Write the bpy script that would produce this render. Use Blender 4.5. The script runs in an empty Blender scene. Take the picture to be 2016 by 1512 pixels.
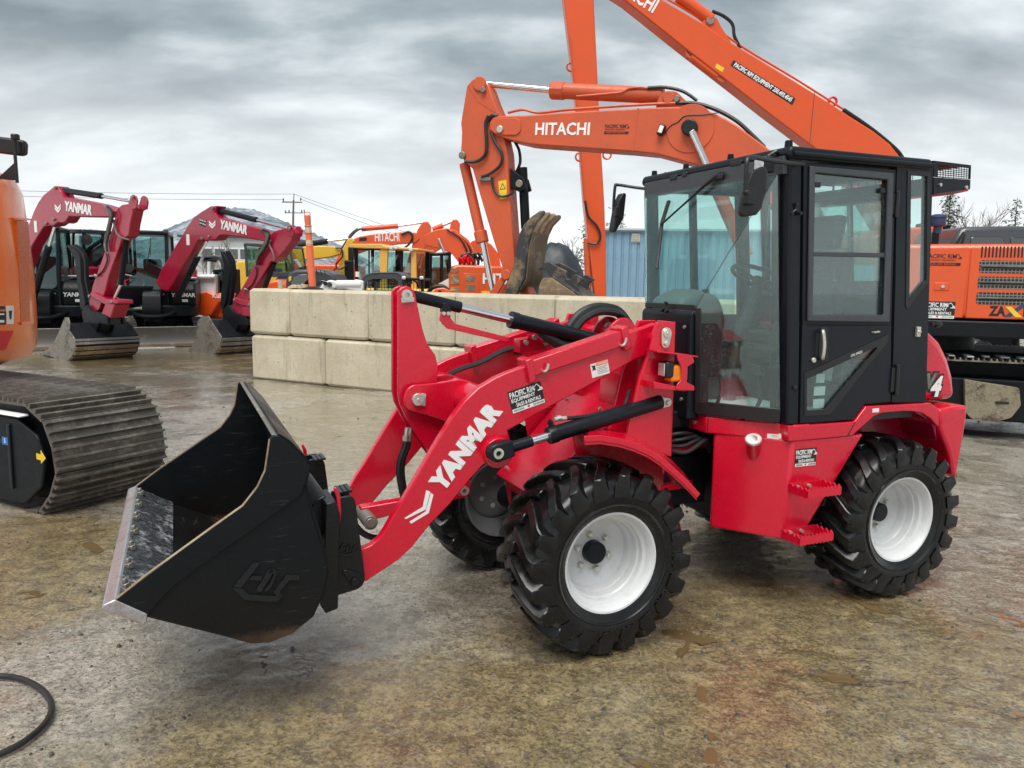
import bpy, bmesh, math, random
from mathutils import Vector, Matrix, Euler
R = math.radians
random.seed(7)
sc = bpy.context.scene

# ------------------------------------------------------------------ camera
CAM_H, PITCH, ROLL, FPX = 1.78, R(7.6), R(0.94), 1514.0
cam = bpy.data.cameras.new('camera')
cam_o = bpy.data.objects.new('camera', cam)
sc.collection.objects.link(cam_o)
cam_o.matrix_world = Matrix.Translation((0, 0, CAM_H)) @ Matrix.Rotation(R(90) - PITCH, 4, 'X') @ Matrix.Rotation(ROLL, 4, 'Z')
cam.sensor_width = 36.0
cam.lens = FPX / 2016 * 36
cam.clip_start, cam.clip_end = 0.05, 12000
sc.camera = cam_o

# ------------------------------------------------------------------ sky, sun, exposure
SUN_EL, SUN_AZ = R(64), R(194)          # azimuth clockwise from +Y: high behind the photographer, a little to the left
w = bpy.data.worlds.new('World'); sc.world = w; w.use_nodes = True
nt = w.node_tree; nt.nodes.clear()
def N(t, **k):
    n = nt.nodes.new(t)
    for a, b in k.items(): setattr(n, a, b)
    return n
lk = lambda a, b: nt.links.new(a, b)
sky = N('ShaderNodeTexSky'); sky.sky_type = 'NISHITA'; sky.sun_disc = False
sky.sun_elevation, sky.sun_rotation = SUN_EL, SUN_AZ
tc = N('ShaderNodeTexCoord'); sep = N('ShaderNodeSeparateXYZ'); lk(tc.outputs['Generated'], sep.inputs[0])
zc = N('ShaderNodeMath', operation='MAXIMUM'); lk(sep.outputs['Z'], zc.inputs[0]); zc.inputs[1].default_value = 0.0
za = N('ShaderNodeMath', operation='ADD'); lk(zc.outputs[0], za.inputs[0]); za.inputs[1].default_value = 0.34
dx = N('ShaderNodeMath', operation='DIVIDE'); lk(sep.outputs['X'], dx.inputs[0]); lk(za.outputs[0], dx.inputs[1])
dy = N('ShaderNodeMath', operation='DIVIDE'); lk(sep.outputs['Y'], dy.inputs[0]); lk(za.outputs[0], dy.inputs[1])
cmb = N('ShaderNodeCombineXYZ'); lk(dx.outputs[0], cmb.inputs[0]); lk(dy.outputs[0], cmb.inputs[1])
n1 = N('ShaderNodeTexNoise'); n1.inputs['Scale'].default_value = 2.7; n1.inputs['Detail'].default_value = 9; n1.inputs['Roughness'].default_value = 0.51; n1.inputs['Distortion'].default_value = 0.12
mp = N('ShaderNodeMapping'); mp.inputs['Location'].default_value = (3.1, 5.2, 0); mp.inputs['Scale'].default_value = (0.85, 1.5, 1)
lk(cmb.outputs[0], mp.inputs[0]); lk(mp.outputs[0], n1.inputs['Vector'])
cr = N('ShaderNodeValToRGB'); lk(n1.outputs['Fac'], cr.inputs[0])
e = cr.color_ramp.elements
e[0].position, e[0].color = 0.36, (1.95, 2.35, 2.6, 1)
e[1].position, e[1].color = 0.70, (6.4, 6.9, 7.1, 1)
m = e.new(0.51); m.color = (3.2, 3.7, 3.95, 1)
# thinner, brighter cloud low over the horizon (seen edge-on the layer lets more light through)
hz = N('ShaderNodeMapRange'); lk(sep.outputs['Z'], hz.inputs[0])
hz.inputs[1].default_value, hz.inputs[2].default_value, hz.inputs[3].default_value, hz.inputs[4].default_value = 0.03, 0.27, 0.92, 0.0
hp = N('ShaderNodeMath', operation='POWER'); lk(hz.outputs[0], hp.inputs[0]); hp.inputs[1].default_value = 1.1
mixh = N('ShaderNodeMix', data_type='RGBA'); lk(hp.outputs[0], mixh.inputs[0]); lk(cr.outputs[0], mixh.inputs[6]); mixh.inputs[7].default_value = (8.9, 9.1, 9.2, 1)
mixs = N('ShaderNodeMix', data_type='RGBA'); mixs.inputs[0].default_value = 0.96; lk(sky.outputs[0], mixs.inputs[6]); lk(mixh.outputs[2], mixs.inputs[7])
bg = N('ShaderNodeBackground'); bg.inputs[1].default_value = 0.050; lk(mixs.outputs[2], bg.inputs[0])
wo = N('ShaderNodeOutputWorld'); lk(bg.outputs[0], wo.inputs[0])
sun = bpy.data.lights.new('sun', 'SUN'); sun.energy = 1.5; sun.angle = R(40); sun.color = (1, 0.97, 0.92)
sun_o = bpy.data.objects.new('sun', sun); sc.collection.objects.link(sun_o)
sd = Vector((math.sin(SUN_AZ) * math.cos(SUN_EL), math.cos(SUN_AZ) * math.cos(SUN_EL), math.sin(SUN_EL)))
sun_o.rotation_euler = sd.to_track_quat('Z', 'Y').to_euler(); sun_o.location = sd * 30
sc.cycles.transparent_max_bounces = 48; sc.cycles.adaptive_threshold = .02; sc.cycles.max_bounces = 8; sc.cycles.glossy_bounces = 4; sc.cycles.diffuse_bounces = 3
sc.view_settings.view_transform = 'Standard'; sc.view_settings.look = 'None'
sc.view_settings.exposure = 1.45; sc.view_settings.gamma = 1.0; sc.view_settings.use_curve_mapping = False

# ------------------------------------------------------------------ measuring frames (photo pixel -> metres on a chosen plane of a machine)
_r = Vector((1, 0, 0)); _f = Vector((0, math.cos(PITCH), -math.sin(PITCH))); _u = _r.cross(_f)
CR = _r * math.cos(ROLL) + _u * math.sin(ROLL); CU = -_r * math.sin(ROLL) + _u * math.cos(ROLL); CF = _f
CC = Vector((0, 0, CAM_H))
def ray(x, y): return CF + CR * ((x - 1008) / FPX) + CU * ((756 - y) / FPX)
def gnd(x, y, z=0.0):
    d = ray(x, y); return CC + d * ((z - CAM_H) / d.z)
def far(x, y, dist):
    d = ray(x, y); return CC + d * (dist / d.y)
class Fr:
    """a machine's own frame: origin on the ground, x along yaw, y to its left, z up"""
    def __init__(s, o, yaw):
        s.o = Vector(o); s.yaw = R(yaw)
        s.x = Vector((math.cos(s.yaw), math.sin(s.yaw), 0)); s.y = Vector((-s.x.y, s.x.x, 0))
    def loc(s, p): v = p - s.o; return Vector((v.dot(s.x), v.dot(s.y), v.z))
    def xz(s, px, py, y=0.0):
        d = ray(px, py); t = (s.o + s.y * y - CC).dot(s.y) / d.dot(s.y); q = s.loc(CC + d * t); return (q.x, q.z)
    def yz(s, px, py, x=0.0):
        d = ray(px, py); t = (s.o + s.x * x - CC).dot(s.x) / d.dot(s.x); q = s.loc(CC + d * t); return (q.y, q.z)
    def P(s, pts, y=0.0): return [s.xz(a, b, y) for a, b in pts]
    def p3(s, px, py, y=0.0): a = s.xz(px, py, y); return Vector((a[0], y, a[1]))
    def q3(s, px, py, x=0.0): a = s.yz(px, py, x); return Vector((x, a[0], a[1]))

# ------------------------------------------------------------------ object helpers
COL = sc.collection
def tag(o, label=None, cat=None, group=None, kind=None):
    if label: o['label'] = label
    if cat: o['category'] = cat
    if group: o['group'] = group
    if kind: o['kind'] = kind
    return o
def empty(name, loc=(0, 0, 0), rz=0.0):
    o = bpy.data.objects.new(name, None); COL.objects.link(o); o.location = loc; o.rotation_euler = (0, 0, rz); o.empty_display_size = 0.2
    return o
def thing(name, fr, label, cat, group=None):
    return tag(empty(name, fr.o, fr.yaw), label, cat, group)
def copy_tree(o, parent=None):
    c = o.copy(); COL.objects.link(c); c.parent = parent
    for ch in o.children: copy_tree(ch, c)
    return c
def rnd2(pts, r, n=3):
    """round the corners of a 2-D outline"""
    out = []; k = len(pts)
    for i in range(k):
        p = Vector(pts[i]); a = Vector(pts[i - 1]); b = Vector(pts[(i + 1) % k])
        da, db = (a - p), (b - p); la, lb = da.length, db.length
        rr = min(r, la * .45, lb * .45)
        if rr < 1e-5: out.append(tuple(p)); continue
        s, t = p + da.normalized() * rr, p + db.normalized() * rr
        for j in range(n + 1):
            u = j / n; out.append(tuple(s * (1 - u) ** 2 + p * 2 * u * (1 - u) + t * u * u))
    return out
def spline(pts, n=6, closed=False):
    P = [Vector(p) for p in pts]; out = []; k = len(P)
    rng = range(k) if closed else range(k - 1)
    for i in rng:
        p0 = P[i - 1] if (i > 0 or closed) else P[0]; p1 = P[i]; p2 = P[(i + 1) % k]; p3 = P[(i + 2) % k] if (i + 2 < k or closed) else P[-1]
        for j in range(n):
            t = j / n
            out.append(.5 * ((2 * p1) + (p2 - p0) * t + (2 * p0 - 5 * p1 + 4 * p2 - p3) * t * t + (3 * p1 - p0 - 3 * p2 + p3) * t ** 3))
    if not closed: out.append(P[-1])
    return out
class MB:
    def __init__(s): s.v = []; s.f = []; s.mi = []
    def _add(s, vs, fs):
        b = len(s.v); s.v += [tuple(v) for v in vs]; s.f += [tuple(i + b for i in f) for f in fs]; return s
    def box(s, c, d, M=None):
        c = Vector(c); hx, hy, hz = d[0] / 2, d[1] / 2, d[2] / 2
        vs = [Vector((x, y, z)) for x in (-hx, hx) for y in (-hy, hy) for z in (-hz, hz)]
        if M is not None: vs = [M @ v for v in vs]
        vs = [v + c for v in vs]
        return s._add(vs, [(0, 1, 3, 2), (4, 6, 7, 5), (0, 4, 5, 1), (2, 3, 7, 6), (0, 2, 6, 4), (1, 5, 7, 3)])
    def prism(s, pts, a, b, ax='y'):
        """extrude a 2-D outline; ax = the axis it is extruded along"""
        area = sum(pts[i - 1][0] * pts[i][1] - pts[i][0] * pts[i - 1][1] for i in range(len(pts)))
        if area < 0: pts = pts[::-1]
        f = {'y': lambda p, t: (p[0], t, p[1]), 'x': lambda p, t: (t, p[0], p[1]), 'z': lambda p, t: (p[0], p[1], t)}[ax]
        n = len(pts); lo, hi = min(a, b), max(a, b)
        vs = [f(p, lo) for p in pts] + [f(p, hi) for p in pts]
        fs = [tuple(range(n)), tuple(range(2 * n - 1, n - 1, -1))] + [(i, i + n, (i + 1) % n + n, (i + 1) % n) for i in range(n)]
        if ax != 'y': fs = [g[::-1] for g in fs]
        return s._add(vs, fs)
    def ring(s, out, inn, a, b, ax='y'):
        """frame between two outlines with the same number of points"""
        f = {'y': lambda p, t: (p[0], t, p[1]), 'x': lambda p, t: (t, p[0], p[1]), 'z': lambda p, t: (p[0], p[1], t)}[ax]
        n = len(out)
        vs = [f(p, t) for L in (out, inn) for t in (a, b) for p in L]  # oa ob ia ib
        fs = []
        for i in range(n):
            j = (i + 1) % n
            fs += [(i, j, j + 2 * n, i + 2 * n), (i + n, i + 3 * n, j + 3 * n, j + n), (i, i + n, j + n, j), (i + 2 * n, j + 2 * n, j + 3 * n, i + 3 * n)]
        return s._add(vs, fs)
    def cyl(s, p0, p1, r0, r1=None, n=16, cap=True):
        p0, p1 = Vector(p0), Vector(p1); r1 = r0 if r1 is None else r1
        q = (p1 - p0).to_track_quat('Z', 'Y'); vs = []
        for p, r in ((p0, r0), (p1, r1)):
            vs += [p + q @ Vector((r * math.cos(2 * math.pi * i / n), r * math.sin(2 * math.pi * i / n), 0)) for i in range(n)]
        fs = [(i, (i + 1) % n, (i + 1) % n + n, i + n) for i in range(n)]
        if cap: fs += [tuple(range(n - 1, -1, -1)), tuple(range(n, 2 * n))]
        return s._add(vs, fs)
    def lathe(s, prof, o, axis, n=32, closed=False):
        """prof = (radius, distance along the axis)"""
        q = Vector(axis).to_track_quat('Z', 'Y'); o = Vector(o); k = len(prof); vs = []
        for r, h in prof:
            vs += [o + q @ Vector((r * math.cos(2 * math.pi * i / n), r * math.sin(2 * math.pi * i / n), h)) for i in range(n)]
        fs = []
        for a in range(k if closed else k - 1):
            b = (a + 1) % k
            fs += [(a * n + i, a * n + (i + 1) % n, b * n + (i + 1) % n, b * n + i) for i in range(n)]
        return s._add(vs, fs)
    def tube(s, path, r, n=8, cap=True):
        P = [Vector(p) for p in path]; k = len(P); vs = []; fs = []
        rr = r if isinstance(r, (list, tuple)) else [r] * k
        t = (P[1] - P[0]).normalized(); q = t.to_track_quat('Z', 'Y')
        for i in range(k):
            t2 = (P[min(i + 1, k - 1)] - P[max(i - 1, 0)]).normalized()
            q = t.rotation_difference(t2) @ q; t = t2
            vs += [P[i] + q @ Vector((rr[i] * math.cos(2 * math.pi * j / n), rr[i] * math.sin(2 * math.pi * j / n), 0)) for j in range(n)]
        for i in range(k - 1):
            fs += [(i * n + j, i * n + (j + 1) % n, (i + 1) * n + (j + 1) % n, (i + 1) * n + j) for j in range(n)]
        if cap: fs += [tuple(range(n - 1, -1, -1)), tuple((k - 1) * n + j for j in range(n))]
        return s._add(vs, fs)
    def sheet(s, prof, a, b, th, ax='y'):
        """bent sheet metal: an open 2-D line, given a thickness, extruded"""
        P = [Vector(p) for p in prof]; L = []; Rr = []
        for i, p in enumerate(P):
            t = (P[min(i + 1, len(P) - 1)] - P[max(i - 1, 0)]).normalized(); nn = Vector((-t.y, t.x)) * th
            L.append(tuple(p)); Rr.append(tuple(p + nn))
        return s.prism(L + Rr[::-1], a, b, ax)
    def poly(s, pts): return s._add(pts, [tuple(range(len(pts)))])
    def mesh(s, name, smooth=35):
        me = bpy.data.meshes.new(name); me.from_pydata(s.v, [], s.f); me.validate()
        bm = bmesh.new(); bm.from_mesh(me); bmesh.ops.recalc_face_normals(bm, faces=bm.faces); bm.to_mesh(me); bm.free()
        if smooth:
            me.shade_smooth()
            me.set_sharp_from_angle(angle=R(smooth))
        return me
    def build(s, name, mat, parent=None, bevel=0.0, smooth=35, seg=2, label=None):
        me = s.mesh(name, smooth); me.materials.append(mat)
        o = bpy.data.objects.new(name, me); COL.objects.link(o); o.parent = parent
        if bevel:
            b = o.modifiers.new('bevel', 'BEVEL'); b.width = bevel; b.segments = seg; b.limit_method = 'ANGLE'; b.angle_limit = R(38); b.use_clamp_overlap = True
        if label: o['label'] = label
        return o
def circ(cx, cy, r, n=16, a0=0.0, a1=2 * math.pi):
    full = abs(a1 - a0 - 2 * math.pi) < 1e-6
    return [(cx + r * math.cos(a0 + (a1 - a0) * i / (n if full else n - 1)), cy + r * math.sin(a0 + (a1 - a0) * i / (n if full else n - 1))) for i in range(n)]
_dg = None
def text(name, s, size, mat, parent, o, ux, uz, ext=0.0008, bold=0.0, shear=0.0, align='CENTER', width=None, space=1.0):
    """lettering as a thin mesh lying in the plane spanned by ux (reading direction) and uz (up)"""
    cu = bpy.data.curves.new(name, 'FONT'); cu.body = s; cu.size = size; cu.extrude = ext; cu.offset = bold; cu.shear = shear
    cu.align_x = align; cu.align_y = 'CENTER'; cu.resolution_u = 2; cu.space_character = space
    t = bpy.data.objects.new(name, cu); COL.objects.link(t)
    dg = bpy.context.evaluated_depsgraph_get(); me = bpy.data.meshes.new_from_object(t.evaluated_get(dg))
    bpy.data.objects.remove(t); bpy.data.curves.remove(cu)
    ux = Vector(ux).normalized(); uz = Vector(uz); uz = (uz - ux * uz.dot(ux)).normalized(); n = ux.cross(uz)
    kx = 1.0
    if width and len(me.vertices):
        xs = [v.co.x for v in me.vertices]; kx = width / (max(xs) - min(xs))
    M = Matrix((ux, uz, n)).transposed().to_4x4(); M.translation = Vector(o)
    me.transform(M @ Matrix.Diagonal((kx, 1, 1, 1)))
    me.name = name; me.materials.clear(); me.materials.append(mat)
    ob = bpy.data.objects.new(name, me); COL.objects.link(ob); ob.parent = parent
    return ob

# ------------------------------------------------------------------ materials
MT = {}
def mk(name):
    m = bpy.data.materials.new(name); m.use_nodes = True; t = m.node_tree
    b = t.nodes['Principled BSDF']; MT[name] = m
    return m, t, b
def nd(t, ty, ins=None, **k):
    n = t.nodes.new(ty)
    for a, v in k.items(): setattr(n, a, v)
    for a, v in (ins or {}).items():
        if hasattr(v, 'is_output') or isinstance(v, bpy.types.NodeSocket): t.links.new(v, n.inputs[a])
        else: n.inputs[a].default_value = v
    return n
def ramp(t, fac, stops):
    n = t.nodes.new('ShaderNodeValToRGB'); t.links.new(fac, n.inputs[0]); el = n.color_ramp.elements
    while len(el) < len(stops): el.new(0.5)
    for q, (p, c) in zip(el, stops): q.position = p; q.color = c if len(c) == 4 else (*c, 1)
    return n.outputs[0]
def noise(t, vec, scale, detail=4, rough=0.55, dist=0.0):
    return nd(t, 'ShaderNodeTexNoise', {'Vector': vec, 'Scale': scale, 'Detail': detail, 'Roughness': rough, 'Distortion': dist}).outputs['Fac']
def mixc(t, f, a, b, mode='MIX'):
    n = nd(t, 'ShaderNodeMix', data_type='RGBA', blend_type=mode)
    for i, v in ((0, f), (6, a), (7, b)):
        if isinstance(v, bpy.types.NodeSocket): t.links.new(v, n.inputs[i])
        else: n.inputs[i].default_value = v if not isinstance(v, tuple) or len(v) == 4 else (*v, 1)
    return n.outputs[2]
def mth(t, op, a, b=0.0, clamp=False):
    n = nd(t, 'ShaderNodeMath', operation=op, use_clamp=clamp)
    for i, v in ((0, a), (1, b)):
        if isinstance(v, bpy.types.NodeSocket): t.links.new(v, n.inputs[i])
        else: n.inputs[i].default_value = v
    return n.outputs[0]
def mrange(t, v, a, b, c=0.0, d=1.0):
    n = nd(t, 'ShaderNodeMapRange', {0: v, 1: a, 2: b, 3: c, 4: d}); return n.outputs[0]
def coords(t, kind='Object'): return t.nodes.new('ShaderNodeTexCoord').outputs[kind]
def bump(t, b, h, strength=0.3, dist=0.01):
    n = nd(t, 'ShaderNodeBump', {'Height': h, 'Strength': strength, 'Distance': dist}); t.links.new(n.outputs[0], b.inputs['Normal']); return n

def paint(name, col, rough=0.3, coat=0.4, dirt=0.12, dcol=(0.16, 0.13, 0.09), drops=0.0, fade=0.06, spec=.5):
    m, t, b = mk(name); v = coords(t)
    a = noise(t, v, 2.3, 6, .62); f = noise(t, v, 14, 5, .7)
    c = mixc(t, mrange(t, a, .3, .75, 0, fade * 2), (*col, 1), tuple(min(1, x * .55 + .03) for x in col) + (1,))
    d = mth(t, 'MULTIPLY', mrange(t, f, .52, .78), mrange(t, a, .42, .68), True)
    c = mixc(t, mth(t, 'MULTIPLY', d, dirt), c, (*dcol, 1))
    t.links.new(c, b.inputs['Base Color'])
    r = mrange(t, f, .3, .7, rough * .8, rough * 1.35); t.links.new(r, b.inputs['Roughness'])
    b.inputs['Specular IOR Level'].default_value = spec
    b.inputs['Coat Weight'].default_value = coat; b.inputs['Coat Roughness'].default_value = .12
    if drops:
        vo = nd(t, 'ShaderNodeTexVoronoi', {'Vector': v, 'Scale': 55.0, 'Randomness': 1.0})
        h = mrange(t, vo.outputs['Distance'], .0, .24, 1, 0)
        vs = nd(t, 'ShaderNodeSeparateColor', {0: vo.outputs['Color']}).outputs[0]
        h = mth(t, 'MULTIPLY', h, mth(t, 'GREATER_THAN', vs, .62))
        bump(t, b, h, drops, .004)
    else:
        bump(t, b, f, .05, .004)
    return m
def plain(name, col, rough=0.5, metal=0.0, var=0.25, scale=9.0, bmp=0.1):
    m, t, b = mk(name); v = coords(t); f = noise(t, v, scale, 5, .65)
    c = mixc(t, mrange(t, f, .3, .7), tuple(x * (1 - var) for x in col) + (1,), tuple(min(1, x * (1 + var)) for x in col) + (1,))
    t.links.new(c, b.inputs['Base Color']); b.inputs['Metallic'].default_value = metal
    t.links.new(mrange(t, f, .3, .7, rough * .8, min(1, rough * 1.25)), b.inputs['Roughness'])
    if bmp: bump(t, b, f, bmp, .004)
    return m
def worn(name, col, wear, rough=.5, amt=.5, scale=3.0, metal=0.0, bmp=.25):
    """steel paint worn and muddied in patches"""
    m, t, b = mk(name); v = coords(t)
    a = noise(t, v, scale, 8, .68, .4); f = noise(t, v, scale * 9, 5, .7)
    k = mrange(t, mth(t, 'ADD', mth(t, 'MULTIPLY', a, .75), mth(t, 'MULTIPLY', f, .25)), .62 - .24 * amt, .70 - .16 * amt)
    c = mixc(t, k, (*col, 1), (*wear, 1))
    c = mixc(t, mrange(t, f, .35, .7, 0, .35), c, tuple(x * .45 for x in wear) + (1,))
    t.links.new(c, b.inputs['Base Color']); b.inputs['Metallic'].default_value = metal
    t.links.new(mrange(t, f, .3, .7, rough * .75, min(1, rough * 1.3)), b.inputs['Roughness'])
    bump(t, b, f, bmp, .006); b.inputs['Specular IOR Level'].default_value = .35
    return m
RED = paint('loader_red_paint', (.60, .001, .024), .25, .45, .04, drops=.4, spec=.45)
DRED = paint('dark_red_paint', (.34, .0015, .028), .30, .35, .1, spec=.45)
ORANGE = paint('orange_paint', (.72, .085, .009), .34, .25, .3, dcol=(.22, .07, .03), fade=.12)
FORANGE = paint('faded_orange_paint', (.62, .095, .026), .45, .1, .75, dcol=(.20, .07, .035), fade=.22)
BORANGE = paint('bright_orange_paint', (.90, .17, .006), .22, .5, .05, drops=.2)
YELLOW = paint('yellow_paint', (.72, .42, .03), .4, .2, .3)
CREAMY = paint('cab_yellow_paint', (.78, .43, .09), .4, .2, .15)
CHAR = paint('charcoal_paint', (.0065, .0090, .0130), .34, .05, .2, dcol=(.03, .033, .037), drops=.3, spec=.22)
DCHAR = paint('dark_charcoal_paint', (.0055, .0075, .0100), .42, .0, .3, dcol=(.03, .03, .03), spec=.2)
GREYP = paint('grey_paint', (.045, .05, .058), .45, .1, .3)
WHITEP = paint('white_paint', (.74, .75, .75), .38, .25, .25, dcol=(.3, .27, .22))
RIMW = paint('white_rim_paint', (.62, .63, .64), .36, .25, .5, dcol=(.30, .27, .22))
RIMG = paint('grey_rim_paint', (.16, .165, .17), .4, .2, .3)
BLACK = plain('black_plastic', (.008, .008, .009), .42, 0, .3, 20, .12)
RUBBER = plain('hose_rubber', (.014, .014, .015), .45, 0, .3, 30, .1)
CHROME = plain('chrome_rod', (.78, .79, .80), .16, 1.0, .08, 14, .0)
ALU = plain('polished_aluminium', (.86, .86, .86), .3, .6, .05, 20, 0)
ZINC = plain('zinc_steel', (.62, .60, .54), .38, .75, .18, 40, .08)
STEEL = worn('worn_steel', (.30, .28, .25), (.16, .13, .10), .42, .5, 5, .5)
TRACKM = worn('track_steel', (.13, .115, .10), (.31, .28, .24), .36, .55, 6, .45, .4)
TRACKB = worn('black_track_rubber', (.02, .02, .021), (.13, .12, .10), .55, .35, 5, 0, .3)
GREYSTEEL = worn('muddy_grey_steel', (.17, .165, .155), (.36, .33, .27), .45, .5, 3, .3)
BLKSTEEL = worn('black_bucket_paint', (.012, .014, .017), (.055, .040, .030), .36, .22, 2.2, 0, .2)
MUDDY = worn('blue_black_muddy_steel', (.03, .038, .05), (.28, .20, .12), .5, .55, 2.4, .1, .4)
MUDB = worn('brown_muddy_steel', (.20, .135, .085), (.40, .32, .21), .6, .5, 3, 0, .5)
WHITE = plain('white_lettering', (.82, .82, .82), .45, 0, .03, 5, 0)
BLACKL = plain('black_lettering', (.012, .012, .014), .5, 0, .1, 5, 0)
DBLUE = plain('blue_plastic', (.03, .05, .12), .35, 0, .2, 8)
CREAM = plain('cream_sticker', (.78, .78, .76), .5, 0, .05, 12, 0)
YELS = plain('yellow_sticker', (.80, .55, .03), .5, 0, .08, 12, 0)
REDS = plain('red_sticker', (.60, .01, .02), .45, 0, .08, 12, 0)
ORS = plain('orange_sticker', (.80, .20, .03), .45, 0, .08, 12, 0)
SEATM = plain('seat_vinyl', (.022, .022, .024), .6, 0, .2, 30, .2)
CONS = plain('cab_console_plastic', (.045, .05, .05), .55, 0, .1, 15)
LCONS = plain('pale_cab_plastic', (.13, .145, .14), .55, 0, .08, 15)
MATW = plain('snow_dusted_floor_mat', (.70, .71, .71), .7, 0, .12, 18, .3)
AMBER = plain('amber_lens', (.85, .22, .01), .18, 0, .15, 60, .2)
LENS = plain('lamp_lens', (.62, .63, .64), .12, .6, .25, 90, .4)
SNOW = plain('snow', (.80, .82, .85), .7, 0, .06, 12, .3)
def glass(name, tint, refl=.10, drops=0.0, haze=0.0):
    m = bpy.data.materials.new(name); m.use_nodes = True; t = m.node_tree; t.nodes.clear(); MT[name] = m
    tr = nd(t, 'ShaderNodeBsdfTransparent', {0: (*tint, 1)}); gl = nd(t, 'ShaderNodeBsdfGlossy', {0: (.92, .97, .97, 1), 1: .03})
    ge = nd(t, 'ShaderNodeNewGeometry'); ca = mth(t, 'ABSOLUTE', nd(t, 'ShaderNodeVectorMath', {0: ge.outputs['Incoming'], 1: ge.outputs['Normal']}, operation='DOT_PRODUCT').outputs['Value'])
    f = mth(t, 'ADD', mth(t, 'MULTIPLY', mth(t, 'POWER', mth(t, 'SUBTRACT', 1.0, ca, True), 5.0), 1 - refl), refl, True)
    sh = nd(t, 'ShaderNodeMixShader', {0: f, 1: tr.outputs[0], 2: gl.outputs[0]}).outputs[0]
    if drops or haze:
        v = coords(t); vo = nd(t, 'ShaderNodeTexVoronoi', {'Vector': v, 'Scale': 75.0}); vo2 = nd(t, 'ShaderNodeTexVoronoi', {'Vector': v, 'Scale': 160.0})
        big = noise(t, v, 3.0, 3, .6); st = noise(t, nd(t, 'ShaderNodeMapping', {'Vector': v, 'Scale': (9, 9, 1.2)}).outputs[0], 3.0, 4, .6)
        a = mrange(t, vo.outputs['Distance'], .12, .22, 1, 0); a = mth(t, 'MULTIPLY', a, mth(t, 'GREATER_THAN', nd(t, 'ShaderNodeSeparateColor', {0: vo.outputs['Color']}).outputs[0], .45))
        c = mrange(t, vo2.outputs['Distance'], .16, .30, 1, 0); c = mth(t, 'MULTIPLY', c, mth(t, 'GREATER_THAN', nd(t, 'ShaderNodeSeparateColor', {0: vo2.outputs['Color']}).outputs[1], .4))
        k = mth(t, 'MULTIPLY', mth(t, 'MAXIMUM', a, c), mth(t, 'MULTIPLY', mrange(t, big, .35, .65, .25, 1), drops))
        k = mth(t, 'ADD', k, mth(t, 'MULTIPLY', mrange(t, st, .40, .75, .35, 1), haze), True)
        df = nd(t, 'ShaderNodeBsdfDiffuse', {0: (.62, .80, .78, 1)}); tl = nd(t, 'ShaderNodeBsdfTranslucent', {0: (.55, .74, .72, 1)})
        dd = nd(t, 'ShaderNodeMixShader', {0: .5, 1: df.outputs[0], 2: tl.outputs[0]}).outputs[0]
        sh = nd(t, 'ShaderNodeMixShader', {0: k, 1: sh, 2: dd}).outputs[0]
    o = nd(t, 'ShaderNodeOutputMaterial', {0: sh})
    return m
GLASS = glass('wet_tinted_glass', (.84, .96, .94), .085, .45, .04)
GLASSD = glass('machine_window_glass', (.66, .80, .78), .10)
GLASSC = glass('clear_cab_glass', (.86, .93, .92), .06)
GLASSK = glass('dark_vehicle_glass', (.06, .09, .10), .12)
# ================================================================== ground
GND, t, b = mk('wet_yard_ground')
v = coords(t)
big = noise(t, v, .20, 5, .55, .6); mid = noise(t, v, 1.1, 8, .66, .4); fin = noise(t, v, 9, 8, .74, .2); grit = noise(t, v, 60, 5, .75)
wet = mth(t, 'ADD', mth(t, 'MULTIPLY', big, .7), mth(t, 'MULTIPLY', mid, .6))
wetm = mrange(t, wet, .54, .76)
dry = mixc(t, mrange(t, fin, .34, .66), (.23, .195, .135, 1), (.45, .40, .31, 1))
wetc = mixc(t, mrange(t, fin, .34, .66), (.085, .062, .026, 1), (.26, .198, .092, 1))
# brown silt and the loader's dark reflection, painted as brown ellipses (centre x, y, radius x, y)
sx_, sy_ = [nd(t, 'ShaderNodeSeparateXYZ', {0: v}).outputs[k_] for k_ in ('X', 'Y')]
silt_refl = None
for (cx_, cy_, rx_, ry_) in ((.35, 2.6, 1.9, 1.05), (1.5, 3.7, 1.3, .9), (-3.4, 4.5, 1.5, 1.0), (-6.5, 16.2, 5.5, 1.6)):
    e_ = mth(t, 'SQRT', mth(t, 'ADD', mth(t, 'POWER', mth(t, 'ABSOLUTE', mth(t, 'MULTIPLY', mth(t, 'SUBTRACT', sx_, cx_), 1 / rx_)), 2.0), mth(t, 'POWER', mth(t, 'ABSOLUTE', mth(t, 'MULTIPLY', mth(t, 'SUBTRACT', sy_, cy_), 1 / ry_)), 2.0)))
    e_ = mth(t, 'SUBTRACT', 1.45, mth(t, 'ADD', e_, mth(t, 'MULTIPLY', mth(t, 'SUBTRACT', mid, .5), 1.6))); silt_refl = e_ if silt_refl is None else mth(t, 'MAXIMUM', silt_refl, e_)
silt_refl_m = mrange(t, silt_refl, .12, .62)
fin2 = mth(t, 'ADD', mth(t, 'MULTIPLY', fin, .55), mth(t, 'MULTIPLY', noise(t, v, 38, 5, .75), .45))
dry = mixc(t, mrange(t, fin2, .42, .58), (.26, .236, .19, 1), (.66, .62, .54, 1))
wetc = mixc(t, mrange(t, fin2, .42, .58), (.125, .090, .037, 1), (.45, .35, .165, 1))
col = mixc(t, mth(t, 'MAXIMUM', mth(t, 'MULTIPLY', wetm, .55), silt_refl_m), dry, wetc)  # grey ground is lightened for sky sheen, against the painted brown reflection
rust = mth(t, 'MULTIPLY', mth(t, 'MULTIPLY', mrange(t, noise(t, nd(t, 'ShaderNodeMapping', {'Vector': v, 'Location': (4, 9, 0)}).outputs[0], .55, 6, .65, .5), .50, .66), .38), mrange(t, silt_refl_m, 0, 1, .5, 1))
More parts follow.
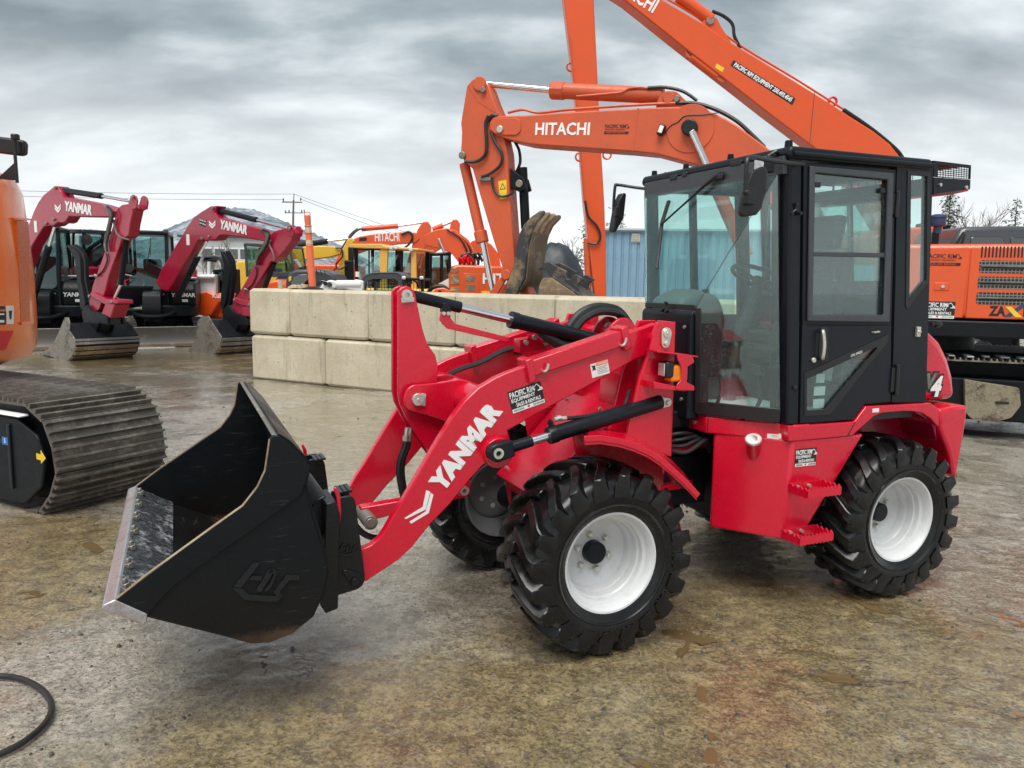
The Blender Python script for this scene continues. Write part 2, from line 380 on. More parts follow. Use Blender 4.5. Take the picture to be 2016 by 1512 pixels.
col = mixc(t, rust, col, (.28, .165, .065, 1))
vo = nd(t, 'ShaderNodeTexVoronoi', {'Vector': v, 'Scale': 38.0}); vcol = nd(t, 'ShaderNodeSeparateColor', {0: vo.outputs['Color']})
pebm = mth(t, 'MULTIPLY', mrange(t, vo.outputs['Distance'], .12, .30, 1, 0), mth(t, 'GREATER_THAN', vcol.outputs[0], .62))
col = mixc(t, mth(t, 'MULTIPLY', pebm, .75), col, mixc(t, vcol.outputs[1], (.030, .027, .024, 1), (.26, .23, .18, 1)))
gr2 = noise(t, v, 150, 4, .8)
col = mixc(t, mrange(t, grit, .52, .60, 0, .70), col, (.050, .040, .026, 1))
col = mixc(t, mrange(t, grit, .37, .44, .60, 0), col, (.50, .45, .36, 1))
col = mixc(t, mrange(t, gr2, .56, .62, 0, .5), col, (.045, .036, .024, 1))
vo3 = nd(t, 'ShaderNodeTexVoronoi', {'Vector': v, 'Scale': 95.0}); v3c = nd(t, 'ShaderNodeSeparateColor', {0: vo3.outputs['Color']})
peb3 = mth(t, 'MULTIPLY', mrange(t, vo3.outputs['Distance'], .15, .32, 1, 0), mth(t, 'GREATER_THAN', v3c.outputs[0], .55))
col = mixc(t, mth(t, 'MULTIPLY', peb3, .7), col, mixc(t, v3c.outputs[1], (.05, .042, .03, 1), (.46, .41, .32, 1)))
pn = noise(t, nd(t, 'ShaderNodeMapping', {'Vector': v, 'Location': (1.7, .4, 0)}).outputs[0], 1.5, 5, .55, .8)
edgew = mth(t, 'ADD', pn, mth(t, 'MULTIPLY', mth(t, 'SUBTRACT', fin, .5), .10))
pud = mrange(t, edgew, .655, .672)
film = mrange(t, mth(t, 'ADD', mth(t, 'MULTIPLY', edgew, .45), mth(t, 'MULTIPLY', wet, .5)), .475, .575)
crk = nd(t, 'ShaderNodeTexVoronoi', {'Vector': nd(t, 'ShaderNodeVectorMath', {0: v, 1: nd(t, 'ShaderNodeVectorMath', {0: nd(t, 'ShaderNodeTexNoise', {'Vector': v, 'Scale': 1.6, 'Detail': 6.0, 'Roughness': .7}).outputs['Color'], 3: 1.1}, operation='SCALE').outputs[0]}, operation='ADD').outputs[0], 'Scale': .26}, feature='DISTANCE_TO_EDGE').outputs['Distance']
cr_ = mth(t, 'MULTIPLY', mrange(t, crk, .0, .012, 1, 0), mrange(t, mid, .42, .56), True)
col = mixc(t, mth(t, 'MULTIPLY', cr_, .6), col, (.040, .028, .015, 1))
col = mixc(t, mth(t, 'MULTIPLY', film, .28), col, (.075, .056, .028, 1))
col = mixc(t, pud, col, (.17, .115, .050, 1))
t.links.new(col, b.inputs['Base Color'])
ro_ = mth(t, 'ADD', mrange(t, wetm, 0, 1, .44, .26), mth(t, 'MULTIPLY', mrange(t, fin, .3, .7, -.5, .5), .25), True)
ro_ = mth(t, 'MULTIPLY', ro_, mrange(t, film, 0, 1, 1, .42)); ro_ = mth(t, 'MULTIPLY', ro_, mrange(t, pud, 0, 1, 1, .15)); t.links.new(ro_, b.inputs['Roughness'])
b.inputs['Specular IOR Level'].default_value = .62
h1 = mth(t, 'ADD', mth(t, 'MULTIPLY', mid, 1.6), mth(t, 'ADD', mth(t, 'MULTIPLY', fin, 1.3), mth(t, 'ADD', mth(t, 'ADD', mth(t, 'MULTIPLY', pebm, .40), mth(t, 'MULTIPLY', peb3, .22)), mth(t, 'MULTIPLY', grit, .55))))
h1 = mth(t, 'SUBTRACT', h1, mth(t, 'MULTIPLY', cr_, .8))
h1 = mth(t, 'MULTIPLY', h1, mrange(t, film, 0, 1, 1, .55)); h1 = mth(t, 'MULTIPLY', h1, mrange(t, pud, 0, 1, 1, .0))
bump(t, b, h1, 1.0, .022)
# a film of rain water lies over everything
b.inputs['Coat Weight'].default_value = 1.0; t.links.new(mth(t, 'MULTIPLY', mrange(t, film, 0, 1, .24, .13), mrange(t, pud, 0, 1, 1, .2)), b.inputs['Coat Roughness']); b.inputs['Coat IOR'].default_value = 1.75
cb_ = nd(t, 'ShaderNodeBump', {'Height': mth(t, 'MULTIPLY', h1, mrange(t, film, 0, 1, .9, .34)), 'Strength': .6, 'Distance': .010}); t.links.new(cb_.outputs[0], b.inputs['Coat Normal'])
bmg = bmesh.new()
# one sheet out to the horizon, finer close to the camera with a real unevenness of a centimetre or two
from mathutils import noise as mn
def gh0(x, y):
    d = math.hypot(x, y)
    if d > 26: return 0.0
    f = min(1, (26 - d) / 10)
    return f * (.012 * mn.noise(Vector((x * .55, y * .55, 1.3))) + .007 * mn.noise(Vector((x * 1.9, y * 1.9, 4.1))) - .006)
def gh(x, y):
    """broad dips plus the broken, pitted surface close to the camera"""
    z = gh0(x, y); d = math.hypot(x * .8, y)
    if d > 8.5: return z
    f = min(1, (8.5 - d) / 3); m_ = .5 + .5 * mn.noise(Vector((x * .9, y * .9, 7.7)))
    return z + f * (.35 + 1.3 * m_) * (.006 * mn.noise(Vector((x * 7, y * 7, 2))) - .006 * abs(mn.noise(Vector((x * 13, y * 13, 5)))) + .0045 * mn.noise(Vector((x * 24, y * 24, 3)))) + f * .001
def steps(a, b_, st): return [a + (b_ - a) * k / max(1, round((b_ - a) / st)) for k in range(max(1, round((b_ - a) / st)))]
xs = [-9000, -3000, -900, -300, -100, -45, -26] + steps(-18, -4.4, .15) + steps(-4.4, 4.2, .023) + steps(4.2, 12, .15) + [12, 22, 30, 45, 100, 300, 900, 3000, 9000]
ys = [-60, -12, -2, .6, 1.0, 1.3] + steps(1.5, 6.6, .023) + steps(6.6, 13, .09) + steps(13, 26, .5) + [26, 30, 45, 80, 160, 400, 1000, 3000, 9000]
gv = [(x, y, gh(x, y)) for y in ys for x in xs]; nx = len(xs)
gf = [(j * nx + i, j * nx + i + 1, (j + 1) * nx + i + 1, (j + 1) * nx + i) for j in range(len(ys) - 1) for i in range(nx - 1)]
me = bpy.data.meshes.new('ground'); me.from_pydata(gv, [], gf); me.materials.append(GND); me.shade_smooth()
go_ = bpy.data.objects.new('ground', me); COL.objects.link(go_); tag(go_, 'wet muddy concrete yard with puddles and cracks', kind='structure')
from mathutils import noise as mn2
# shallow puddles of brown water lying in the cracks
WATER, tw_, bw_ = mk('muddy_water'); vw = coords(tw_); tw_.links.new(mixc(tw_, noise(tw_, vw, 4, 4), (.095, .062, .028, 1), (.16, .108, .052, 1)), bw_.inputs['Base Color']); bw_.inputs['Roughness'].default_value = .04; bw_.inputs['Specular IOR Level'].default_value = .5
rp = random.Random(12)
for cpx in ([(1300, 1240), (1330, 1236), (1362, 1242), (1400, 1252), (1412, 1262), (1385, 1268), (1362, 1262), (1352, 1282), (1336, 1290), (1326, 1270), (1305, 1255)], [(1372, 1318), (1392, 1312), (1414, 1318), (1400, 1330), (1380, 1334)], [(1368, 1356), (1384, 1350), (1394, 1372), (1398, 1396), (1388, 1402), (1378, 1384)], [(1392, 1418), (1408, 1416), (1410, 1438), (1402, 1456), (1392, 1446)], [(1384, 1478), (1404, 1470), (1414, 1490), (1408, 1520), (1386, 1520)],
            [(30, 1172), (60, 1164), (95, 1166), (80, 1176), (40, 1182)], [(150, 1060), (180, 1066), (205, 1082), (190, 1088), (160, 1074)]):
    g = [gnd(*q) for q in cpx]; c = sum(g, Vector()) / len(g); zc = gh0(c.x, c.y) + .0005
    pts = [p_ + (p_ - Vector((c.x, c.y, 0))) * (mn2.noise(p_ * 22) * .22 + mn2.noise(p_ * 60) * .12 - .05) for p_ in spline([Vector((q.x, q.y, 0)) for q in g], 10, True)]
    mb = MB(); mb.poly([(q.x, q.y, zc) for q in pts]); tag(mb.build('puddle', WATER, None, smooth=0), 'shallow brown puddle on the yard', kind='structure')
# loose stones and mud crumbs
STN = plain('loose_stones', (.07, .062, .05), .4, 0, .6, 60, .3)
from mathutils import noise as mn2
mb = MB(); rs = random.Random(3)
for i in range(3600):
    r_ = rs.random(); y = 1.9 + 10.5 * r_ ** 1.5; x = (rs.random() - .5) * (1.6 * y + 1.5)
    if mn2.noise(Vector((x * .8, y * .8, 9))) < rs.uniform(-.25, .35): continue
    s = (.003 + .010 * rs.random() ** 5) * (1 + y * .06); a = rs.random() * 6.28
    vs = [(x + s * math.cos(a + k * 1.257) * (.7 + .6 * rs.random()), y + s * math.sin(a + k * 1.257) * (.7 + .6 * rs.random()), gh(x, y) - .002) for k in range(5)]
    tp_ = [(x + (p[0] - x) * .55, y + (p[1] - y) * .55, gh(x, y) + s * (.5 + .5 * rs.random())) for p in vs]
    mb._add(vs + tp_, [(5, 6, 7, 8, 9)] + [(k, (k + 1) % 5, (k + 1) % 5 + 5, k + 5) for k in range(5)])
tag(mb.build('gravel', STN, None, smooth=0), 'small dark stones and mud crumbs scattered over the wet yard', 'gravel', kind='stuff')
# black hose lying at the lower left
hp_ = [gnd(-40, 1335, .02), gnd(0, 1331, .02), gnd(40, 1336, .02), gnd(75, 1352, .02), gnd(97, 1375, .02), gnd(101, 1400, .02), gnd(85, 1428, .02), gnd(50, 1458, .02), gnd(10, 1480, .02), gnd(-50, 1502, .02), gnd(-140, 1525, .02)]
mb = MB(); mb.tube(spline(hp_, 8), .0125, 12); tag(mb.build('garden_hose', RUBBER, None), 'black rubber hose curling on the wet ground', 'hose')

# ================================================================== concrete block wall
CON, t, b = mk('cast_concrete')
v = coords(t); oi = nd(t, 'ShaderNodeObjectInfo').outputs['Random']
vv = nd(t, 'ShaderNodeVectorMath', {0: v, 1: nd(t, 'ShaderNodeCombineXYZ', {0: mth(t, 'MULTIPLY', oi, 37.0), 1: mth(t, 'MULTIPLY', oi, 11.0)}).outputs[0]}, operation='ADD').outputs[0]
a_ = noise(t, vv, 1.7, 6, .6, .3); f_ = noise(t, vv, 24, 6, .7)
c_ = mixc(t, mrange(t, a_, .3, .7), (.46, .405, .29, 1), (.62, .56, .43, 1))
c_ = mixc(t, mrange(t, oi, 0, 1, 0, .22), c_, (.36, .32, .24, 1))
stn = mth(t, 'MULTIPLY', mrange(t, noise(t, nd(t, 'ShaderNodeMapping', {'Vector': vv, 'Scale': (5, 5, .7)}).outputs[0], 1.6, 5, .65, .4), .55, .70), .5)
c_ = mixc(t, stn, c_, (.20, .175, .13, 1))
c_ = mixc(t, mrange(t, f_, .45, .75, 0, .3), c_, (.28, .24, .16, 1))
vo = nd(t, 'ShaderNodeTexVoronoi', {'Vector': vv, 'Scale': 9.0}); sel = mth(t, 'GREATER_THAN', nd(t, 'ShaderNodeSeparateColor', {0: vo.outputs['Color']}).outputs[0], .72)
pit = mth(t, 'MULTIPLY', mrange(t, vo.outputs['Distance'], .07, .13, 1, 0), sel)
vo2 = nd(t, 'ShaderNodeTexVoronoi', {'Vector': vv, 'Scale': 22.0}); pit2 = mth(t, 'MULTIPLY', mrange(t, vo2.outputs['Distance'], .08, .14, 1, 0), mth(t, 'GREATER_THAN', nd(t, 'ShaderNodeSeparateColor', {0: vo2.outputs['Color']}).outputs[0], .84))
pit = mth(t, 'MAXIMUM', pit, pit2)
c_ = mixc(t, mth(t, 'MULTIPLY', pit, .85), c_, (.06, .045, .028, 1))
t.links.new(c_, b.inputs['Base Color']); b.inputs['Roughness'].default_value = .82
bump(t, b, mth(t, 'SUBTRACT', mth(t, 'ADD', f_, mth(t, 'MULTIPLY', a_, .8)), mth(t, 'MULTIPLY', pit, 1.5)), .5, .012)
WL = Fr((-4.661, 13.583, 0), -28.03)
upper = [(0, .925), (.935, 2.615), (2.625, 4.265), (4.275, 5.915), (5.925, 7.565), (7.575, 9.2)]
lower = [(.03, 1.705), (1.715, 3.355), (3.365, 5.005), (5.015, 6.655), (6.665, 8.3), (8.31, 9.2)]
upl = ['short concrete block at the left end of the top course', 'concrete block under the orange marker post in the top course', 'top course concrete block behind the red bell crank, dark stain on its edge', 'top course concrete block behind the chrome tilt cylinder rod',
       'top course concrete block behind the black hose loop', 'top course concrete block at the right end, seen through the cab glass']
lol = ['bottom course concrete block at the left end of the wall', 'second bottom course concrete block from the left end', 'bottom course concrete block behind the loader arms, third from the left', 'fourth bottom course concrete block from the left, behind the lift arms',
       'fifth bottom course concrete block from the left, behind the loader towers', 'last bottom course concrete block at the right, hidden behind the cab']
rs = random.Random(5)
for row, labs, z0 in ((lower, lol, 0.0), (upper, upl, .795)):
    for (s0, s1), lab in zip(row, labs):
        L_ = s1 - s0; ch = .045; h = .79; mb = MB(); dpt = .80
        # cast block with chamfered edges all round
        def oct_(x0, x1, y0, y1, c): return [(x0 + c, y0), (x1 - c, y0), (x1, y0 + c), (x1, y1 - c), (x1 - c, y1), (x0 + c, y1), (x0, y1 - c), (x0, y0 + c)]
        lv = [(0, ch, .3), (ch, 0, 1), (h - ch, 0, 1), (h, ch, .3)]; vs = []
        for z, ins, _ in lv:
            vs += [(x + rs.uniform(-.004, .004), y + rs.uniform(-.003, .003), z + rs.uniform(-.003, .003)) for x, y in oct_(ins, L_ - ins, ins, dpt - ins, ch * .9)]
        fs = [tuple(range(7, -1, -1)), tuple(range(24, 32))] + [(k * 8 + i, k * 8 + (i + 1) % 8, k * 8 + 8 + (i + 1) % 8, k * 8 + 8 + i) for k in range(3) for i in range(8)]
        mb._add(vs, fs); o = mb.build('concrete_block', CON, None, bevel=.008, seg=2, smooth=25)
        p = WL.o + WL.x * s0 + WL.y * rs.uniform(-.006, .006); o.location = (p.x, p.y, z0 - (.012 if z0 == 0 else 0)); o.rotation_euler = (0, 0, WL.yaw + rs.uniform(-.003, .003))
        tag(o, lab, 'concrete block', 'concrete blocks stacked in a low wall')
WT = .795 + .79
# orange tube delineator on the wall, with its rubber base, and the litter beside it
dl = WL.o + WL.x * 1.22 + WL.y * .30
dr = tag(empty('delineator_post', (dl.x, dl.y, WT), 0), 'orange tubular marker post with two reflective bands standing on the concrete wall', 'marker post')
ORP = paint('faded_orange_plastic', (.85, .17, .07), .5, .05, .25, dcol=(.55, .33, .2), fade=.3); REFL = plain('reflective_band', (.52, .47, .36), .5, 0, .1, 30)
lean = Vector((-.075, 0, 1.33))
mb = MB(); mb.lathe([(.062, 0), (.060, .62), (.052, .98), (.050, 1.10), (.053, 1.12), (.055, 1.22), (.040, 1.23), (0, 1.23)], (0, 0, .02), lean, 20); mb.build('tube', ORP, dr)
for z in (.72, .93, 1.05): mb = MB(); mb.lathe([(.058, z - .012), (.064, z), (.058, z + .012)], (0, 0, .02), lean, 20); mb.build('collar', ORP, dr)
for z in (.745, .95): mb = MB(); mb.lathe([(.0585 if z < .8 else .0545, z), (.055 if z < .8 else .0535, z + .085)], (0, 0, .02), lean, 20); mb.build('reflective_band', REFL, dr)
mb = MB(); u = Vector((-.07, 0, 1.24)); mb.tube(spline([u + Vector((-.045, 0, 0)), u + Vector((-.045, 0, .05)), u + Vector((0, 0, .06)), u + Vector((.045, 0, .05)), u + Vector((.045, 0, 0))], 4), .008); mb.build('handle_loop', ORP, dr)
mb = MB(); mb.lathe([(.19, 0), (.19, .018), (.12, .035), (.07, .05), (0, .05)], (0, 0, .002), (0, 0, 1), 8); mb.build('rubber_base', BLACK, dr)
p = WL.o + WL.x * .62 + WL.y * .16; mb = MB(); mb.lathe([(.040, 0), (.052, .145), (.049, .145), (.038, .004), (0, .004)], (p.x, p.y, WT), (0, 0, 1), 18)
tag(mb.build('paper_cup', plain('cup_paper', (.50, .43, .30), .8, 0, .1, 10), None), 'cream paper cup standing on the end of the concrete wall', 'cup')
p = WL.o + WL.x * .86 + WL.y * .30; mb = MB(); rs = random.Random(2)
for k in range(3): mb.lathe([(.0, 0), (.11 - .02 * k, .01), (.10 - .02 * k, .05 + .02 * k), (.04, .075), (0, .08)], (p.x - .05 + .08 * k, p.y + .03 * k, WT - .002), (0.12 * (k - 1), .1, 1), 9)
tag(mb.build('crumpled_rag', plain('rag_cloth', (.48, .38, .25), .9, 0, .25, 12, .5), None), 'crumpled tan rag lying on the concrete wall', 'rag')

# ================================================================== blue metal building
BLU = plain('blue_metal_siding', (.20, .33, .45), .45, 0, .08, 2.5, .05); BLUD = plain('blue_siding_rib', (.15, .265, .38), .45, 0, .06, 3, 0)
BB = Fr((far(1160, 560, 42).x, 42, 0), -6)
bl = thing('blue_metal_building', BB, 'long blue building clad in vertical ribbed metal sheets', 'building')
hgt = BB.xz(1240, 451)[1]
mb = MB(); mb.box((7.6, 4.2, hgt / 2 - .02), (15.4, 7.6, hgt - .1)); mb.build('wall_core', BLUD, bl)
pm = None
for i in range(36):
    if pm is None:
        mb = MB(); mb.prism([(0, .02), (.06, .05), (.10, .05), (.13, 0), (.40, 0), (.40, .10), (0, .10)], 0, hgt - .12, 'z'); pm = mb.mesh('siding_panel', 20); pm.materials.append(BLU)
        for vtx in pm.vertices: vtx.co.y = .36 - vtx.co.y if False else vtx.co.y
    o = bpy.data.objects.new('siding_panel', pm); COL.objects.link(o); o.parent = bl; o.location = (.42 * i, .30, .1)
mb = MB(); mb.box((7.6, 4.1, hgt), (15.8, 8.0, .10)); mb.build('roof', plain('pale_roof_trim', (.45, .52, .58), .5), bl)
mb = MB(); mb.box((7.6, .24, hgt - .09), (15.6, .06, .14)); mb.build('eaves_trim', BLU, bl)
vx, vz = BB.xz(1252, 468, .1); VNT = plain('vent_cream', (.55, .54, .48), .6)
mb = MB(); mb.box((vx, .28, vz), (.46, .08, .46)); vn = mb.build('wall_vent', VNT, bl)
for k in range(4): mb = MB(); mb.box((vx, .225, vz - .15 + k * .1), (.38, .04, .07), Matrix.Rotation(R(30), 3, 'X')); mb.build('louvre_slat', VNT, vn)
# ================================================================== hills
HIL, t, b = mk('snow_dusted_forest_hill')
v = coords(t); a_ = noise(t, v, .012, 8, .7, .4); f_ = noise(t, v, .09, 6, .75)
c_ = mixc(t, mrange(t, mth(t, 'ADD', mth(t, 'MULTIPLY', a_, .5), mth(t, 'MULTIPLY', f_, .5)), .46, .60), (.095, .125, .150, 1), (.46, .50, .56, 1)); t.links.new(c_, b.inputs['Base Color']); b.inputs['Roughness'].default_value = .95
from mathutils import noise as mn
def hill(name, ridge, dist, depth, lab):
    pts = spline([Vector((x, y, 0)) for x, y in ridge], 14); vs = []; fs = []; n = 16; k = len(pts)
    for i, p in enumerate(pts):
        top = far(p.x, p.y, dist); foot = 0
        for j in range(n + 1):
            u = j / n
            y = dist - depth * (1 - u); x = top.x * (y / dist) ** .6; z = top.z * (u ** 1.25)
            z += (mn.noise(Vector((x * .012, y * .012, 3))) * 16 + mn.noise(Vector((x * .05, y * .05, 7))) * 6) * u * (1.02 - u) * 2.2 + (mn.noise(Vector((x * .11, 1, 2))) * 4.0 if j == n else 0)
            vs.append((x, y, max(z, -1) if j else -1))
        vs.append((top.x, dist + depth * .6, -1))
    m_ = n + 2
    for i in range(k - 1):
        for j in range(m_ - 1): fs.append((i * m_ + j, (i + 1) * m_ + j, (i + 1) * m_ + j + 1, i * m_ + j + 1))
    mb = MB(); mb._add(vs, fs); tag(mb.build(name, HIL, None, smooth=60), lab, kind='structure')
hill('hills', [(250, 520), (290, 478), (317, 456), (345, 443), (375, 431), (400, 419), (422, 412), (447, 410), (470, 409), (490, 411), (508, 415), (530, 424), (556, 434), (580, 444), (603, 453), (640, 469), (690, 492), (760, 535)], 1900, 900, 'snow dusted wooded hill behind the excavators')
hill('hills', [(-150, 500), (-60, 462), (0, 455), (60, 452), (120, 450), (160, 451), (200, 453), (240, 462), (290, 478), (360, 500), (450, 530)], 3200, 1200, 'low blue hills far behind at the left')
# ================================================================== utility pole and wires
WOODP = plain('weathered_pole_wood', (.16, .14, .12), .85, 0, .2, 6); WIRE = plain('wire_black', (.09, .09, .10), .6, 0, .1, 3, 0)
PD = 90.0; pb = far(581, 600, PD); up_ = tag(empty('utility_pole', (pb.x, PD, 0)), 'grey timber utility pole with two crossarms behind the yard', 'utility pole')
def lp_(px, py): q = far(px, py, PD); return Vector((q.x - pb.x, 0, q.z))
mb = MB(); mb.tube([Vector((.2, 0, 0)), lp_(577, 440), lp_(578, 394)], [.16, .12, .10], 10); mb.build('pole', WOODP, up_)
mb = MB(); mb.cyl(lp_(578, 396), lp_(579, 381), .05, n=6); mb.build('pole_top_pin', WOODP, up_)
mb = MB(); mb.box(lp_(575, 398), (2.3, .12, .13)); mb.build('crossarm', WOODP, up_)
mb = MB(); mb.box(lp_(580, 419), (2.0, .10, .09)); mb.build('crossarm', WOODP, up_)
for px, py in ((558, 393), (592, 392), (562, 417), (569, 416), (594, 416), (599, 416)):
    mb = MB(); q = lp_(px, py); mb.lathe([(.03, -.2), (.09, -.05), (.05, 0), (.09, .08), (.03, .16), (0, .16)], q, (0, 0, 1), 8); mb.build('insulator', GREYP, up_)
def wire(a, b_, sag, lab, r_=.022):
    P_ = [a.lerp(b_, i / 16) - Vector((0, 0, sag * 4 * (i / 16) * (1 - i / 16))) for i in range(17)]; mb = MB(); mb.tube(P_, r_, 5); tag(mb.build('power_line', WIRE, None), lab, 'power line', 'overhead wires on the utility pole')
wire(far(579, 382, PD), far(-250, 366, 80), .25, 'upper overhead wire running left from the utility pole')
wire(far(558, 393, PD), far(-250, 376, 80), .25, 'lower overhead wire running left from the utility pole')
wire(far(579, 382, PD), far(1180, 560, 130), .8, 'highest overhead wire descending right from the utility pole')
wire(far(592, 392, PD), far(1180, 582, 130), .8, 'lower overhead wire descending right from the utility pole')
# ================================================================== pale office block far behind
OB = Fr((far(360, 560, 75).x, 75, 0), 0); ob = thing('office_building', OB, 'pale two storey building with window bands beyond the yard', 'building')
x1 = OB.xz(560, 500)[0]; zt_ = OB.xz(450, 468)[1]
mb = MB(); mb.box((x1 / 2, 4, zt_ / 2), (x1, 8, zt_)); mb.build('wall', plain('pale_render', (.42, .43, .43), .8, 0, .1, 1), ob)
mb = MB(); mb.box((x1 / 2, 4, zt_ + .1), (x1 + .5, 8.5, .22)); mb.build('roof', GREYP, ob)
for r_ in range(2):
    for k in range(7):
        xx = .9 + k * (x1 - 1.4) / 7; zz = zt_ * (.28 + .44 * r_); mb = MB(); mb.box((xx + .4, -.02, zz), (1.15, .06, zt_ * .22)); wn = mb.build('window', WHITEP, ob)
        mb = MB(); mb.box((xx + .4, -.06, zz), (1.0, .03, zt_ * .17)); mb.build('pane', GLASSK, wn)
# ================================================================== trees
BARK = plain('grey_bark', (.13, .115, .10), .9, 0, .3, 5); NEED = plain('conifer_needles', (.035, .05, .03), .85, 0, .4, 3, 0); TWIG = plain('bare_twigs', (.20, .185, .165), .9, 0, .2, 3, 0)
def bare_tree(px, pyb, pyt, dist, seed, spread, lab):
    rs = random.Random(seed); o = far(px, pyb, dist); H = far(px, pyt, dist).z
    tr = tag(empty('bare_tree', (o.x, dist, 0)), lab, 'tree', 'leafless trees beyond the yard'); tk, tw_ = MB(), MB()
    def grow(p, d, L_, r_, lev):
        q = p; pts = [p]; dd = d.copy()
        for k in range(4):
            dd = (dd + Vector((rs.uniform(-.16, .16), rs.uniform(-.16, .16), rs.uniform(-.03, .10)))).normalized(); q = q + dd * L_ / 4; pts.append(q)
        (tk if lev < 2 else tw_).tube(pts, [r_ * (1 - .13 * k) for k in range(5)], 5 if lev < 2 else 3, cap=False)
        if lev >= 5: return
        for k in range(3 if lev < 3 else 3):
            f = rs.uniform(.45, 1.0) if k else 1.0; pp = p.lerp(q, f) if k == 0 else pts[min(4, int(f * 4))]
            a = rs.uniform(0, 6.28); s = rs.uniform(.35, .75) * spread; nd_ = (dd + Vector((math.cos(a) * s, math.sin(a) * s, rs.uniform(-.05, .25)))).normalized(); grow(pp, nd_, L_ * rs.uniform(.62, .80), max(r_ * .62, .02), lev + 1)
    grow(Vector((0, 0, 0)), Vector((0, 0, 1)), H * .40, H * .018, 0)
    tk.build('trunk', BARK, tr); tw_.build('crown', TWIG, tr); return tr
def conifer(px, pyb, pyt, dist, seed, width, lab, dens=1.0):
    rs = random.Random(seed); o = far(px, pyb, dist); H = far(px, pyt, dist).z; tr = tag(empty('conifer_tree', (o.x, dist, 0)), lab, 'tree', 'evergreen trees beyond the yard')
    tk, cw = MB(), MB(); tk.tube([(0, 0, 0), (.05, 0, H * .5), (0, 0, H)], [H * .016, H * .010, .015], 6); nb = int(78 * dens)
    for i in range(nb):
        u = (i + .5) / nb; z = H * (.14 + .85 * u); Lb = width * (1 - u) ** .75 * rs.uniform(.55, 1.15) + .12; a = i * 2.4 + rs.uniform(-.5, .5); dr_ = -.10 + .35 * u
        d = Vector((math.cos(a), math.sin(a), dr_ + rs.uniform(-.12, .12))); pts = [Vector((0, 0, z)) + d * (Lb * k / 4) + Vector((0, 0, -.10 * Lb * (k / 4) ** 2 + .12 * Lb * (k / 4) ** 3)) for k in range(5)]
        tk.tube(pts, [.03, .024, .018, .012, .008], 4, cap=False)
        for k in range(int(16 * Lb) + 5):
            f = rs.uniform(.12, 1); p = pts[0].lerp(pts[4], f) + Vector((rs.uniform(-.12, .12), rs.uniform(-.12, .12), rs.uniform(-.14, .03))); s = rs.uniform(.07, .20)
            e_ = Vector((rs.uniform(-1, 1), rs.uniform(-1, 1), rs.uniform(-.7, .2))).normalized(); g = e_.cross(Vector((rs.uniform(-1, 1), rs.uniform(-1, 1), rs.uniform(-1, 1)))).normalized(); cw._add([p, p + e_ * s * 1.5 + g * s * .28, p + e_ * s * 2.0, p + e_ * s * 1.5 - g * s * .28], [(0, 1, 2, 3)])
    tk.build('trunk', BARK, tr); cw.build('crown', NEED, tr, smooth=0); return tr
bare_tree(1112, 600, 468, 52, 11, 1.0, 'leafless tree between the raised grab and the blue building')
bare_tree(1085, 600, 492, 58, 31, 1.1, 'lower leafless tree just right of the grab tines')
bare_tree(1893, 600, 398, 70, 23, 1.0, 'round leafless tree above the dark van roof')
bare_tree(1925, 600, 425, 78, 29, 1.1, 'fainter leafless tree right of the round one over the van')
bare_tree(437, 600, 478, 60, 37, .9, 'leafless tree in front of the pale office building')
bare_tree(405, 600, 490, 62, 41, .9, 'thin leafless tree left of the other by the office building')
conifer(1210, 600, 398, 66, 3, 2.4, 'evergreen rising behind the blue building beside the far mirror')
conifer(1150, 600, 425, 70, 5, 1.6, 'smaller evergreen left of the long reach arm', .7)
conifer(1852, 600, 372, 60, 7, 2.2, 'dense evergreen behind the cab air conditioner', 1.3)
conifer(1982, 600, 388, 62, 9, 2.1, 'sparse evergreen with level branches above the van', .6)
conifer(2022, 600, 405, 66, 13, 2.0, 'evergreen cut by the right edge of the picture', .9)
# distant low treeline and sheds that close off the yard
TLN = plain('far_treeline', (.10, .105, .09), .95, 0, .4, .3, 0)
mb = MB(); rs = random.Random(8)
for i in range(420):
    x = rs.uniform(-260, 240); y = rs.uniform(170, 260); s = rs.uniform(2.0, 4.6); hh = rs.uniform(1.2, 2.8)
    mb._add([(x - s, y, 0), (x + s, y + 1, 0), (x + s * .7, y, hh * .7), (x + rs.uniform(-.4, .4), y, hh), (x - s * .8, y + .5, hh * .6), (x, y + s, 0)], [(0, 1, 2, 3, 4), (0, 5, 3), (1, 5, 3)])
tag(mb.build('distant_treeline', TLN, None, smooth=0), 'dull band of far-off scrub and trees along the horizon', 'trees', kind='stuff')
# ================================================================== the wheel loader
LD = Fr((0.1816, 4.2375, 0), 203.56)
ld = thing('wheel_loader', LD, 'red compact wheel loader with dark glazed cab and raised black bucket', 'wheel loader')
P = LD.P
def decal_excavator(mat, parent, o, ux, uz, s):
    """the little line-drawn digger at the end of the dealer's sticker"""
    ux, uz = Vector(ux).normalized(), Vector(uz); uz = (uz - ux * uz.dot(ux)).normalized(); n = ux.cross(uz) * .0008; o = Vector(o)
    mb = MB()
    for pts in ([(-.5, .15), (-.42, .32), (-.1, .52), (-.05, .46), (-.36, .26), (-.42, .12)], [(-.1, .52), (.0, .5), (.32, .02), (.24, 0)],
                [(.18, .05), (.4, .05), (.5, -.12), (.12, -.12)], [(-.1, -.16), (.5, -.16), (.46, -.26), (-.06, -.26)], [(-.52, .12), (-.42, .16), (-.34, -.02), (-.46, -.08), (-.56, .0)]):
        a = [o + ux * (x * s) + uz * (y * s) for x, y in pts]
        k = len(a); mb._add([p - n for p in a] + [p + n for p in a], [tuple(range(k)), tuple(range(2 * k - 1, k - 1, -1))] + [(i, (i + 1) % k, (i + 1) % k + k, i + k) for i in range(k)])
    mb.build('digger_emblem', mat, parent, smooth=0)
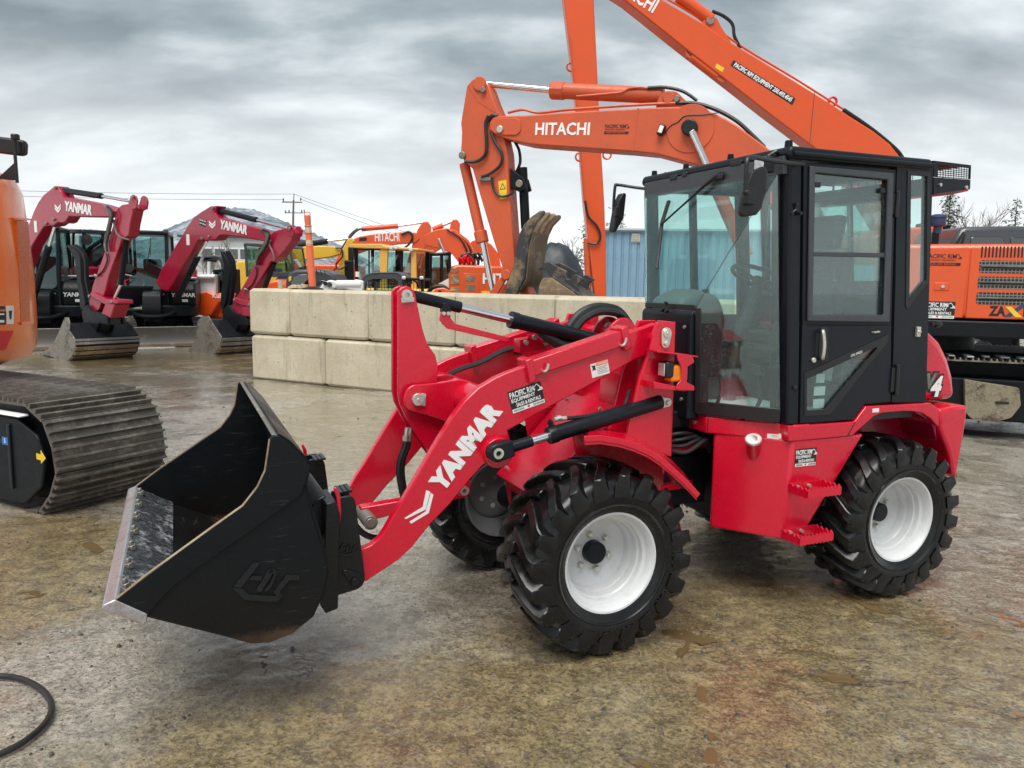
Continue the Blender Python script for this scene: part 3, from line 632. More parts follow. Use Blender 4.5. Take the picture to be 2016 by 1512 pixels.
def dealer_sticker(parent, c, ux, uz, wd, ht, dark=True):
    """black PACIFIC RIM EQUIPMENT sticker with its white strip"""
    c = Vector(c); ux = Vector(ux).normalized(); uz = Vector(uz); uz = (uz - ux * uz.dot(ux)).normalized(); n = ux.cross(uz)
    def pl(a, b, x0, z0, x1, z1, mat, nm, d):
        pts = [c + ux * x + uz * z for x, z in ((x0, z0), (x1, z0), (x1, z1), (x0, z1))]; mb = MB()
        mb._add([p for p in pts] + [p + n * d for p in pts], [(3, 2, 1, 0), (4, 5, 6, 7), (0, 1, 5, 4), (1, 2, 6, 5), (2, 3, 7, 6), (3, 0, 4, 7)]); return mb.build(nm, mat, parent, smooth=0)
    st = pl(0, 0, -wd / 2, -ht / 2, wd / 2, ht / 2, BLACKL, 'dealer_sticker', .0012)
    pl(0, 0, -wd / 2 + .002, -ht / 2, wd / 2 - .002, -ht / 2 + ht * .17, CREAM, 'sticker_strip', .0020)
    k = n * .0022
    text('lettering', 'PACIFIC RIM', ht * .37, WHITE, parent, c + k + uz * ht * .28 - ux * wd * .10, ux, uz, .0004, ht * .007, 0, width=wd * .74)
    text('lettering', 'EQUIPMENT', ht * .22, WHITE, parent, c + k + uz * ht * .03 - ux * wd * .10, ux, uz, .0004, ht * .004, 0, width=wd * .72)
    text('lettering', 'SALES & RENTALS', ht * .22, WHITE, parent, c + k - uz * ht * .20 + ux * wd * .03, ux, uz, .0004, ht * .005, 0, width=wd * .74)
    text('lettering', 'PENTICTON BC', ht * .12, BLACKL, parent, c + k * 1.3 - uz * ht * .415 - ux * wd * .29, ux, uz, .0004, 0, 0, width=wd * .30)
    text('lettering', '250.493.4545', ht * .12, BLACKL, parent, c + k * 1.3 - uz * ht * .415 + ux * wd * .30, ux, uz, .0004, 0, 0, width=wd * .32)
    mb = MB(); q = c + k * 1.3 - uz * ht * .41
    leaf = [(0, .5), (.12, .28), (.3, .34), (.24, .05), (.46, .1), (.3, -.16), (.06, -.2), (.04, -.5), (-.04, -.5), (-.06, -.2), (-.3, -.16), (-.46, .1), (-.24, .05), (-.3, .34), (-.12, .28)]
    mb.poly([q + ux * x * ht * .17 + uz * y * ht * .17 for x, y in leaf]); mb.build('maple_leaf', REDS, parent, smooth=0)
    decal_excavator(WHITE, parent, c + k + ux * wd * .385 + uz * ht * .22, ux, uz, ht * .42)

# ---- wheels
TYRE, tt, tb = mk('wet_tyre_rubber')
v_ = coords(tt); f_ = noise(tt, v_, 26, 5, .7); g_ = noise(tt, v_, 5, 5, .65)
tt.links.new(mixc(tt, mrange(tt, g_, .52, .72, 0, .35), (.0055, .0055, .006, 1), (.022, .019, .016, 1)), tb.inputs['Base Color'])
tt.links.new(mrange(tt, g_, .35, .65, .16, .40), tb.inputs['Roughness']); tb.inputs['Specular IOR Level'].default_value = .4; bump(tt, tb, f_, .12, .003)
def tyre_mesh(Ro=.466, Rc=.428, W=.40, Rr=.235, n=20):
    h = W / 2; mb = MB()
    prof = [(Rr, -h * .78), (Rr + .018, -h * .86), (Rr + .06, -h * .97), (Rr + .11, -h), (Rc - .065, -h * .99), (Rc - .03, -h * .93), (Rc - .006, -h * .78), (Rc, -h * .4), (Rc + .003, 0)]
    prof = prof + [(r, -y) for r, y in prof[-2::-1]]
    mb.lathe(prof, (0, 0, 0), (0, 1, 0), 72)
    for s in (-1, 1):
        # moulded rib round the sidewall
        mb.lathe([(Rr + .052, s * h * .945), (Rr + .055, s * h * 1.0), (Rr + .064, s * h * 1.01), (Rr + .068, s * h * .965)], (0, 0, 0), (0, 1, 0), 72)
        for i in range(n):
            a0 = 2 * math.pi * (i + (0 if s > 0 else .5)) / n
            st = []
            # stations from the centre line out over the shoulder: (w, extra angle, r_base, r_top, half thickness)
            for w_, da, rb, rt, th in ((-.018, .045, Rc - .01, Ro - .004, .026), (.05, -.005, Rc - .01, Ro, .028), (.115, -.085, Rc - .015, Ro - .002, .030), (.172, -.185, Rc - .03, Ro - .012, .034), (.202, -.235, Rc - .06, Ro - .028, .036), (.206, -.262, Rc - .10, Rc - .055, .030)):
                a = a0 + da; row = []
                for (rr, tt2) in ((rb, th * 1.25), (rt, th * .82), (rt, -th * .82), (rb, -th * 1.25)):
                    aa = a + tt2 / rr
                    row.append((rr * math.cos(aa), s * w_, rr * math.sin(aa)))
                st.append(row)
            vs = [p for row in st for p in row]; fs = [(0, 1, 2, 3), tuple(range(len(vs) - 1, len(vs) - 5, -1))]
            for k in range(len(st) - 1):
                for j in range(4): fs.append((k * 4 + j, k * 4 + (j + 1) % 4, k * 4 + 4 + (j + 1) % 4, k * 4 + 4 + j))
            mb._add(vs, fs)
    return mb
def wheel(x, y, side, rimmat, zc=.452):
    """side = +1 the dished face looks to +y"""
    root = empty('wheel', (x, y, zc)); root.parent = ld; root.rotation_euler = (0, random.random() * 6, 0)
    tyre_mesh().build('tyre', TYRE, root, bevel=.005, seg=1, smooth=40)
    s = side
    mb = MB()  # rim: flange, drop centre, dished disc
    mb.lathe([(.236, s * .150), (.252, s * .166), (.250, s * .174), (.240, s * .172), (.229, s * .158), (.222, s * .128), (.206, s * .118), (.203, s * .092), (.196, s * .085), (.190, s * .045), (.186, s * .040), (.176, -s * .005), (.150, -s * .016), (.0, -s * .018)], (0, 0, 0), (0, 1, 0), 56)
    mb.lathe([(.190, s * .045), (.19, -s * .05), (.222, -s * .10), (.240, -s * .16), (.252, -s * .168), (.245, -s * .178), (.232, -s * .17), (.20, -s * .11), (.17, -s * .03)], (0, 0, 0), (0, 1, 0), 56)
    rim = mb.build('rim', rimmat, root, smooth=30)
    hub = MB(); hub.lathe([(.0, s * .030), (.050, s * .030), (.056, s * .024), (.058, -s * .02)], (0, 0, 0), (0, 1, 0), 32)
    hub.build('hub_cap', CHAR, root)
    for i in range(6):
        a = 2 * math.pi * i / 6 + .3; c = Vector((.092 * math.cos(a), 0, .092 * math.sin(a)))
        mb = MB(); mb.cyl(c + Vector((0, -s * .02, 0)), c + Vector((0, s * .0, 0)), .0175, n=6); mb.cyl(c + Vector((0, s * .0, 0)), c + Vector((0, s * .008, 0)), .0145, .012, n=10)
        mb.build('wheel_nut', ZINC, root, bevel=.0015, seg=1)
    mb = MB(); mb.box((.178, s * .035, -.03), (.03, .045, .055)); mb.build('valve_guard', rimmat, root, bevel=.004)
    return root
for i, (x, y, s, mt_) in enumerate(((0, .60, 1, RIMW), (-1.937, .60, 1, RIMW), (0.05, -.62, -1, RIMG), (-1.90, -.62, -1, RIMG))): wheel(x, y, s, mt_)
tw = [o for o in ld.children if o.name.startswith('wheel')][0]
# raised sidewall lettering on the near wheels
def arc_text(s, c, r, y, a0, da, size, mat, parent, nm='sidewall_lettering'):
    for i, ch in enumerate(s):
        if ch == ' ': continue
        a = a0 - da * i
        d = Vector((math.cos(a), 0, math.sin(a))); tg = Vector((math.sin(a), 0, -math.cos(a)))
        text(nm, ch, size, mat, parent, Vector(c) + d * r + Vector((0, y, 0)), -tg, d, .0035, size * .02)
tw.rotation_euler = (0, 0, 0)
SIDET = plain('raised_sidewall_rubber', (.014, .014, .015), .35, 0, .1, 20, 0)
arc_text('EASY GRIP', (0, 0, 0), .338, .2005, R(168), -R(8.6), .044, SIDET, tw); arc_text('15.5/60-18', (0, 0, 0), .338, .2005, R(254), -R(5.4), .032, SIDET, tw)
# axles and drive casing
for x_ in (0, -1.937):
    mb = MB(); mb.cyl((x_, -.5, .45), (x_, .5, .45), .075); mb.box((x_, 0, .45), (.26, .3, .26)); mb.build('axle', DCHAR, ld, bevel=.01)

# ---- front frame, cowl, towers, fenders
mb = MB()
mb.prism([(.13, .62), (.16, .66), (-.30, 1.13), (-.40, 1.30), (-.62, 1.30), (-.68, .90), (-.62, .50), (-.10, .40), (.10, .46)], -.25, .25)
mb.build('front_frame', RED, ld, bevel=.012)
mb = MB(); mb.prism([(.175, .655), (-.285, 1.125), (-.293, 1.118), (.165, .648)], -.27, .285); mb.build('front_cowl', RED, ld, bevel=.004)
mb = MB(); mb.box((-.08, 0, .895), (.012, .555, .004), Matrix.Rotation(R(45), 3, 'Y')); mb.build('cowl_seam', BLACKL, ld)
for px, py in ((1123, 788), (1048, 903), (1080, 950), (1172, 828)):
    y0, z0 = LD.yz(px, py, -.05)
for q in ((.13, .20, .70), (.13, -.2, .70), (-.25, .2, 1.09), (-.25, -.2, 1.09)):
    mb = MB(); mb.cyl(q, Vector(q) + Vector((.012, 0, .012)), .011, n=6); mb.build('bolt', ZINC, ld)
# articulation area behind the front frame
mb = MB(); mb.box((-.86, -.05, .62), (.36, .34, .30)); mb.box((-.84, 0, 1.0), (.30, .34, .10)); mb.cyl((-.84, 0, .35), (-.84, 0, 1.10), .09); mb.build('articulation_joint', DCHAR, ld, bevel=.01)
for z_ in (.82, .60):
    mb = MB(); mb.prism(rnd2([(-.58, -.2), (-.58, .2), (-.84, .16), (-1.10, .06), (-1.10, -.06), (-.84, -.16)], .05), z_ - .018, z_ + .018, 'z'); mb.build('hinge_plate', RED, ld, bevel=.004)
mb = MB(); mb.box((-1.42, 0, .60), (.50, .60, .56)); mb.build('gearbox_casing', DCHAR, ld, bevel=.03)
mb = MB()
for k in range(4): mb.tube(spline([(-.62, .10 + .04 * k, .86), (-.74, .22 + .03 * k, .93 - .03 * k), (-.90, .2 + .03 * k, .90), (-1.0, .2, .8)], 5), .012)
mb.build('hydraulic_hoses', RUBBER, ld)
tower_px = [(1295, 634), (1330, 634), (1328, 695), (1324, 771), (1322, 900), (1232, 866), (1234, 859), (1250, 787), (1261, 740), (1281, 688), (1287, 657)]
tp = P(tower_px, .50)
for s in (1, -1):
    mb = MB(); mb.prism(tp, s * .475, s * .50); mb.prism([(x, z) for x, z in tp], s * .30, s * .325)
    mb.prism([tp[1], (tp[1][0] - .02, tp[1][1]), (tp[4][0] - .02, tp[4][1]), tp[4]], s * .325, s * .475)
    mb.build('arm_tower', RED, ld, bevel=.005)
def keeper(px, py, px2, py2, y, par, r1=.030, r2=.024):
    a, b = Vector(LD.xz(px, py, y)), Vector(LD.xz(px2, py2, y)); d = (b - a).normalized(); n = Vector((-d.y, d.x)); t = math.atan2(n.y, n.x)
    pts = [tuple(a + Vector((math.cos(t + math.pi * i / 8), math.sin(t + math.pi * i / 8))) * r1) for i in range(9)] + [tuple(b + Vector((math.cos(t - math.pi + math.pi * i / 8 ), math.sin(t - math.pi + math.pi * i / 8))) * r2) for i in range(9)]
    mb = MB(); mb.prism(pts, y, y + .010); mb.cyl((a.x, y + .01, a.y), (a.x, y + .016, a.y), .022, n=18); mb.cyl((b.x, y + .01, b.y), (b.x, y + .022, b.y), .014, n=6); mb.cyl((a.x, y + .016, a.y), (a.x, y + .020, a.y), .008, n=10)
    return mb.build('pin_keeper', ZINC, par, bevel=.0015, seg=1)
keeper(1311, 656, 1309, 676, .503, ld); keeper(1297, 792, 1313, 792, .503, ld)
# fenders
fo = P([(1150, 871), (1180, 869), (1218, 875), (1250, 885), (1276, 897), (1300, 913), (1322, 932), (1346, 954), (1371, 981)], .79)
fi = P([(1161, 848), (1196, 848), (1232, 853), (1268, 868), (1298, 886), (1322, 905), (1345, 929), (1360, 950), (1369, 968)], .51)
for s in (1, -1):
    mb = MB(); k = len(fo); th_ = .014
    lv = [[(x, s * .79, z) for x, z in fo], [(x, s * .51, z) for x, z in fi], [(x + .004, s * .30, z + .004) for x, z in fi]]
    vs = [q for r_ in lv for q in r_] + [(q[0] - .004, q[1], q[2] - th_) for r_ in lv for q in r_]
    fs = []
    for a_ in range(2):
        for i in range(k - 1):
            fs.append((a_ * k + i, a_ * k + i + 1, a_ * k + k + i + 1, a_ * k + k + i)); o_ = 3 * k; fs.append((o_ + a_ * k + i, o_ + a_ * k + k + i, o_ + a_ * k + k + i + 1, o_ + a_ * k + i + 1))
    rim = [i for i in range(k)] + [2 * k - 1, 3 * k - 1] + [3 * k - 1 - i for i in range(1, k)] + [k]
    for i in range(len(rim)): a_, b_ = rim[i], rim[(i + 1) % len(rim)]; fs.append((a_, b_, b_ + 3 * k, a_ + 3 * k))
    mb._add(vs, fs); fe = mb.build('front_fender', RED, ld, bevel=.004)
    # turned-down lip along the outer edge
    mb = MB(); mb.sheet([(x, z) for x, z in fo], s * .782, s * .794, -.03); mb.build('fender_lip', RED, fe, bevel=.003)
    mb = MB(); mb.prism([fi[0], fi[2], fi[4], (fi[6][0], fi[6][1]), (fi[6][0] - .02, .66), (fi[0][0] - .05, .80)], s * .30, s * .315); mb.build('fender_bracket', RED, fe, bevel=.004)
# ---- lift arms
arm_px = [(1293, 636), (1225, 660), (1130, 690), (1034, 721), (1000, 733), (977, 743), (942, 764), (914, 791), (892, 820), (876, 845), (849, 890), (820, 939), (793, 986), (775, 1013), (759, 1042), (746, 1061), (730, 1074), (700, 1088), (690, 1118), (700, 1142), (721, 1145), (784, 1103), (811, 1078), (845, 1035), (885, 994), (925, 945), (950, 917), (975, 905), (1000, 895), (1004, 862), (1000, 848), (1054, 817), (1177, 750), (1250, 708), (1300, 690), (1310, 668), (1305, 645)]
ap = P(arm_px, .42)
for s in (1, -1):
    a = MB(); a.prism(ap, s * .37, s * .42); ao = a.build('lift_arm', RED, ld, bevel=.006)
    # raised stiffener along the top of the arm with its end collars
    st = P([(1036, 712), (1222, 650), (1228, 680), (1045, 742)], .42); mb = MB(); mb.prism(st, s * .335, s * .437)
    for (u0, u1) in ((1031, 1045), (1218, 1232)):
        k0 = P([(u0, 712 - (u0 - 1036) * .333 - 5), (u1, 712 - (u1 - 1036) * .333 - 6), (u1 + 7, 744 - (u1 - 1045) * .338 + 4), (u0 + 8, 744 - (u0 - 1045) * .338 + 6)], .42); mb.prism(k0, s * .33, s * .447)
    mb.build('arm_stiffener', RED, ao, bevel=.006)
    c = LD.xz(978, 890, .42); mb = MB(); mb.cyl((c[0], s * .36, c[1]), (c[0], s * .452, c[1]), .075, n=28); mb.build('pin_boss', RED, ao, bevel=.004)
    if s > 0:
        for px, py in ((1069, 731), (1222, 680)):
            q = LD.p3(px, py, .437); mb = MB(); mb.tube(spline([q, q + Vector((0, .018, .0)), q + Vector((-.012, .022, .012)), q + Vector((-.018, .022, .04))], 4), .007); mb.build('hose_hook', ZINC, ao)
        cen = LD.p3(945, 880, .4215)
        A = LD.p3(858, 962, .422); B = LD.p3(975, 803, .422); ux = (B - A); wd = ux.length
        text('maker_lettering', 'YANMAR', .118, WHITE, ao, (A + B) / 2 + Vector((-.004, 0, .004)), ux, Vector((0, 0, 1)), .0012, .0085, .06, width=wd * 1.02, space=1.05)
        # chevron emblem
        for poly in ([(839, 965), (847, 968), (838, 1003), (799, 1022), (796, 1020), (832, 998)], [(848, 970), (853, 974), (844, 1010), (809, 1031), (806, 1027), (838, 1007)]):
            mb = MB(); mb.prism(P(poly, .42), .4203, .4215); mb.build('chevron_emblem', WHITE, ao, smooth=0)
        dc = LD.p3(1036.5, 782, .4205); du = LD.p3(1072, 766, .42) - LD.p3(1004, 790, .42)
        dealer_sticker(ao, dc, du, (0, 0, 1), .182, .112)
        # warning sticker
        wc = LD.p3(1181, 726, .4205); wu = LD.p3(1201, 718, .42) - LD.p3(1160, 730, .42); wu.normalize(); wz = Vector((0, 1, 0)).cross(wu) * -1
        if wz.z < 0: wz = -wz
        mb = MB()
        for (x0, x1, z0, z1, mt_, d) in ((-.052, .052, -.036, .036, CREAM, .001),): mb._add([wc + wu * x + wz * z + Vector((0, d, 0)) for x, z in ((x0, z0), (x1, z0), (x1, z1), (x0, z1))], [(0, 1, 2, 3)])
        mb.build('warning_sticker', CREAM, ao, smooth=0)
        mb = MB(); mb._add([wc + wu * x + wz * z + Vector((0, .0018, 0)) for x, z in ((-.018, .018), (.050, .018), (.050, .034), (-.018, .034))], [(0, 1, 2, 3)]); mb.build('sticker_band', ORS, ao, smooth=0)
        text('sticker_lettering', 'WARNING', .013, WHITE, ao, wc + wu * .018 + wz * .026 + Vector((0, .0022, 0)), wu, wz, .0003)
        for k in range(5):
            mb = MB(); mb._add([wc + wu * x + wz * z + Vector((0, .0016, 0)) for x, z in ((-.016, .008 - k * .008), (.046 - .008 * (k % 2), .008 - k * .008), (.046 - .008 * (k % 2), .010 - k * .008), (-.016, .010 - k * .008))], [(0, 1, 2, 3)]); mb.build('sticker_text_line', GREYP, ao, smooth=0)
        mb = MB(); mb._add([wc + wu * x + wz * z + Vector((0, .0017, 0)) for x, z in ((-.046, -.002), (-.036, .004), (-.024, -.002), (-.026, .016), (-.022, .028), (-.032, .024), (-.046, .028), (-.040, .014))], [tuple(range(8))]); mb.build('hazard_pictogram', BLACKL, ao, smooth=0)
# cross tube and bell-crank bracket
ct = LD.xz(935, 790, .2)
mb = MB(); mb.cyl((ct[0], -.37, ct[1]), (ct[0], .37, ct[1]), .088, n=32); mb.build('cross_tube', RED, ld)
bx = P([(799, 806), (795, 788), (800, 768), (812, 758), (828, 757), (862, 754), (905, 747), (930, 752), (945, 770), (930, 840), (884, 832), (840, 817)], .12)
for s in (1, -1):
    mb = MB(); mb.prism(rnd2(bx, .02), s * .095, s * .12); mb.build('crank_bracket', RED, ld, bevel=.005)
q = LD.xz(822, 786, .12); mb = MB(); mb.cyl((q[0], .118, q[1]), (q[0], .137, q[1]), .031, n=24); mb.cyl((q[0], .137, q[1]), (q[0], .141, q[1]), .008, n=8); mb.build('pivot_pin', ZINC, ld, bevel=.002)
mb = MB(); mb.prism(P([(829, 774), (838, 775), (836, 799), (826, 798)], .12), .12, .131); mb.build('pin_lock', ZINC, ld, bevel=.001)
crank = P([(784, 574), (791, 566), (801, 563), (811, 567), (817, 578), (823, 606), (831, 645), (841, 677), (857, 699), (863, 725), (861, 752), (880, 800), (900, 850), (926, 950), (927, 968), (917, 981), (903, 976), (880, 940), (847, 894), (821, 858), (803, 828), (788, 797), (784, 776)], .07)
for s in (1, -1):
    mb = MB(); mb.prism(crank, s * .045, s * .072); mb.build('bell_crank', RED, ld, bevel=.004)
q = LD.xz(801, 581, .08); mb = MB(); mb.lathe([(.010, .072), (.013, .088), (.027, .088), (.027, .072)], (q[0], 0, q[1]), (0, 1, 0), 24); mb.cyl((q[0], -.08, q[1]), (q[0], .074, q[1]), .0125); mb.build('pivot_pin', ZINC, ld)
mb = MB(); mb.prism(P([(789, 587), (814, 585), (815, 594), (790, 596)], .072), .0725, .082); mb.build('pin_lock', ZINC, ld, bevel=.001)
q = LD.xz(914, 966, .08); mb = MB(); mb.lathe([(.010, .072), (.012, .088), (.025, .088), (.025, .072)], (q[0], 0, q[1]), (0, 1, 0), 24); mb.build('pivot_pin', ZINC, ld)
# tilt link
l0, l1 = LD.p3(912, 966, 0), LD.p3(716, 1012, 0)
mb = MB(); mb.prism([(l1.x + .02, l1.z - .035), (l1.x + .02, l1.z + .045), ((l0.x + l1.x) / 2, (l0.z + l1.z) / 2 + .03), (l0.x, l0.z + .03), (l0.x, l0.z - .03), ((l0.x + l1.x) / 2, (l0.z + l1.z) / 2 - .03)], -.035, .035); mb.build('tilt_link', RED, ld, bevel=.006)
mb = MB(); mb.cyl((l1.x, -.06, l1.z), (l1.x, .16, l1.z), .036, n=24); mb.cyl((l1.x, .16, l1.z), (l1.x, .165, l1.z), .025, n=24); mb.build('link_pin', STEEL, ld, bevel=.004)
# tilt cylinder
def ram(a, b, t_sleeve, t_rod, r_rod, r_bar, parent, sl=CHAR, bar=CHAR, r_sleeve=None):
    a, b = Vector(a), Vector(b); d = b - a
    if t_sleeve > 0:
        mb = MB(); mb.cyl(a, a + d * t_sleeve, (r_sleeve or r_rod * 1.35), n=20); mb.build('rod_end', sl, parent, bevel=.003)
    mb = MB(); mb.cyl(a + d * t_sleeve, a + d * (t_rod + .02), r_rod, n=24); mb.build('piston_rod', CHROME, parent)
    mb = MB(); mb.lathe([(r_rod, 0), (r_bar * 1.06, 0), (r_bar * 1.10, .006), (r_bar * 1.10, .045), (r_bar, .050), (r_bar, d.length * (1 - t_rod) - .01), (r_bar * .9, d.length * (1 - t_rod)), (0, d.length * (1 - t_rod))], a + d * t_rod, d, 28); mb.build('cylinder_barrel', bar, parent)
ta, te = LD.p3(806, 581, 0), LD.p3(1190, 674, 0)
tl = te - ta
ram(ta, te, .24, .485, .0235, .042, ld, r_sleeve=.030)
# guard bar under the tilt rod
gb = P([(868, 614), (886, 615), (887, 626), (895, 637), (1000, 664), (999, 674), (880, 647), (865, 630)], .03); mb = MB(); mb.prism(gb, .02, .034); mb.build('indicator_bar', RED, ld, bevel=.002)
for px in (873, 882):
    q = LD.p3(px, 617, .034); mb = MB(); mb.cyl(q, q + Vector((0, .01, 0)), .010, n=12); mb.build('bolt', ZINC, ld)
q = LD.xz(872, 607, .0); mb = MB(); mb.box((q[0] - .01, 0.01, q[1] + .004), (.045, .05, .05)); mb.build('bar_clamp', CHAR, ld, bevel=.004)
# lift cylinders outside the arms
for s in (1, -1):
    a = LD.p3(976, 890, .49); b = LD.p3(1300, 790, .49); a.y *= s; b.y *= s; d = (b - a)
    u = d.normalized(); n2 = Vector((-u.z, 0, u.x))
    mb = MB(); pts = []
    for i in range(9):
        t = math.pi / 2 + math.pi * i / 8; pts.append((a.x + u.x * .045 * math.cos(t) - u.z * .045 * math.sin(t), a.z + u.z * .045 * math.cos(t) + u.x * .045 * math.sin(t)))
    e1, e2 = a + u * .085 - n2 * .04, a + u * .085 + n2 * .04; pts += [(e1.x, e1.z), (e2.x, e2.z)]
    mb.prism(pts, a.y - s * .032, a.y + s * .032); mb.build('rod_eye', CHAR, ld, bevel=.008)
    mb = MB(); mb.lathe([(.012, s * .03), (.014, s * .040), (.026, s * .040), (.026, s * .02)], a, (0, 1, 0), 24); mb.build('pivot_pin', ZINC, ld)
    ram(a + u * .08, b, .13, .235, .021, .040, ld, r_sleeve=.027)
    k = a + u * (.31) - n2 * .045
    mb = MB(); mb.tube(spline([k + n2 * .012, k - n2 * .012, k - n2 * .022 - u * .01], 4), .014); mb.build('port_elbow', CHAR, ld)
    mb = MB(); k2 = a + u * .33 - n2 * .072 + Vector((0, s * .0, 0)); mb.cyl(k2, k2 + u * .065 + n2 * .012, .012, n=10); mb.cyl(k2 + u * .015, k2 + u * .035, .015, n=6); mb.build('hose_fitting', ZINC, ld)
    mb = MB(); mb.tube(spline([k2 + u * .06 + n2 * .012, k2 + u * .16 + n2 * .03, k2 + u * .28 + n2 * .04, k2 + u * .38 + n2 * .06, k2 + u * .5 - Vector((0, s * .1, 0))], 6), .010); mb.build('hydraulic_hose', RUBBER, ld)
# hoses: big looped sleeve over the frame, right-arm line, crank hoses
lp = [LD.p3(*q, -.05) for q in ((1122, 645), (1140, 622), (1165, 608), (1190, 606), (1215, 613), (1232, 632), (1240, 655))]
mb = MB(); mb.tube(spline(lp, 6), .030, 10); mb.tube(spline([p + Vector((0, .05, -.02)) for p in lp], 6), .022, 8); mb.build('hose_sleeve', RUBBER, ld)
lp = [LD.p3(*q, .0) for q in ((1060, 655), (1085, 668), (1110, 682), (1140, 682), (1168, 668), (1180, 672))]
mb = MB(); mb.tube(spline(lp, 6), [.016 + .022 * math.sin(math.pi * i / 30) for i in range(31)], 10); mb.build('hose_sleeve', RUBBER, ld)
lp = [LD.p3(*q, -.30) for q in ((868, 744), (900, 728), (945, 712), (1000, 686), (1060, 682), (1100, 664))]
mb = MB(); mb.tube(spline(lp, 6), .011, 8); mb.tube(spline([p + Vector((0, .025, -.004)) for p in lp], 6), .008, 8); mb.build('hydraulic_hose', RUBBER, ld)
mb = MB(); mb.box(LD.p3(1020, 690, -.28), (.03, .05, .05)); mb.build('hose_clamp', BLACK, ld)
for k, q0 in enumerate((792, 799)):
    lp = [LD.p3(q0 + dx_, py, .05 - k * .04) for dx_, py in ((8, 858), (4, 880), (-5, 905), (-7, 930), (-3, 960), (4, 990))]
    mb = MB(); mb.tube(spline(lp, 6), .014, 8); mb.build('hydraulic_hose', RUBBER, ld)
    q = LD.p3(q0 + 9, 842, .05 - k * .04); mb = MB(); mb.cyl(q, LD.p3(q0 + 5, 878, .05 - k * .04), .011, n=8); mb.cyl(LD.p3(q0 + 7, 858, .05 - k * .04), LD.p3(q0 + 6, 868, .05 - k * .04), .016, n=6); mb.build('hose_fitting', ZINC, ld)
# cylinder mounting ears on the front frame
ear = P([(1163, 660), (1175, 635), (1192, 622), (1208, 624), (1222, 640), (1230, 690), (1150, 700)], -.10)
for y in (-.10, .06):
    mb = MB(); mb.prism(rnd2(ear, .02), y - .012, y + .012); mb.build('cylinder_ear', RED, ld, bevel=.004)
q = LD.p3(1196, 644, -.08); mb = MB(); mb.cyl(q, q + Vector((0, .03, 0)), .028, n=20); mb.build('pivot_pin', ZINC, ld)
mb = MB(); mb.prism(P([(1020, 668), (1060, 662), (1075, 690), (1020, 695)], -.1), -.16, -.08); mb.prism(P([(1042, 658), (1080, 668), (1078, 676), (1040, 668)], -.06), -.08, -.07); mb.build('hose_bracket', RED, ld, bevel=.004)
for px, py in ((1034, 674), (1051, 664), (1068, 667)):
    q = LD.p3(px, py, -.065); mb = MB(); mb.cyl(q, q + Vector((0, .02, 0)), .014, n=8); mb.build('bolt', ZINC, ld)
mb = MB(); mb.cyl((-.42, -.48, 1.50), (-.42, .48, 1.50), .03); mb.prism([(-.62, 1.0), (-.62, 1.35), (-.42, 1.42), (-.30, 1.3), (-.28, 1.05)], -.30, -.1); mb.prism([(-.62, 1.0), (-.62, 1.35), (-.42, 1.42), (-.30, 1.3), (-.28, 1.05)], .1, .30); mb.build('tower_crossmember', RED, ld, bevel=.006)

# ---- lamp guards, headlights, indicators
for s in (1, -1):
    y0, y1 = s * .50, s * .62
    g = P([(1330, 694), (1362, 699), (1366, 713), (1352, 722), (1351, 752), (1366, 760), (1366, 769), (1330, 768), (1331, 757), (1340, 748), (1340, 722), (1333, 708)], .60)
    mb = MB(); mb.prism(rnd2(g, .006, 2), s * .60, s * .607)
    sh = P([(1277, 749), (1340, 762), (1340, 768), (1277, 763)], .55); mb.prism(sh, s * .50, s * .60)
    tf = P([(1282, 688), (1362, 699), (1362, 702), (1282, 692)], .55); mb.prism(tf, s * .50, s * .606)
    gd = mb.build('lamp_guard', RED, ld, bevel=.003)
    c = LD.p3(1306, 727, .56); c.y *= s
    mb = MB(); mb.box(c + Vector((-.02, 0, 0)), (.055, .072, .084)); mb.build('headlamp', BLACK, ld, bevel=.012)
    mb = MB(); mb.box(c + Vector((.011, 0, 0)), (.006, .056, .066)); mb.build('headlamp_lens', LENS, ld, bevel=.004)
    c = LD.p3(1331, 734, .56); c.y *= s
    mb = MB(); mb.box(c, (.10, .07, .085)); mb.build('indicator_lamp', AMBER, ld, bevel=.010)
# ---- bucket (hung on the quick coupler)
bk = empty('bucket'); bk.parent = ld
BW = .82
side_px = [(227, 1180), (290, 1130), (362, 1078), (420, 1036), (478, 995), (507, 958), (522, 926), (528, 886), (531, 864), (538, 857), (548, 859), (566, 871), (598, 902), (609, 917), (609, 930), (600, 955), (612, 1010), (642, 1104), (644, 1133), (635, 1173), (613, 1217), (573, 1249), (529, 1266), (493, 1266), (449, 1253), (362, 1231), (289, 1213), (230, 1196)]
sp = P(side_px, BW)
BSTEEL, tt, tb = mk('black_bucket_plate')
v_ = coords(tt); a_ = noise(tt, v_, 2.4, 7, .65, .5); f_ = noise(tt, v_, 30, 5, .7); sz = nd(tt, 'ShaderNodeSeparateXYZ', {0: v_}).outputs['Z']
sn_ = noise(tt, nd(tt, 'ShaderNodeMapping', {'Vector': v_, 'Rotation': (0, .9, .2), 'Scale': (1.2, 1, 14)}).outputs[0], 5.0, 6, .75, .2)
low = mrange(tt, mth(tt, 'ADD', sz, mth(tt, 'MULTIPLY', a_, .30)), .58, .86, 1, 0)
c_ = mixc(tt, mth(tt, 'MULTIPLY', low, .8), (.0042, .0058, .0075, 1), (.0085, .0065, .0055, 1))
c_ = mixc(tt, mth(tt, 'MULTIPLY', mrange(tt, sn_, .60, .66), mrange(tt, a_, .42, .56, .05, .55)), c_, (.075, .07, .065, 1))
edge = mrange(tt, mth(tt, 'ADD', sz, mth(tt, 'MULTIPLY', f_, .07)), .425, .455, 1, 0)
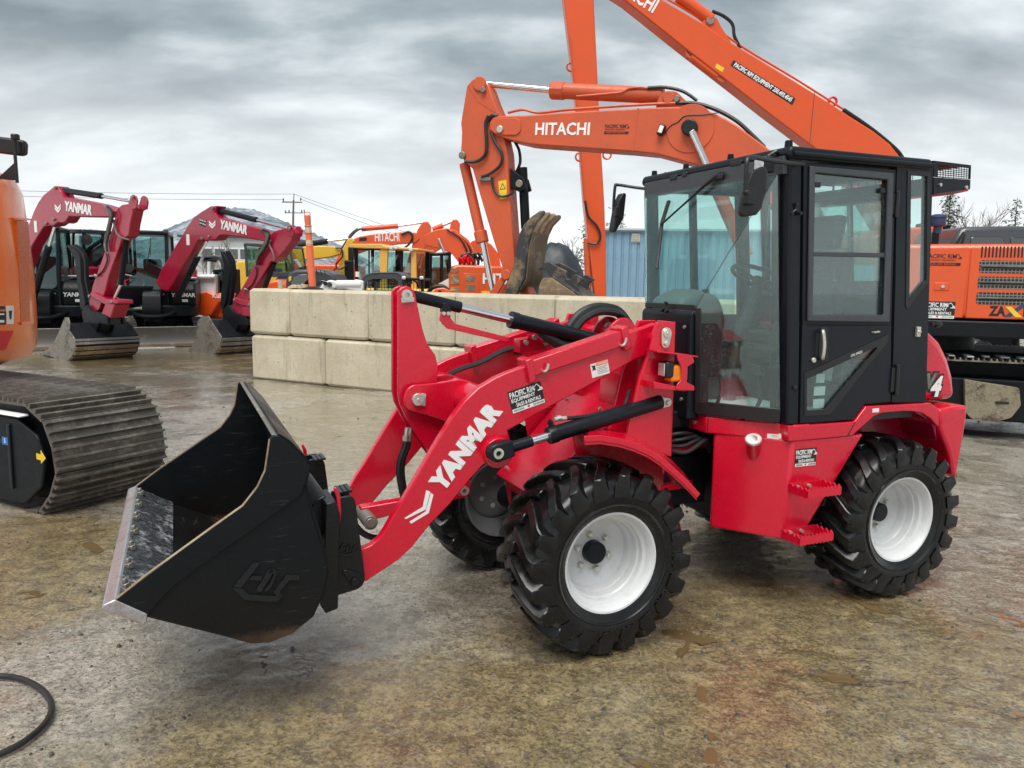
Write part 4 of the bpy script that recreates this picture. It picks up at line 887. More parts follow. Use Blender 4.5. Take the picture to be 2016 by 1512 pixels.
c_ = mixc(tt, mth(tt, 'MULTIPLY', edge, mrange(tt, a_, .35, .6, .15, .6)), c_, (.12, .07, .04, 1))
tb.inputs['Specular IOR Level'].default_value = .22
tt.links.new(c_, tb.inputs['Base Color']); tt.links.new(mrange(tt, a_, .35, .65, .25, .5), tb.inputs['Roughness']); bump(tt, tb, f_, .15, .004)
for s in (1, -1):
    mb = MB(); mb.prism(sp, s * (BW - .018), s * BW); pl = mb.build('side_plate', BSTEEL, bk, bevel=.003)
    mb = MB(); mb.tube([Vector((x_, s * (BW + .004), z_)) for x_, z_ in P([(227, 1180), (290, 1130), (362, 1078), (420, 1036), (478, 995), (507, 958), (522, 926), (528, 886), (531, 864)], BW)], .0055, 6); mb.build('worn_edge', MUDB, pl)
    fs = P([(225, 1182), (362, 1078), (478, 995), (507, 958), (522, 926), (528, 886), (531, 864), (538, 857), (548, 859), (598, 902), (609, 917), (609, 930), (591, 974), (500, 1040), (420, 1095), (345, 1150), (310, 1185), (290, 1212), (228, 1197)], BW)
    mb = MB(); mb.prism(fs, s * BW, s * (BW + .010)); mb.build('edge_plate', BSTEEL, pl, bevel=.003)
shell = P([(230, 1193), (289, 1211), (362, 1229), (449, 1251), (493, 1263), (529, 1263), (573, 1246), (613, 1214), (633, 1171), (642, 1133), (640, 1104), (625, 1050), (608, 1000), (598, 955), (607, 925), (597, 904), (566, 873), (546, 861)], BW)
mb = MB(); mb.sheet(shell, -(BW - .017), BW - .017, .014); mb.build('bucket_shell', BSTEEL, bk, bevel=.002)
tbp = P([(535, 859), (540, 855), (566, 869), (600, 902), (596, 907), (563, 876)], BW); mb = MB(); mb.prism(tbp, -(BW - .02), BW - .02); mb.build('top_bar', GREYSTEEL, bk, bevel=.004)  # bar's light grey paints in the wet reflection on its top
LIPM = worn('worn_cutting_edge', (.50, .51, .54), (.40, .33, .30), .30, .45, 6, .6, .2)
lip = P([(200, 1196), (203, 1189), (227, 1178), (290, 1206), (290, 1221), (283, 1229)], BW); mb = MB(); mb.prism(lip, -(BW + .005), BW + .012); mb.build('cutting_edge', LIPM, bk, bevel=.004)
lip2 = P([(232, 1180), (340, 1219), (340, 1225), (228, 1186)], BW)
FLOORM = worn('wet_snowy_bucket_floor', (.014, .017, .02), (.60, .62, .65), .20, .42, 5, .0, .5)
mb = MB(); mb.prism(lip2, -(BW - .02), BW - .02); mb.build('floor_plate', FLOORM, bk, bevel=.003)
lz = LD.xz(246, 1184, BW)
for i in range(7):
    y = -.68 + i * 1.36 / 6; mb = MB(); c = Vector((lz[0], y, lz[1] - .004)); mb.cyl(c, c + Vector((.006, 0, .022)), .019, n=6); mb.cyl(c + Vector((.005, 0, .022)), c + Vector((.01, 0, .04)), .011, n=8); mb.build('edge_bolt', STEEL, bk, bevel=.002, seg=1)
def hlc(c, ux, uz, s, parent, mat, n):
    """raised maker's monogram cut from plate"""
    ux = Vector(ux).normalized(); uz = Vector(uz); uz = (uz - ux * uz.dot(ux)).normalized(); c = Vector(c)
    mb = MB()
    for pts in ([(-.62, -.22), (-.28, -.5), (.50, -.5), (.62, -.36), (-.20, -.36), (-.38, -.22)], [(-.60, -.20), (-.26, .46), (-.10, .46), (-.42, -.20)], [(-.28, .02), (.02, .02), (.02, .13), (-.22, .13)], [(-.06, -.26), (.14, .32), (.28, .32), (.08, -.26)],
                [(.14, .22), (.36, .22), (.30, .33), (.18, .33)], [(.30, .22), (.36, .28), (.30, -.1), (.20, -.26), (.14, -.2), (.24, -.06)], [(.62, .22), (.92, .22), (.94, .10), (.70, .10)], [(.62, .22), (.70, .10), (.52, -.22), (.62, -.36), (.50, -.42), (.38, -.24)]):
        a = [c + ux * (x * s) + uz * (y * s) for x, y in pts]; k = len(a); h = Vector(n) * .009
        mb._add(a + [p + h for p in a], [tuple(range(k)), tuple(range(2 * k - 1, k - 1, -1))] + [(i, (i + 1) % k, (i + 1) % k + k, i + k) for i in range(k)])
    return mb.build('maker_monogram', mat, parent, smooth=0)
MONO = worn('monogram_steel', (.007, .008, .010), (.06, .06, .06), .42, .2, 12, .1)
hlc(LD.p3(512, 1143, BW), LD.p3(585, 1150, BW) - LD.p3(455, 1140, BW), (0, 0, 1), .155, bk, MONO, (0, 1, 0))
# ---- quick coupler
CPL = worn('coupler_black_paint', (.006, .007, .0085), (.022, .022, .024), .32, .25, 4, 0, .15)
qc = empty('quick_coupler'); qc.parent = ld
cp = P([(662, 985), (664, 981), (693, 976), (700, 987), (719, 1140), (716, 1150), (706, 1160), (660, 1174), (656, 1120)], .46)
for s in (1, -1):
    for y in (.34, .46):
        mb = MB(); mb.prism(rnd2(cp, .012, 2), s * (y - .018), s * y); mb.build('coupler_plate', CPL, qc, bevel=.003)
    c2 = P([(640, 990), (660, 984), (668, 1010), (664, 1195), (640, 1205), (630, 1190), (636, 1100)], .50)
    mb = MB(); mb.prism(c2, s * .30, s * .52); mb.build('hook_frame', CPL, qc, bevel=.005)
    lv = P([(650, 953), (655, 950), (663, 965), (665, 1000), (660, 1040), (656, 1040), (659, 1000), (655, 970)], .40)
    mb = MB(); mb.prism(lv, s * .47, s * .485); mb.build('locking_lever', RED, qc, bevel=.003)
    pk = P([(672, 1125), (680, 1120), (710, 1128), (714, 1140), (704, 1152), (692, 1152)], .46); mb = MB(); mb.prism(rnd2(pk, .01, 2), s * .46, s * .468); c = LD.xz(697, 1143, .46); mb.cyl((c[0], s * .46, c[1]), (c[0], s * .482, c[1]), .018, n=10); mb.build('pin_keeper', CPL, qc, bevel=.003)
bx_ = P([(622, 985), (640, 975), (652, 990), (655, 1185), (642, 1200), (628, 1180), (632, 1070), (612, 1000)], .42)
mb = MB(); mb.prism(bx_, -.42, .42); mb.build('coupler_beam', CPL, qc, bevel=.006)
for s in (1, -1):
    for k in range(3):
        mb = MB(); q = LD.p3(672 + k * 9, 984 - k * 2.0, .40); mb.box(q + Vector((0, -.06 if s > 0 else -.74, .03)), (.02, .12, .012)); mb.build('top_plate', CPL, qc, bevel=.002)
hlc(LD.p3(681, 1080, .46), (-1, 0, 0), (0, 0, 1), .062, qc, MONO, (0, 1, 0))
mb = MB(); mb.tube(spline([LD.p3(*q, .1) for q in ((700, 1035), (715, 1050), (735, 1058), (760, 1055), (790, 1030))], 6), .016); mb.build('hydraulic_hose', RUBBER, qc)

# ---- rear frame: tank, sill, wheel arch, hood, bumper
SY = .68
mb = MB()
tnk = P([(1557, 866), (1630, 862), (1575, 1040), (1568, 1056), (1540, 1058)], SY)
zb = tnk[4][1]; x0 = tnk[0][0]
for s in (1, -1):
    tp3 = [(-.925, .325), (-.90, .345), (-1.165, SY), (-1.69, SY), (-1.69, .325)]; bt3 = [(-.93, .325), (-.905, .345), (-1.15, SY), (-1.275, SY), (-1.275, .325)]
    mb = MB(); mb._add([(x, s * y, .955) for x, y in tp3] + [(x, s * y, .395) for x, y in bt3], [(0, 1, 2, 3, 4), (9, 8, 7, 6, 5)] + [(i, (i + 1) % 5, (i + 1) % 5 + 5, i + 5) for i in range(5)]); mb.build('tank_body', RED, ld, bevel=.014, seg=3)
sill = P([(1551, 838), (1572, 838), (1682, 830), (1704, 800), (1830, 793), (1848, 806), (1847, 841), (1831, 824), (1815, 813), (1799, 810), (1779, 809), (1735, 813), (1719, 820), (1676, 858), (1557, 869), (1551, 869)], SY)
for s in (1, -1):
    mb = MB(); mb.prism(sill, s * .45, s * (SY + .006)); so = mb.build('side_sill', RED, ld, bevel=.005)
    if s > 0:
        mb = MB(); k0 = P([(1681, 831), (1683, 829), (1668, 858), (1665, 859)], SY); mb.prism(k0, SY + .004, SY + .0075); mb.build('panel_gap', BLACKL, so, smooth=0)
# front sill across
SA, SB = Vector((-.862, .318, 0)), Vector((-1.178, SY + .004, 0)); SU = (SB - SA).normalized(); SN = Vector((-SU.y, SU.x, 0)) if False else Vector((SU.y, -SU.x, 0))
def oncor(px, py, off=0.0, a0=SA):
    """point on the slanted front corner face under a photo pixel"""
    o = LD.loc(CC); d_ = ray(px, py); d = Vector((d_.dot(LD.x), d_.dot(LD.y), d_.z)); t_ = (a0 + SN * off - o).dot(SN) / d.dot(SN); return o + d * t_
z1_, z0_ = sill[0][1], sill[15][1] - .004
mb = MB(); mb.prism([(SA.x, -SA.y), (SA.x, SA.y), (SB.x, SB.y), (SB.x - .10, SB.y), (SB.x - .10, -SB.y), (SB.x, -SB.y)], z0_, z1_, 'z'); fso = mb.build('front_sill', RED, ld, bevel=.006)
def corquad(nm, c, wd, ht, m_, par, off):
    up = Vector((0, 0, 1)); mb = MB(); vs = [c + SU * (x * wd / 2) + up * (z * ht / 2) for x, z in ((-1, -1), (1, -1), (1, 1), (-1, 1))]; mb._add(vs + [q_ + SN * off for q_ in vs], [(0, 1, 2, 3), (7, 6, 5, 4), (0, 4, 5, 1), (1, 5, 6, 2), (2, 6, 7, 3), (3, 7, 4, 0)]); return mb.build(nm, m_, par, smooth=0)
q = Vector((SA.x, LD.yz(1368, 837, SA.x)[0], (z0_ + z1_) / 2)); mb = MB(); mb.cyl(q, q + Vector((.012, 0, 0)), .012, n=10); mb.build('bolt', ZINC, fso)
q = oncor(1393, 850); q.z = (z0_ + z1_) / 2; corquad('panel_gap', q, .006, z1_ - z0_ - .004, BLACKL, fso, .002)
for px, wd in ((1522, .062), (1541, .042)): corquad('sticker', oncor(px, 859), wd, .026, CREAM, fso, .002)
text('sticker_lettering', 'DIESEL', .013, ORS, fso, oncor(1526, 859, .003), SU, (0, 0, 1), .0003)
# filler neck and cap
d = (SN * .55 + Vector((0, 0, .9))).normalized()
b0 = oncor(1484, 888, .0, Vector((-.90, .345, 0))); mb = MB(); mb.cyl(b0 - d * .07, b0 + d * .075, .038, n=28); mb.build('filler_neck', RED, ld, bevel=.003)
mb = MB(); mb.lathe([(.043, 0), (.045, .004), (.045, .016), (.040, .021), (0, .021)], b0 + d * .075, d, 32); fc = mb.build('fuel_cap', ALU, ld)
s1 = d.cross(Vector((0, 1, 0))).normalized(); mb = MB(); tpc = b0 + d * .10; mb.tube(spline([tpc - Vector((0, .025, 0)) , tpc - Vector((0, .012, 0)) + s1 * .012, tpc + Vector((0, .012, 0)) + s1 * .012, tpc + Vector((0, .025, 0))], 4), .005); mb.build('cap_handle', ZINC, fc)
dc = LD.p3(1586, 900, SY + .0005); dealer_sticker(ld, dc, (-1, 0, 0), (0, 0, 1), .150, .098)
mb = MB(); k = LD.p3(1724, 808, SY + .007); mb.box(k, (.05, .002, .022)); mb.build('sticker', CREAM, ld)
# steps with toothed rims
def step(px0, px1, py, y0):
    a = LD.p3(px0, py, SY + .02); Lx = .17; mb = MB(); z = a.z; n = 16
    def tooth(p, q, k):
        p, q = Vector(p), Vector(q); d = (q - p); up = Vector((0, 0, 1)); pts = []
        for i in range(k * 2 + 1):
            pts.append((p + d * (i / (k * 2)), .036 + (.016 if i % 2 else 0)))
        nrm = d.cross(up).normalized() * .004
        vs = []
        for c_, h in pts: vs += [c_ - nrm - up * .02, c_ - nrm + up * (h - .02), c_ + nrm + up * (h - .02), c_ + nrm - up * (.02 + (.006 if h > .04 else 0))]
        fs = []
        for i in range(len(pts) - 1):
            for j in range(4): fs.append((i * 4 + j, i * 4 + (j + 1) % 4, i * 4 + 4 + (j + 1) % 4, i * 4 + 4 + j))
        mb._add(vs, fs)
    x1, x2 = a.x + .01, a.x - .225
    tooth((x1, SY + .14, z), (x2, SY + .14, z), 9); tooth((x1, SY + .005, z), (x1 , SY + .14, z), 4); tooth((x2, SY + .005, z), (x2, SY + .14, z), 4)
    mb.box(((x1 + x2) / 2, SY + .006, z), (.235, .008, .05)); mb.box(((x1 + x2) / 2, SY + .07, z - .018), (.235, .012, .008)); mb.box((x1 - .06, SY + .07, z - .018), (.012, .13, .008)); mb.box((x1 - .14, SY + .07, z - .018), (.012, .13, .008))
    so = mb.build('step', RED, ld, smooth=20)
    for dx_ in (.05, .13):
        m2 = MB(); m2.cyl((x1 - dx_, SY + .01, z + .006), (x1 - dx_, SY + .028, z + .006), .010, n=8); m2.build('bolt', ZINC, so)
step(1560, 1648, 962, 0); step(1545, 1634, 1052, 0)
# rear wheel well, hood, bumper
mb = MB(); mb.prism([(-1.35, .50), (-1.45, .98), (-1.60, 1.06), (-2.35, 1.06), (-2.40, .55)], -.42, .42); mb.prism(P([(1676, 855), (1719, 818), (1799, 808), (1840, 830), (1852, 870), (1846, 800), (1704, 800)], SY), .40, .66); mb.build('inner_wheel_arch', DRED, ld, bevel=.01)
hood = P([(1800, 640), (1826, 648), (1850, 671), (1866, 703), (1876, 739), (1881, 787), (1800, 792)], .56)
mb = MB(); mb.prism([(-1.95, hood[0][1])] + hood[1:6] + [(-1.95, hood[6][1])], -.58, .58); hd = mb.build('engine_hood', RED, ld, bevel=.06, seg=4)
q = LD.p3(1838, 757, .583); ux = Vector((-1, 0, 0))
for (dx_, dz, szz, ch, mt_, off) in ((-.045, .018, .125, 'V', BLACKL, .016), (-.045, .018, .125, 'V', GREYSTEEL, .006), (.012, -.02, .165, '4', BLACKL, .018), (.012, -.02, .165, '4', WHITE, .007)):
    text('model_lettering', ch, szz, mt_, hd, q + ux * dx_ + Vector((0, .001 if mt_ == BLACKL else .003, dz)), ux, (0, 0, 1), .0006, off, .25)
bmp = P([(1849, 806), (1880, 800), (1905, 798), (1900, 840), (1882, 943), (1874, 935), (1870, 905), (1866, 888), (1858, 868), (1850, 846)], SY)
mb = MB(); mb.prism(bmp, -SY - .005, SY + .005); mb.build('counterweight', RED, ld, bevel=.02, seg=3)
mb = MB(); mb.box((-2.25, 0, .72), (.4, .8, .6)); mb.build('rear_underframe', DCHAR, ld)

# ---- cab
cab = empty('cab'); cab.parent = ld
CY = SY - .005
def pane(nm, pts, par=cab, m=GLASS, th=.006, cen=None):
    """flat pane through given 3-D corners, with a real thickness"""
    pts = [Vector(p) for p in pts]; n = (pts[1] - pts[0]).cross(pts[2] - pts[0]).normalized() * th; k = len(pts); mb = MB()
    mb._add(pts + [p + n for p in pts], [tuple(range(k)), tuple(range(2 * k - 1, k - 1, -1))] + [(i, (i + 1) % k, (i + 1) % k + k, i + k) for i in range(k)])
    return mb.build(nm, m, par, smooth=0)
apil = P([(1556, 308), (1580, 312), (1573, 836), (1549, 838)], CY)
rpan = P([(1766, 322), (1837, 330), (1823, 793), (1756, 793)], CY)
XF = apil[0][0]                         # front of the cab
FP = .145                               # pillar depth
# near side wall: pillars, door surround, rear panel with quarter window
mb = MB(); mb.prism(apil, CY - .10, CY); mb.build('front_pillar', CHAR, cab, bevel=.012, seg=3)
af = [(x, z) for x, z in apil]; mb = MB(); mb.prism(apil, -CY, -CY + .06); mb.build('front_pillar', CHAR, cab, bevel=.012)
q_out = P([(1766, 322), (1837, 330), (1830, 560), (1823, 793), (1756, 793), (1763, 560)], CY)
q_in = P([(1788, 338), (1829, 341), (1826.5, 552), (1800, 585), (1786, 604), (1784, 600)], CY)
for s in (1, -1):
    mb = MB(); mb.ring(q_out, q_in, s * (CY - .05), s * CY); mb.build('rear_quarter_panel', CHAR, cab, bevel=.004)
    mb = MB(); mb.ring(P([(1786, 336), (1831, 339), (1828.5, 554), (1801, 588), (1786, 608), (1782, 602)], CY), P([(1793, 345), (1825, 347), (1823, 551), (1800, 578), (1790, 592), (1789, 590)], CY), s * (CY - .01), s * (CY + .004)); mb.build('window_seal', BLACK, cab)
    pane('quarter_window', [Vector((x, s * (CY - .006), z)) for x, z in P([(1788, 338), (1829, 341), (1826.5, 552), (1786, 604)], CY)])
mb = MB(); mb.cyl((rpan[1][0] + .03, CY - .02, rpan[1][1]), (rpan[2][0] + .02, CY - .02, rpan[2][1]), .02); mb.build('rear_pillar', CHAR, cab)
# door
dor = empty('door'); dor.parent = cab
D_out = P([(1583, 320), (1764, 334), (1753, 792), (1702, 796), (1680, 826), (1575, 833)], CY)
D_in = P([(1600, 337), (1746, 352), (1739, 622), (1700, 622), (1660, 622), (1595, 622)], CY)
dt = [(1585, 635), (1750, 636), (1753, 792), (1702, 796), (1680, 826), (1575, 833)]
# upper half of the leaf
mb = MB(); mb.ring(P([(1583, 320), (1764, 334), (1755, 640), (1580, 640)], CY), P([(1600, 337), (1746, 352), (1739, 622), (1595, 622)], CY), CY - .035, CY); leaf = mb.build('door_leaf', CHAR, cab, bevel=.003)
mb = MB(); mb.ring(P([(1592, 327), (1756, 341), (1748, 634), (1587, 632)], CY), P([(1602, 340), (1745, 354), (1737, 620), (1597, 620)], CY), CY, CY + .014); mb.build('window_frame', GREYP, leaf, bevel=.005)
lo = P([(1580, 640), (1755, 640), (1753, 792), (1702, 796), (1680, 826), (1575, 833)], CY)
li = P([(1585, 738), (1744, 664), (1744, 672), (1700, 722), (1632, 812), (1585, 816)], CY)
mb = MB(); mb.ring(lo, li, CY - .035, CY); low_ = mb.build('door_leaf', CHAR, cab, bevel=.003)
mb = MB(); mb.ring(P([(1583, 735), (1748, 658), (1748, 672), (1702, 728), (1634, 816), (1583, 819)], CY), P([(1588, 746), (1725, 683), (1726, 686), (1690, 728), (1624, 806), (1588, 809)], CY), CY - .004, CY + .003); mb.build('window_seal', BLACK, low_)
pane('door_window', [Vector((x, CY - .012, z)) for x, z in P([(1600, 337), (1746, 352), (1739, 622), (1595, 622)], CY)], leaf)
mb = MB(); k = P([(1597, 496), (1742, 498), (1742, 507), (1597, 504)], CY); mb.prism(k, CY - .010, CY + .004); mb.build('sliding_rail', GREYP, leaf, bevel=.002)
pane('lower_door_window', [Vector((x, CY - .012, z)) for x, z in P([(1585, 738), (1744, 664), (1744, 672), (1632, 812), (1585, 816)], CY)], low_)
for px, py in ((1609, 364), (1737, 375)):
    mb = MB(); mb.box(LD.p3(px, py, CY - .002), (.036, .014, .026)); mb.build('window_catch', BLACK, leaf, bevel=.002)
for (y0, y1) in ((376, 428), (718, 778)):
    mb = MB(); a, b = LD.p3(1768, y0, CY + .012), LD.p3(1764, y1, CY + .012); mb.cyl(a, b, .011, n=12); mb.box((a + b) / 2 + Vector((.022, -.008, 0)), (.035, .01, (a - b).length * .8)); mb.build('door_hinge', BLACK, cab, bevel=.002)
hr = rnd2(P([(1614, 643), (1630, 643), (1630, 712), (1611, 712)], CY), .018); mb = MB(); mb.prism(hr, CY - .01, CY + .003); mb.build('handle_recess', BLACK, low_)
mb = MB(); mb.tube(spline([LD.p3(1619, 652, CY), LD.p3(1621, 654, CY + .03), LD.p3(1623, 680, CY + .036), LD.p3(1620, 704, CY + .03), LD.p3(1618, 706, CY)], 5), .010, 8); mb.build('door_handle', ZINC, low_)
q = LD.p3(1600, 709, CY); mb = MB(); mb.cyl(q, q + Vector((0, .014, 0)), .014, n=20); mb.build('door_lock', ZINC, low_, bevel=.003)
q = LD.p3(1722, 654, CY); mb = MB(); mb.tube([q + Vector((.02, .0, 0)), q + Vector((.02, .014, 0)), q + Vector((-.02, .014, .003)), q + Vector((-.02, .0, .003))], .005); mb.build('door_catch', ZINC, low_)
q = LD.p3(1805, 653, CY); mb = MB(); mb.box(q + Vector((0, .008, 0)), (.028, .018, .058)); mb.cyl(q + Vector((-.012, .016, 0)), q + Vector((.012, .016, 0)), .008); mb.build('door_latch', ZINC, cab, bevel=.003)
q = LD.p3(1830, 638, CY - .02); mb = MB(); mb.lathe([(0, 0), (.008, .0), (.008, .03), (.018, .036), (.021, .055), (.014, .075), (0, .08)], q + Vector((0.01, 0.02, 0)), (-1, 0, 0), 14); mb.build('rubber_stop', BLACK, cab)
text('chalk_mark', '-392 04023', .020, WHITE, low_, LD.p3(1686, 697, CY + .0055), LD.p3(1705, 690, CY) - LD.p3(1665, 706, CY), (0, 0, 1), .0004)
q = LD.p3(1567, 763, CY); mb = MB(); mb.cyl(q, q + Vector((.02, .012, 0)), .011, n=12); mb.build('rubber_stop', BLACK, cab, bevel=.003)
# far side wall panel and glass
fw = P([(1583, 332), (1764, 340), (1755, 600), (1580, 600)], CY)
mb = MB(); lo2 = [(x, z) for x, z in P([(1580, 640), (1755, 640), (1753, 792), (1575, 833)], CY)]; mb.prism(lo2, -CY, -CY + .04); mb.prism(P([(1583, 318), (1764, 331), (1764, 342), (1583, 330)], CY), -CY, -CY + .05); mb.prism(P([(1660, 325), (1672, 326), (1668, 640), (1656, 640)], CY), -CY, -CY + .04); mb.build('far_side_wall', CHAR, cab, bevel=.004)
pane('far_side_window', [Vector((x, -CY + .01, z)) for x, z in P([(1583, 330), (1764, 342), (1755, 642), (1580, 640)], CY)])
# front: windscreen, corner panes, nose panel
zr = apil[0][1] - .01; zb_ = apil[3][1]
WX = XF + .02
yl = -CY + .05
zt, zw, XW, yn = zr - .07, 1.65, -.81, .25
WXA = [Vector((WX, 0, zt)), Vector((XW, 0, zw))]; WSN = Vector((WXA[0].z - WXA[1].z, 0, WXA[1].x - WXA[0].x)).normalized()
def ws(px, py, off=.02):
    """point on the raked windscreen under a photo pixel"""
    o = LD.loc(CC); d_ = ray(px, py); d = Vector((d_.dot(LD.x), d_.dot(LD.y), d_.z)); return o + d * ((WXA[0] + WSN * off - o).dot(WSN) / d.dot(WSN))
pane('windscreen', [(WX, yl, zt), (XW, -yn, zw), (XW, yn, zw), (WX, CY - .06, zt)])
xg = apil[3][0] + .01
for s in (1, -1):
    pane('corner_pane', [(WX, s * (CY - .06), zt), (XW, s * (yn + .006), zw), (XW - .03, s * (yn + .012), zb_ + .05), (xg + .012, s * (CY - .03), zb_ + .05)])
    mb = MB(); mb.tube([(WX + .006, s * (CY - .065), zt), (XW + .006, s * yn, zw)], .0022); mb.build('pane_joint', LCONS, cab)
# black printed surround of the corner pane
n0 = Vector((.004, .003, 0))
def bar(a, b, wv, hv, nm, m_=CHAR, par=cab, bev=.003):
    a, b = Vector(a), Vector(b); wv, hv = Vector(wv), Vector(hv); mb = MB()
    vs = [p + wv * i + hv * j for p in (a, b) for i, j in ((-.5, -.5), (.5, -.5), (.5, .5), (-.5, .5))]
    mb._add(vs, [(0, 1, 2, 3), (7, 6, 5, 4), (0, 4, 5, 1), (1, 5, 6, 2), (2, 6, 7, 3), (3, 7, 4, 0)]); return mb.build(nm, m_, par, bevel=bev)
bar((XW - .025, yn + .02, zb_ + .05), (xg + .012, CY - .03, zb_ + .05), (.012, .010, 0), (0, 0, .075), 'pane_surround', BLACK); bar((XW - .025, -yn - .02, zb_ + .05), (xg + .012, -CY + .03, zb_ + .05), (.012, -.010, 0), (0, 0, .075), 'pane_surround', BLACK)
bar((XF + .006, CY - .085, zt), (xg + .006, CY - .085, zb_ + .05), (0, .05, 0), (.014, 0, 0), 'pane_surround', BLACK)
bar((XW - .004, yn + .018, zw), (XW - .03, yn + .022, zb_ + .02), (-.02, .024, 0), (.012, .010, 0), 'pane_surround', BLACK)
bar((XW, -yn, zw), (XW, yn, zw), (.02, 0, 0), (0, 0, .03), 'windscreen_rail', BLACK)
bar((WX - .02, yl, zt + .04), (WX - .02, CY - .02, zt + .04), (.05, 0, 0), (0, 0, .09), 'roof_rail', GREYP)
# nose panel
mb = MB(); mb.prism([(XW + .01, zw - .015), (XW + .03, zw - .04), (XW + .03, zb_ - .02), (XW - .12, zb_ - .02), (XW - .12, zw - .3)], -yn, yn); ns = mb.build('nose_panel', CHAR, cab, bevel=.008, seg=3)
yq0, yq1 = -yn + .03, yn - .03
mb = MB(); mb.ring([(yq0, zw - .09), (yq1, zw - .09), (yq1, zb_ + .06), (yq0, zb_ + .06)], [(yq0 + .004, zw - .094), (yq1 - .004, zw - .094), (yq1 - .004, zb_ + .064), (yq0 + .004, zb_ + .064)], XW + .03, XW + .033, 'x'); mb.build('cover_outline', DCHAR, ns)
for y in (yq0 + .02, yq1 - .02):
    for z in (zw - .11, (zw + zb_) / 2, zb_ + .09):
        mb = MB(); mb.cyl((XW + .03, y, z), (XW + .04, y, z), .010, n=8); mb.build('bolt', ZINC, ns)
def spider(c, n, par):
    """three-armed glass bracket with bolts"""
    c = Vector(c); n = Vector(n).normalized(); s_ = n.cross(Vector((0, 0, 1))).normalized(); u = s_.cross(n); mb = MB()
    for (a, b) in ((-.024, -.018), (.024, -.018), (0, .026)):
        mb.tube([c + n * .008, c + n * .008 + s_ * a + u * b], .006, 6); mb.cyl(c + s_ * a + u * b, c + n * .02 + s_ * a + u * b, .009, n=10)
    return mb.build('glass_bracket', BLACK, par)
spider(LD.q3(1312, 606, XW + .03), (1, 0, .2), cab); spider(oncor(1463, 824, -.03), (SN.x, SN.y, 0), cab); spider(LD.p3(1566, 413, CY), (.3, 1, 0), cab)
# roof
rf = P([(1562, 286), (1837, 313), (1837, 332), (1835, 335), (1556, 312), (1554, 300)], CY + .01)
mb = MB(); mb.prism([(rf[0][0] + .01, rf[0][1]), (rf[1][0], rf[1][1]), (rf[3][0], rf[3][1]), (rf[4][0], rf[4][1]), (rf[5][0], rf[5][1])], -CY - .005, CY + .010); ro = mb.build('roof', CHAR, cab, bevel=.018, seg=3)
mb = MB(); a, b = LD.p3(1562, 302, CY + .012), LD.p3(1836, 326, CY + .012); mb.cyl(a, b, .013, n=12); mb.build('roof_gutter', CHAR, ro)
zrf = rf[0][1]
for (x, y, r_, h) in ((XF - .03, CY - .05, .022, .035), (XF - .03, .17, .02, .03), (XF - .03, -.25, .02, .03), (XF - .03, -CY + .08, .02, .03), (XF - .5, .35, .02, .045)):
    mb = MB(); mb.cyl((x, y, zrf - .01), (x, y, zrf + h), r_, r_ * .85, n=14); mb.build('lifting_cap', DCHAR, ro, bevel=.004)
# air-conditioner box behind the roof
ac = empty('air_conditioner'); ac.parent = cab
a0, a1 = LD.xz(1836, 316, CY), LD.xz(1912, 326, CY - .02); b1 = LD.xz(1910, 373, CY - .02); b0_ = LD.xz(1836, 380, CY)
mb = MB()
gw = [(1847, 323), (1910, 331), (1909, 352), (1847, 347)]
acp = [a0, a1, b1, b0_]
go = P([(1838, 317), (1912, 326), (1911, 353), (1838, 348)], CY - .02); gi = P(gw, CY - .02)
mb.prism(P([(1838, 349), (1911, 354), (1910, 373), (1838, 381)], CY - .02), -CY + .3, CY - .02); mb.ring(go, gi, CY - .03, CY - .02); mb.ring(go, gi, -CY + .3, -CY + .31); mb.prism(P([(1838, 316), (1912, 325), (1912, 327), (1838, 318.5)], CY - .02), -CY + .3, CY - .02); mb.build('housing', CHAR, ac, bevel=.003)
mb = MB(); G = [Vector(p) for p in gi]
for i in range(1, 12):
    t = i / 12; p, q = G[0].lerp(G[1], t), G[3].lerp(G[2], t); mb.cyl((p.x, CY - .024, p.y), (q.x, CY - .024, q.y), .0022, n=4)
for i in range(1, 6):
    t = i / 6; p, q = G[0].lerp(G[3], t), G[1].lerp(G[2], t); mb.cyl((p.x, CY - .026, p.y), (q.x, CY - .026, q.y), .0022, n=4)
mb.build('grille', BLACK, ac)
mb = MB(); r0, r1 = G[1], G[2]
for i in range(14):
    y = -CY + .32 + i * .07; mb.cyl((r0.x + .003, y, r0.y), (r1.x + .003, y, r1.y), .003, n=4)
mb.build('grille', BLACK, ac)
for px, py in ((1850, 364), (1901, 369)):
    q = LD.p3(px, py, CY - .02); mb = MB(); mb.cyl(q, q + Vector((0, .01, 0)), .010, n=8); mb.build('bolt', ZINC, ac)
mb = MB(); mb.prism(P([(1838, 384), (1870, 384), (1908, 376), (1904, 372), (1838, 378)], CY - .1), -CY + .35, CY - .1); mb.build('bracket', DRED, ac, bevel=.003)
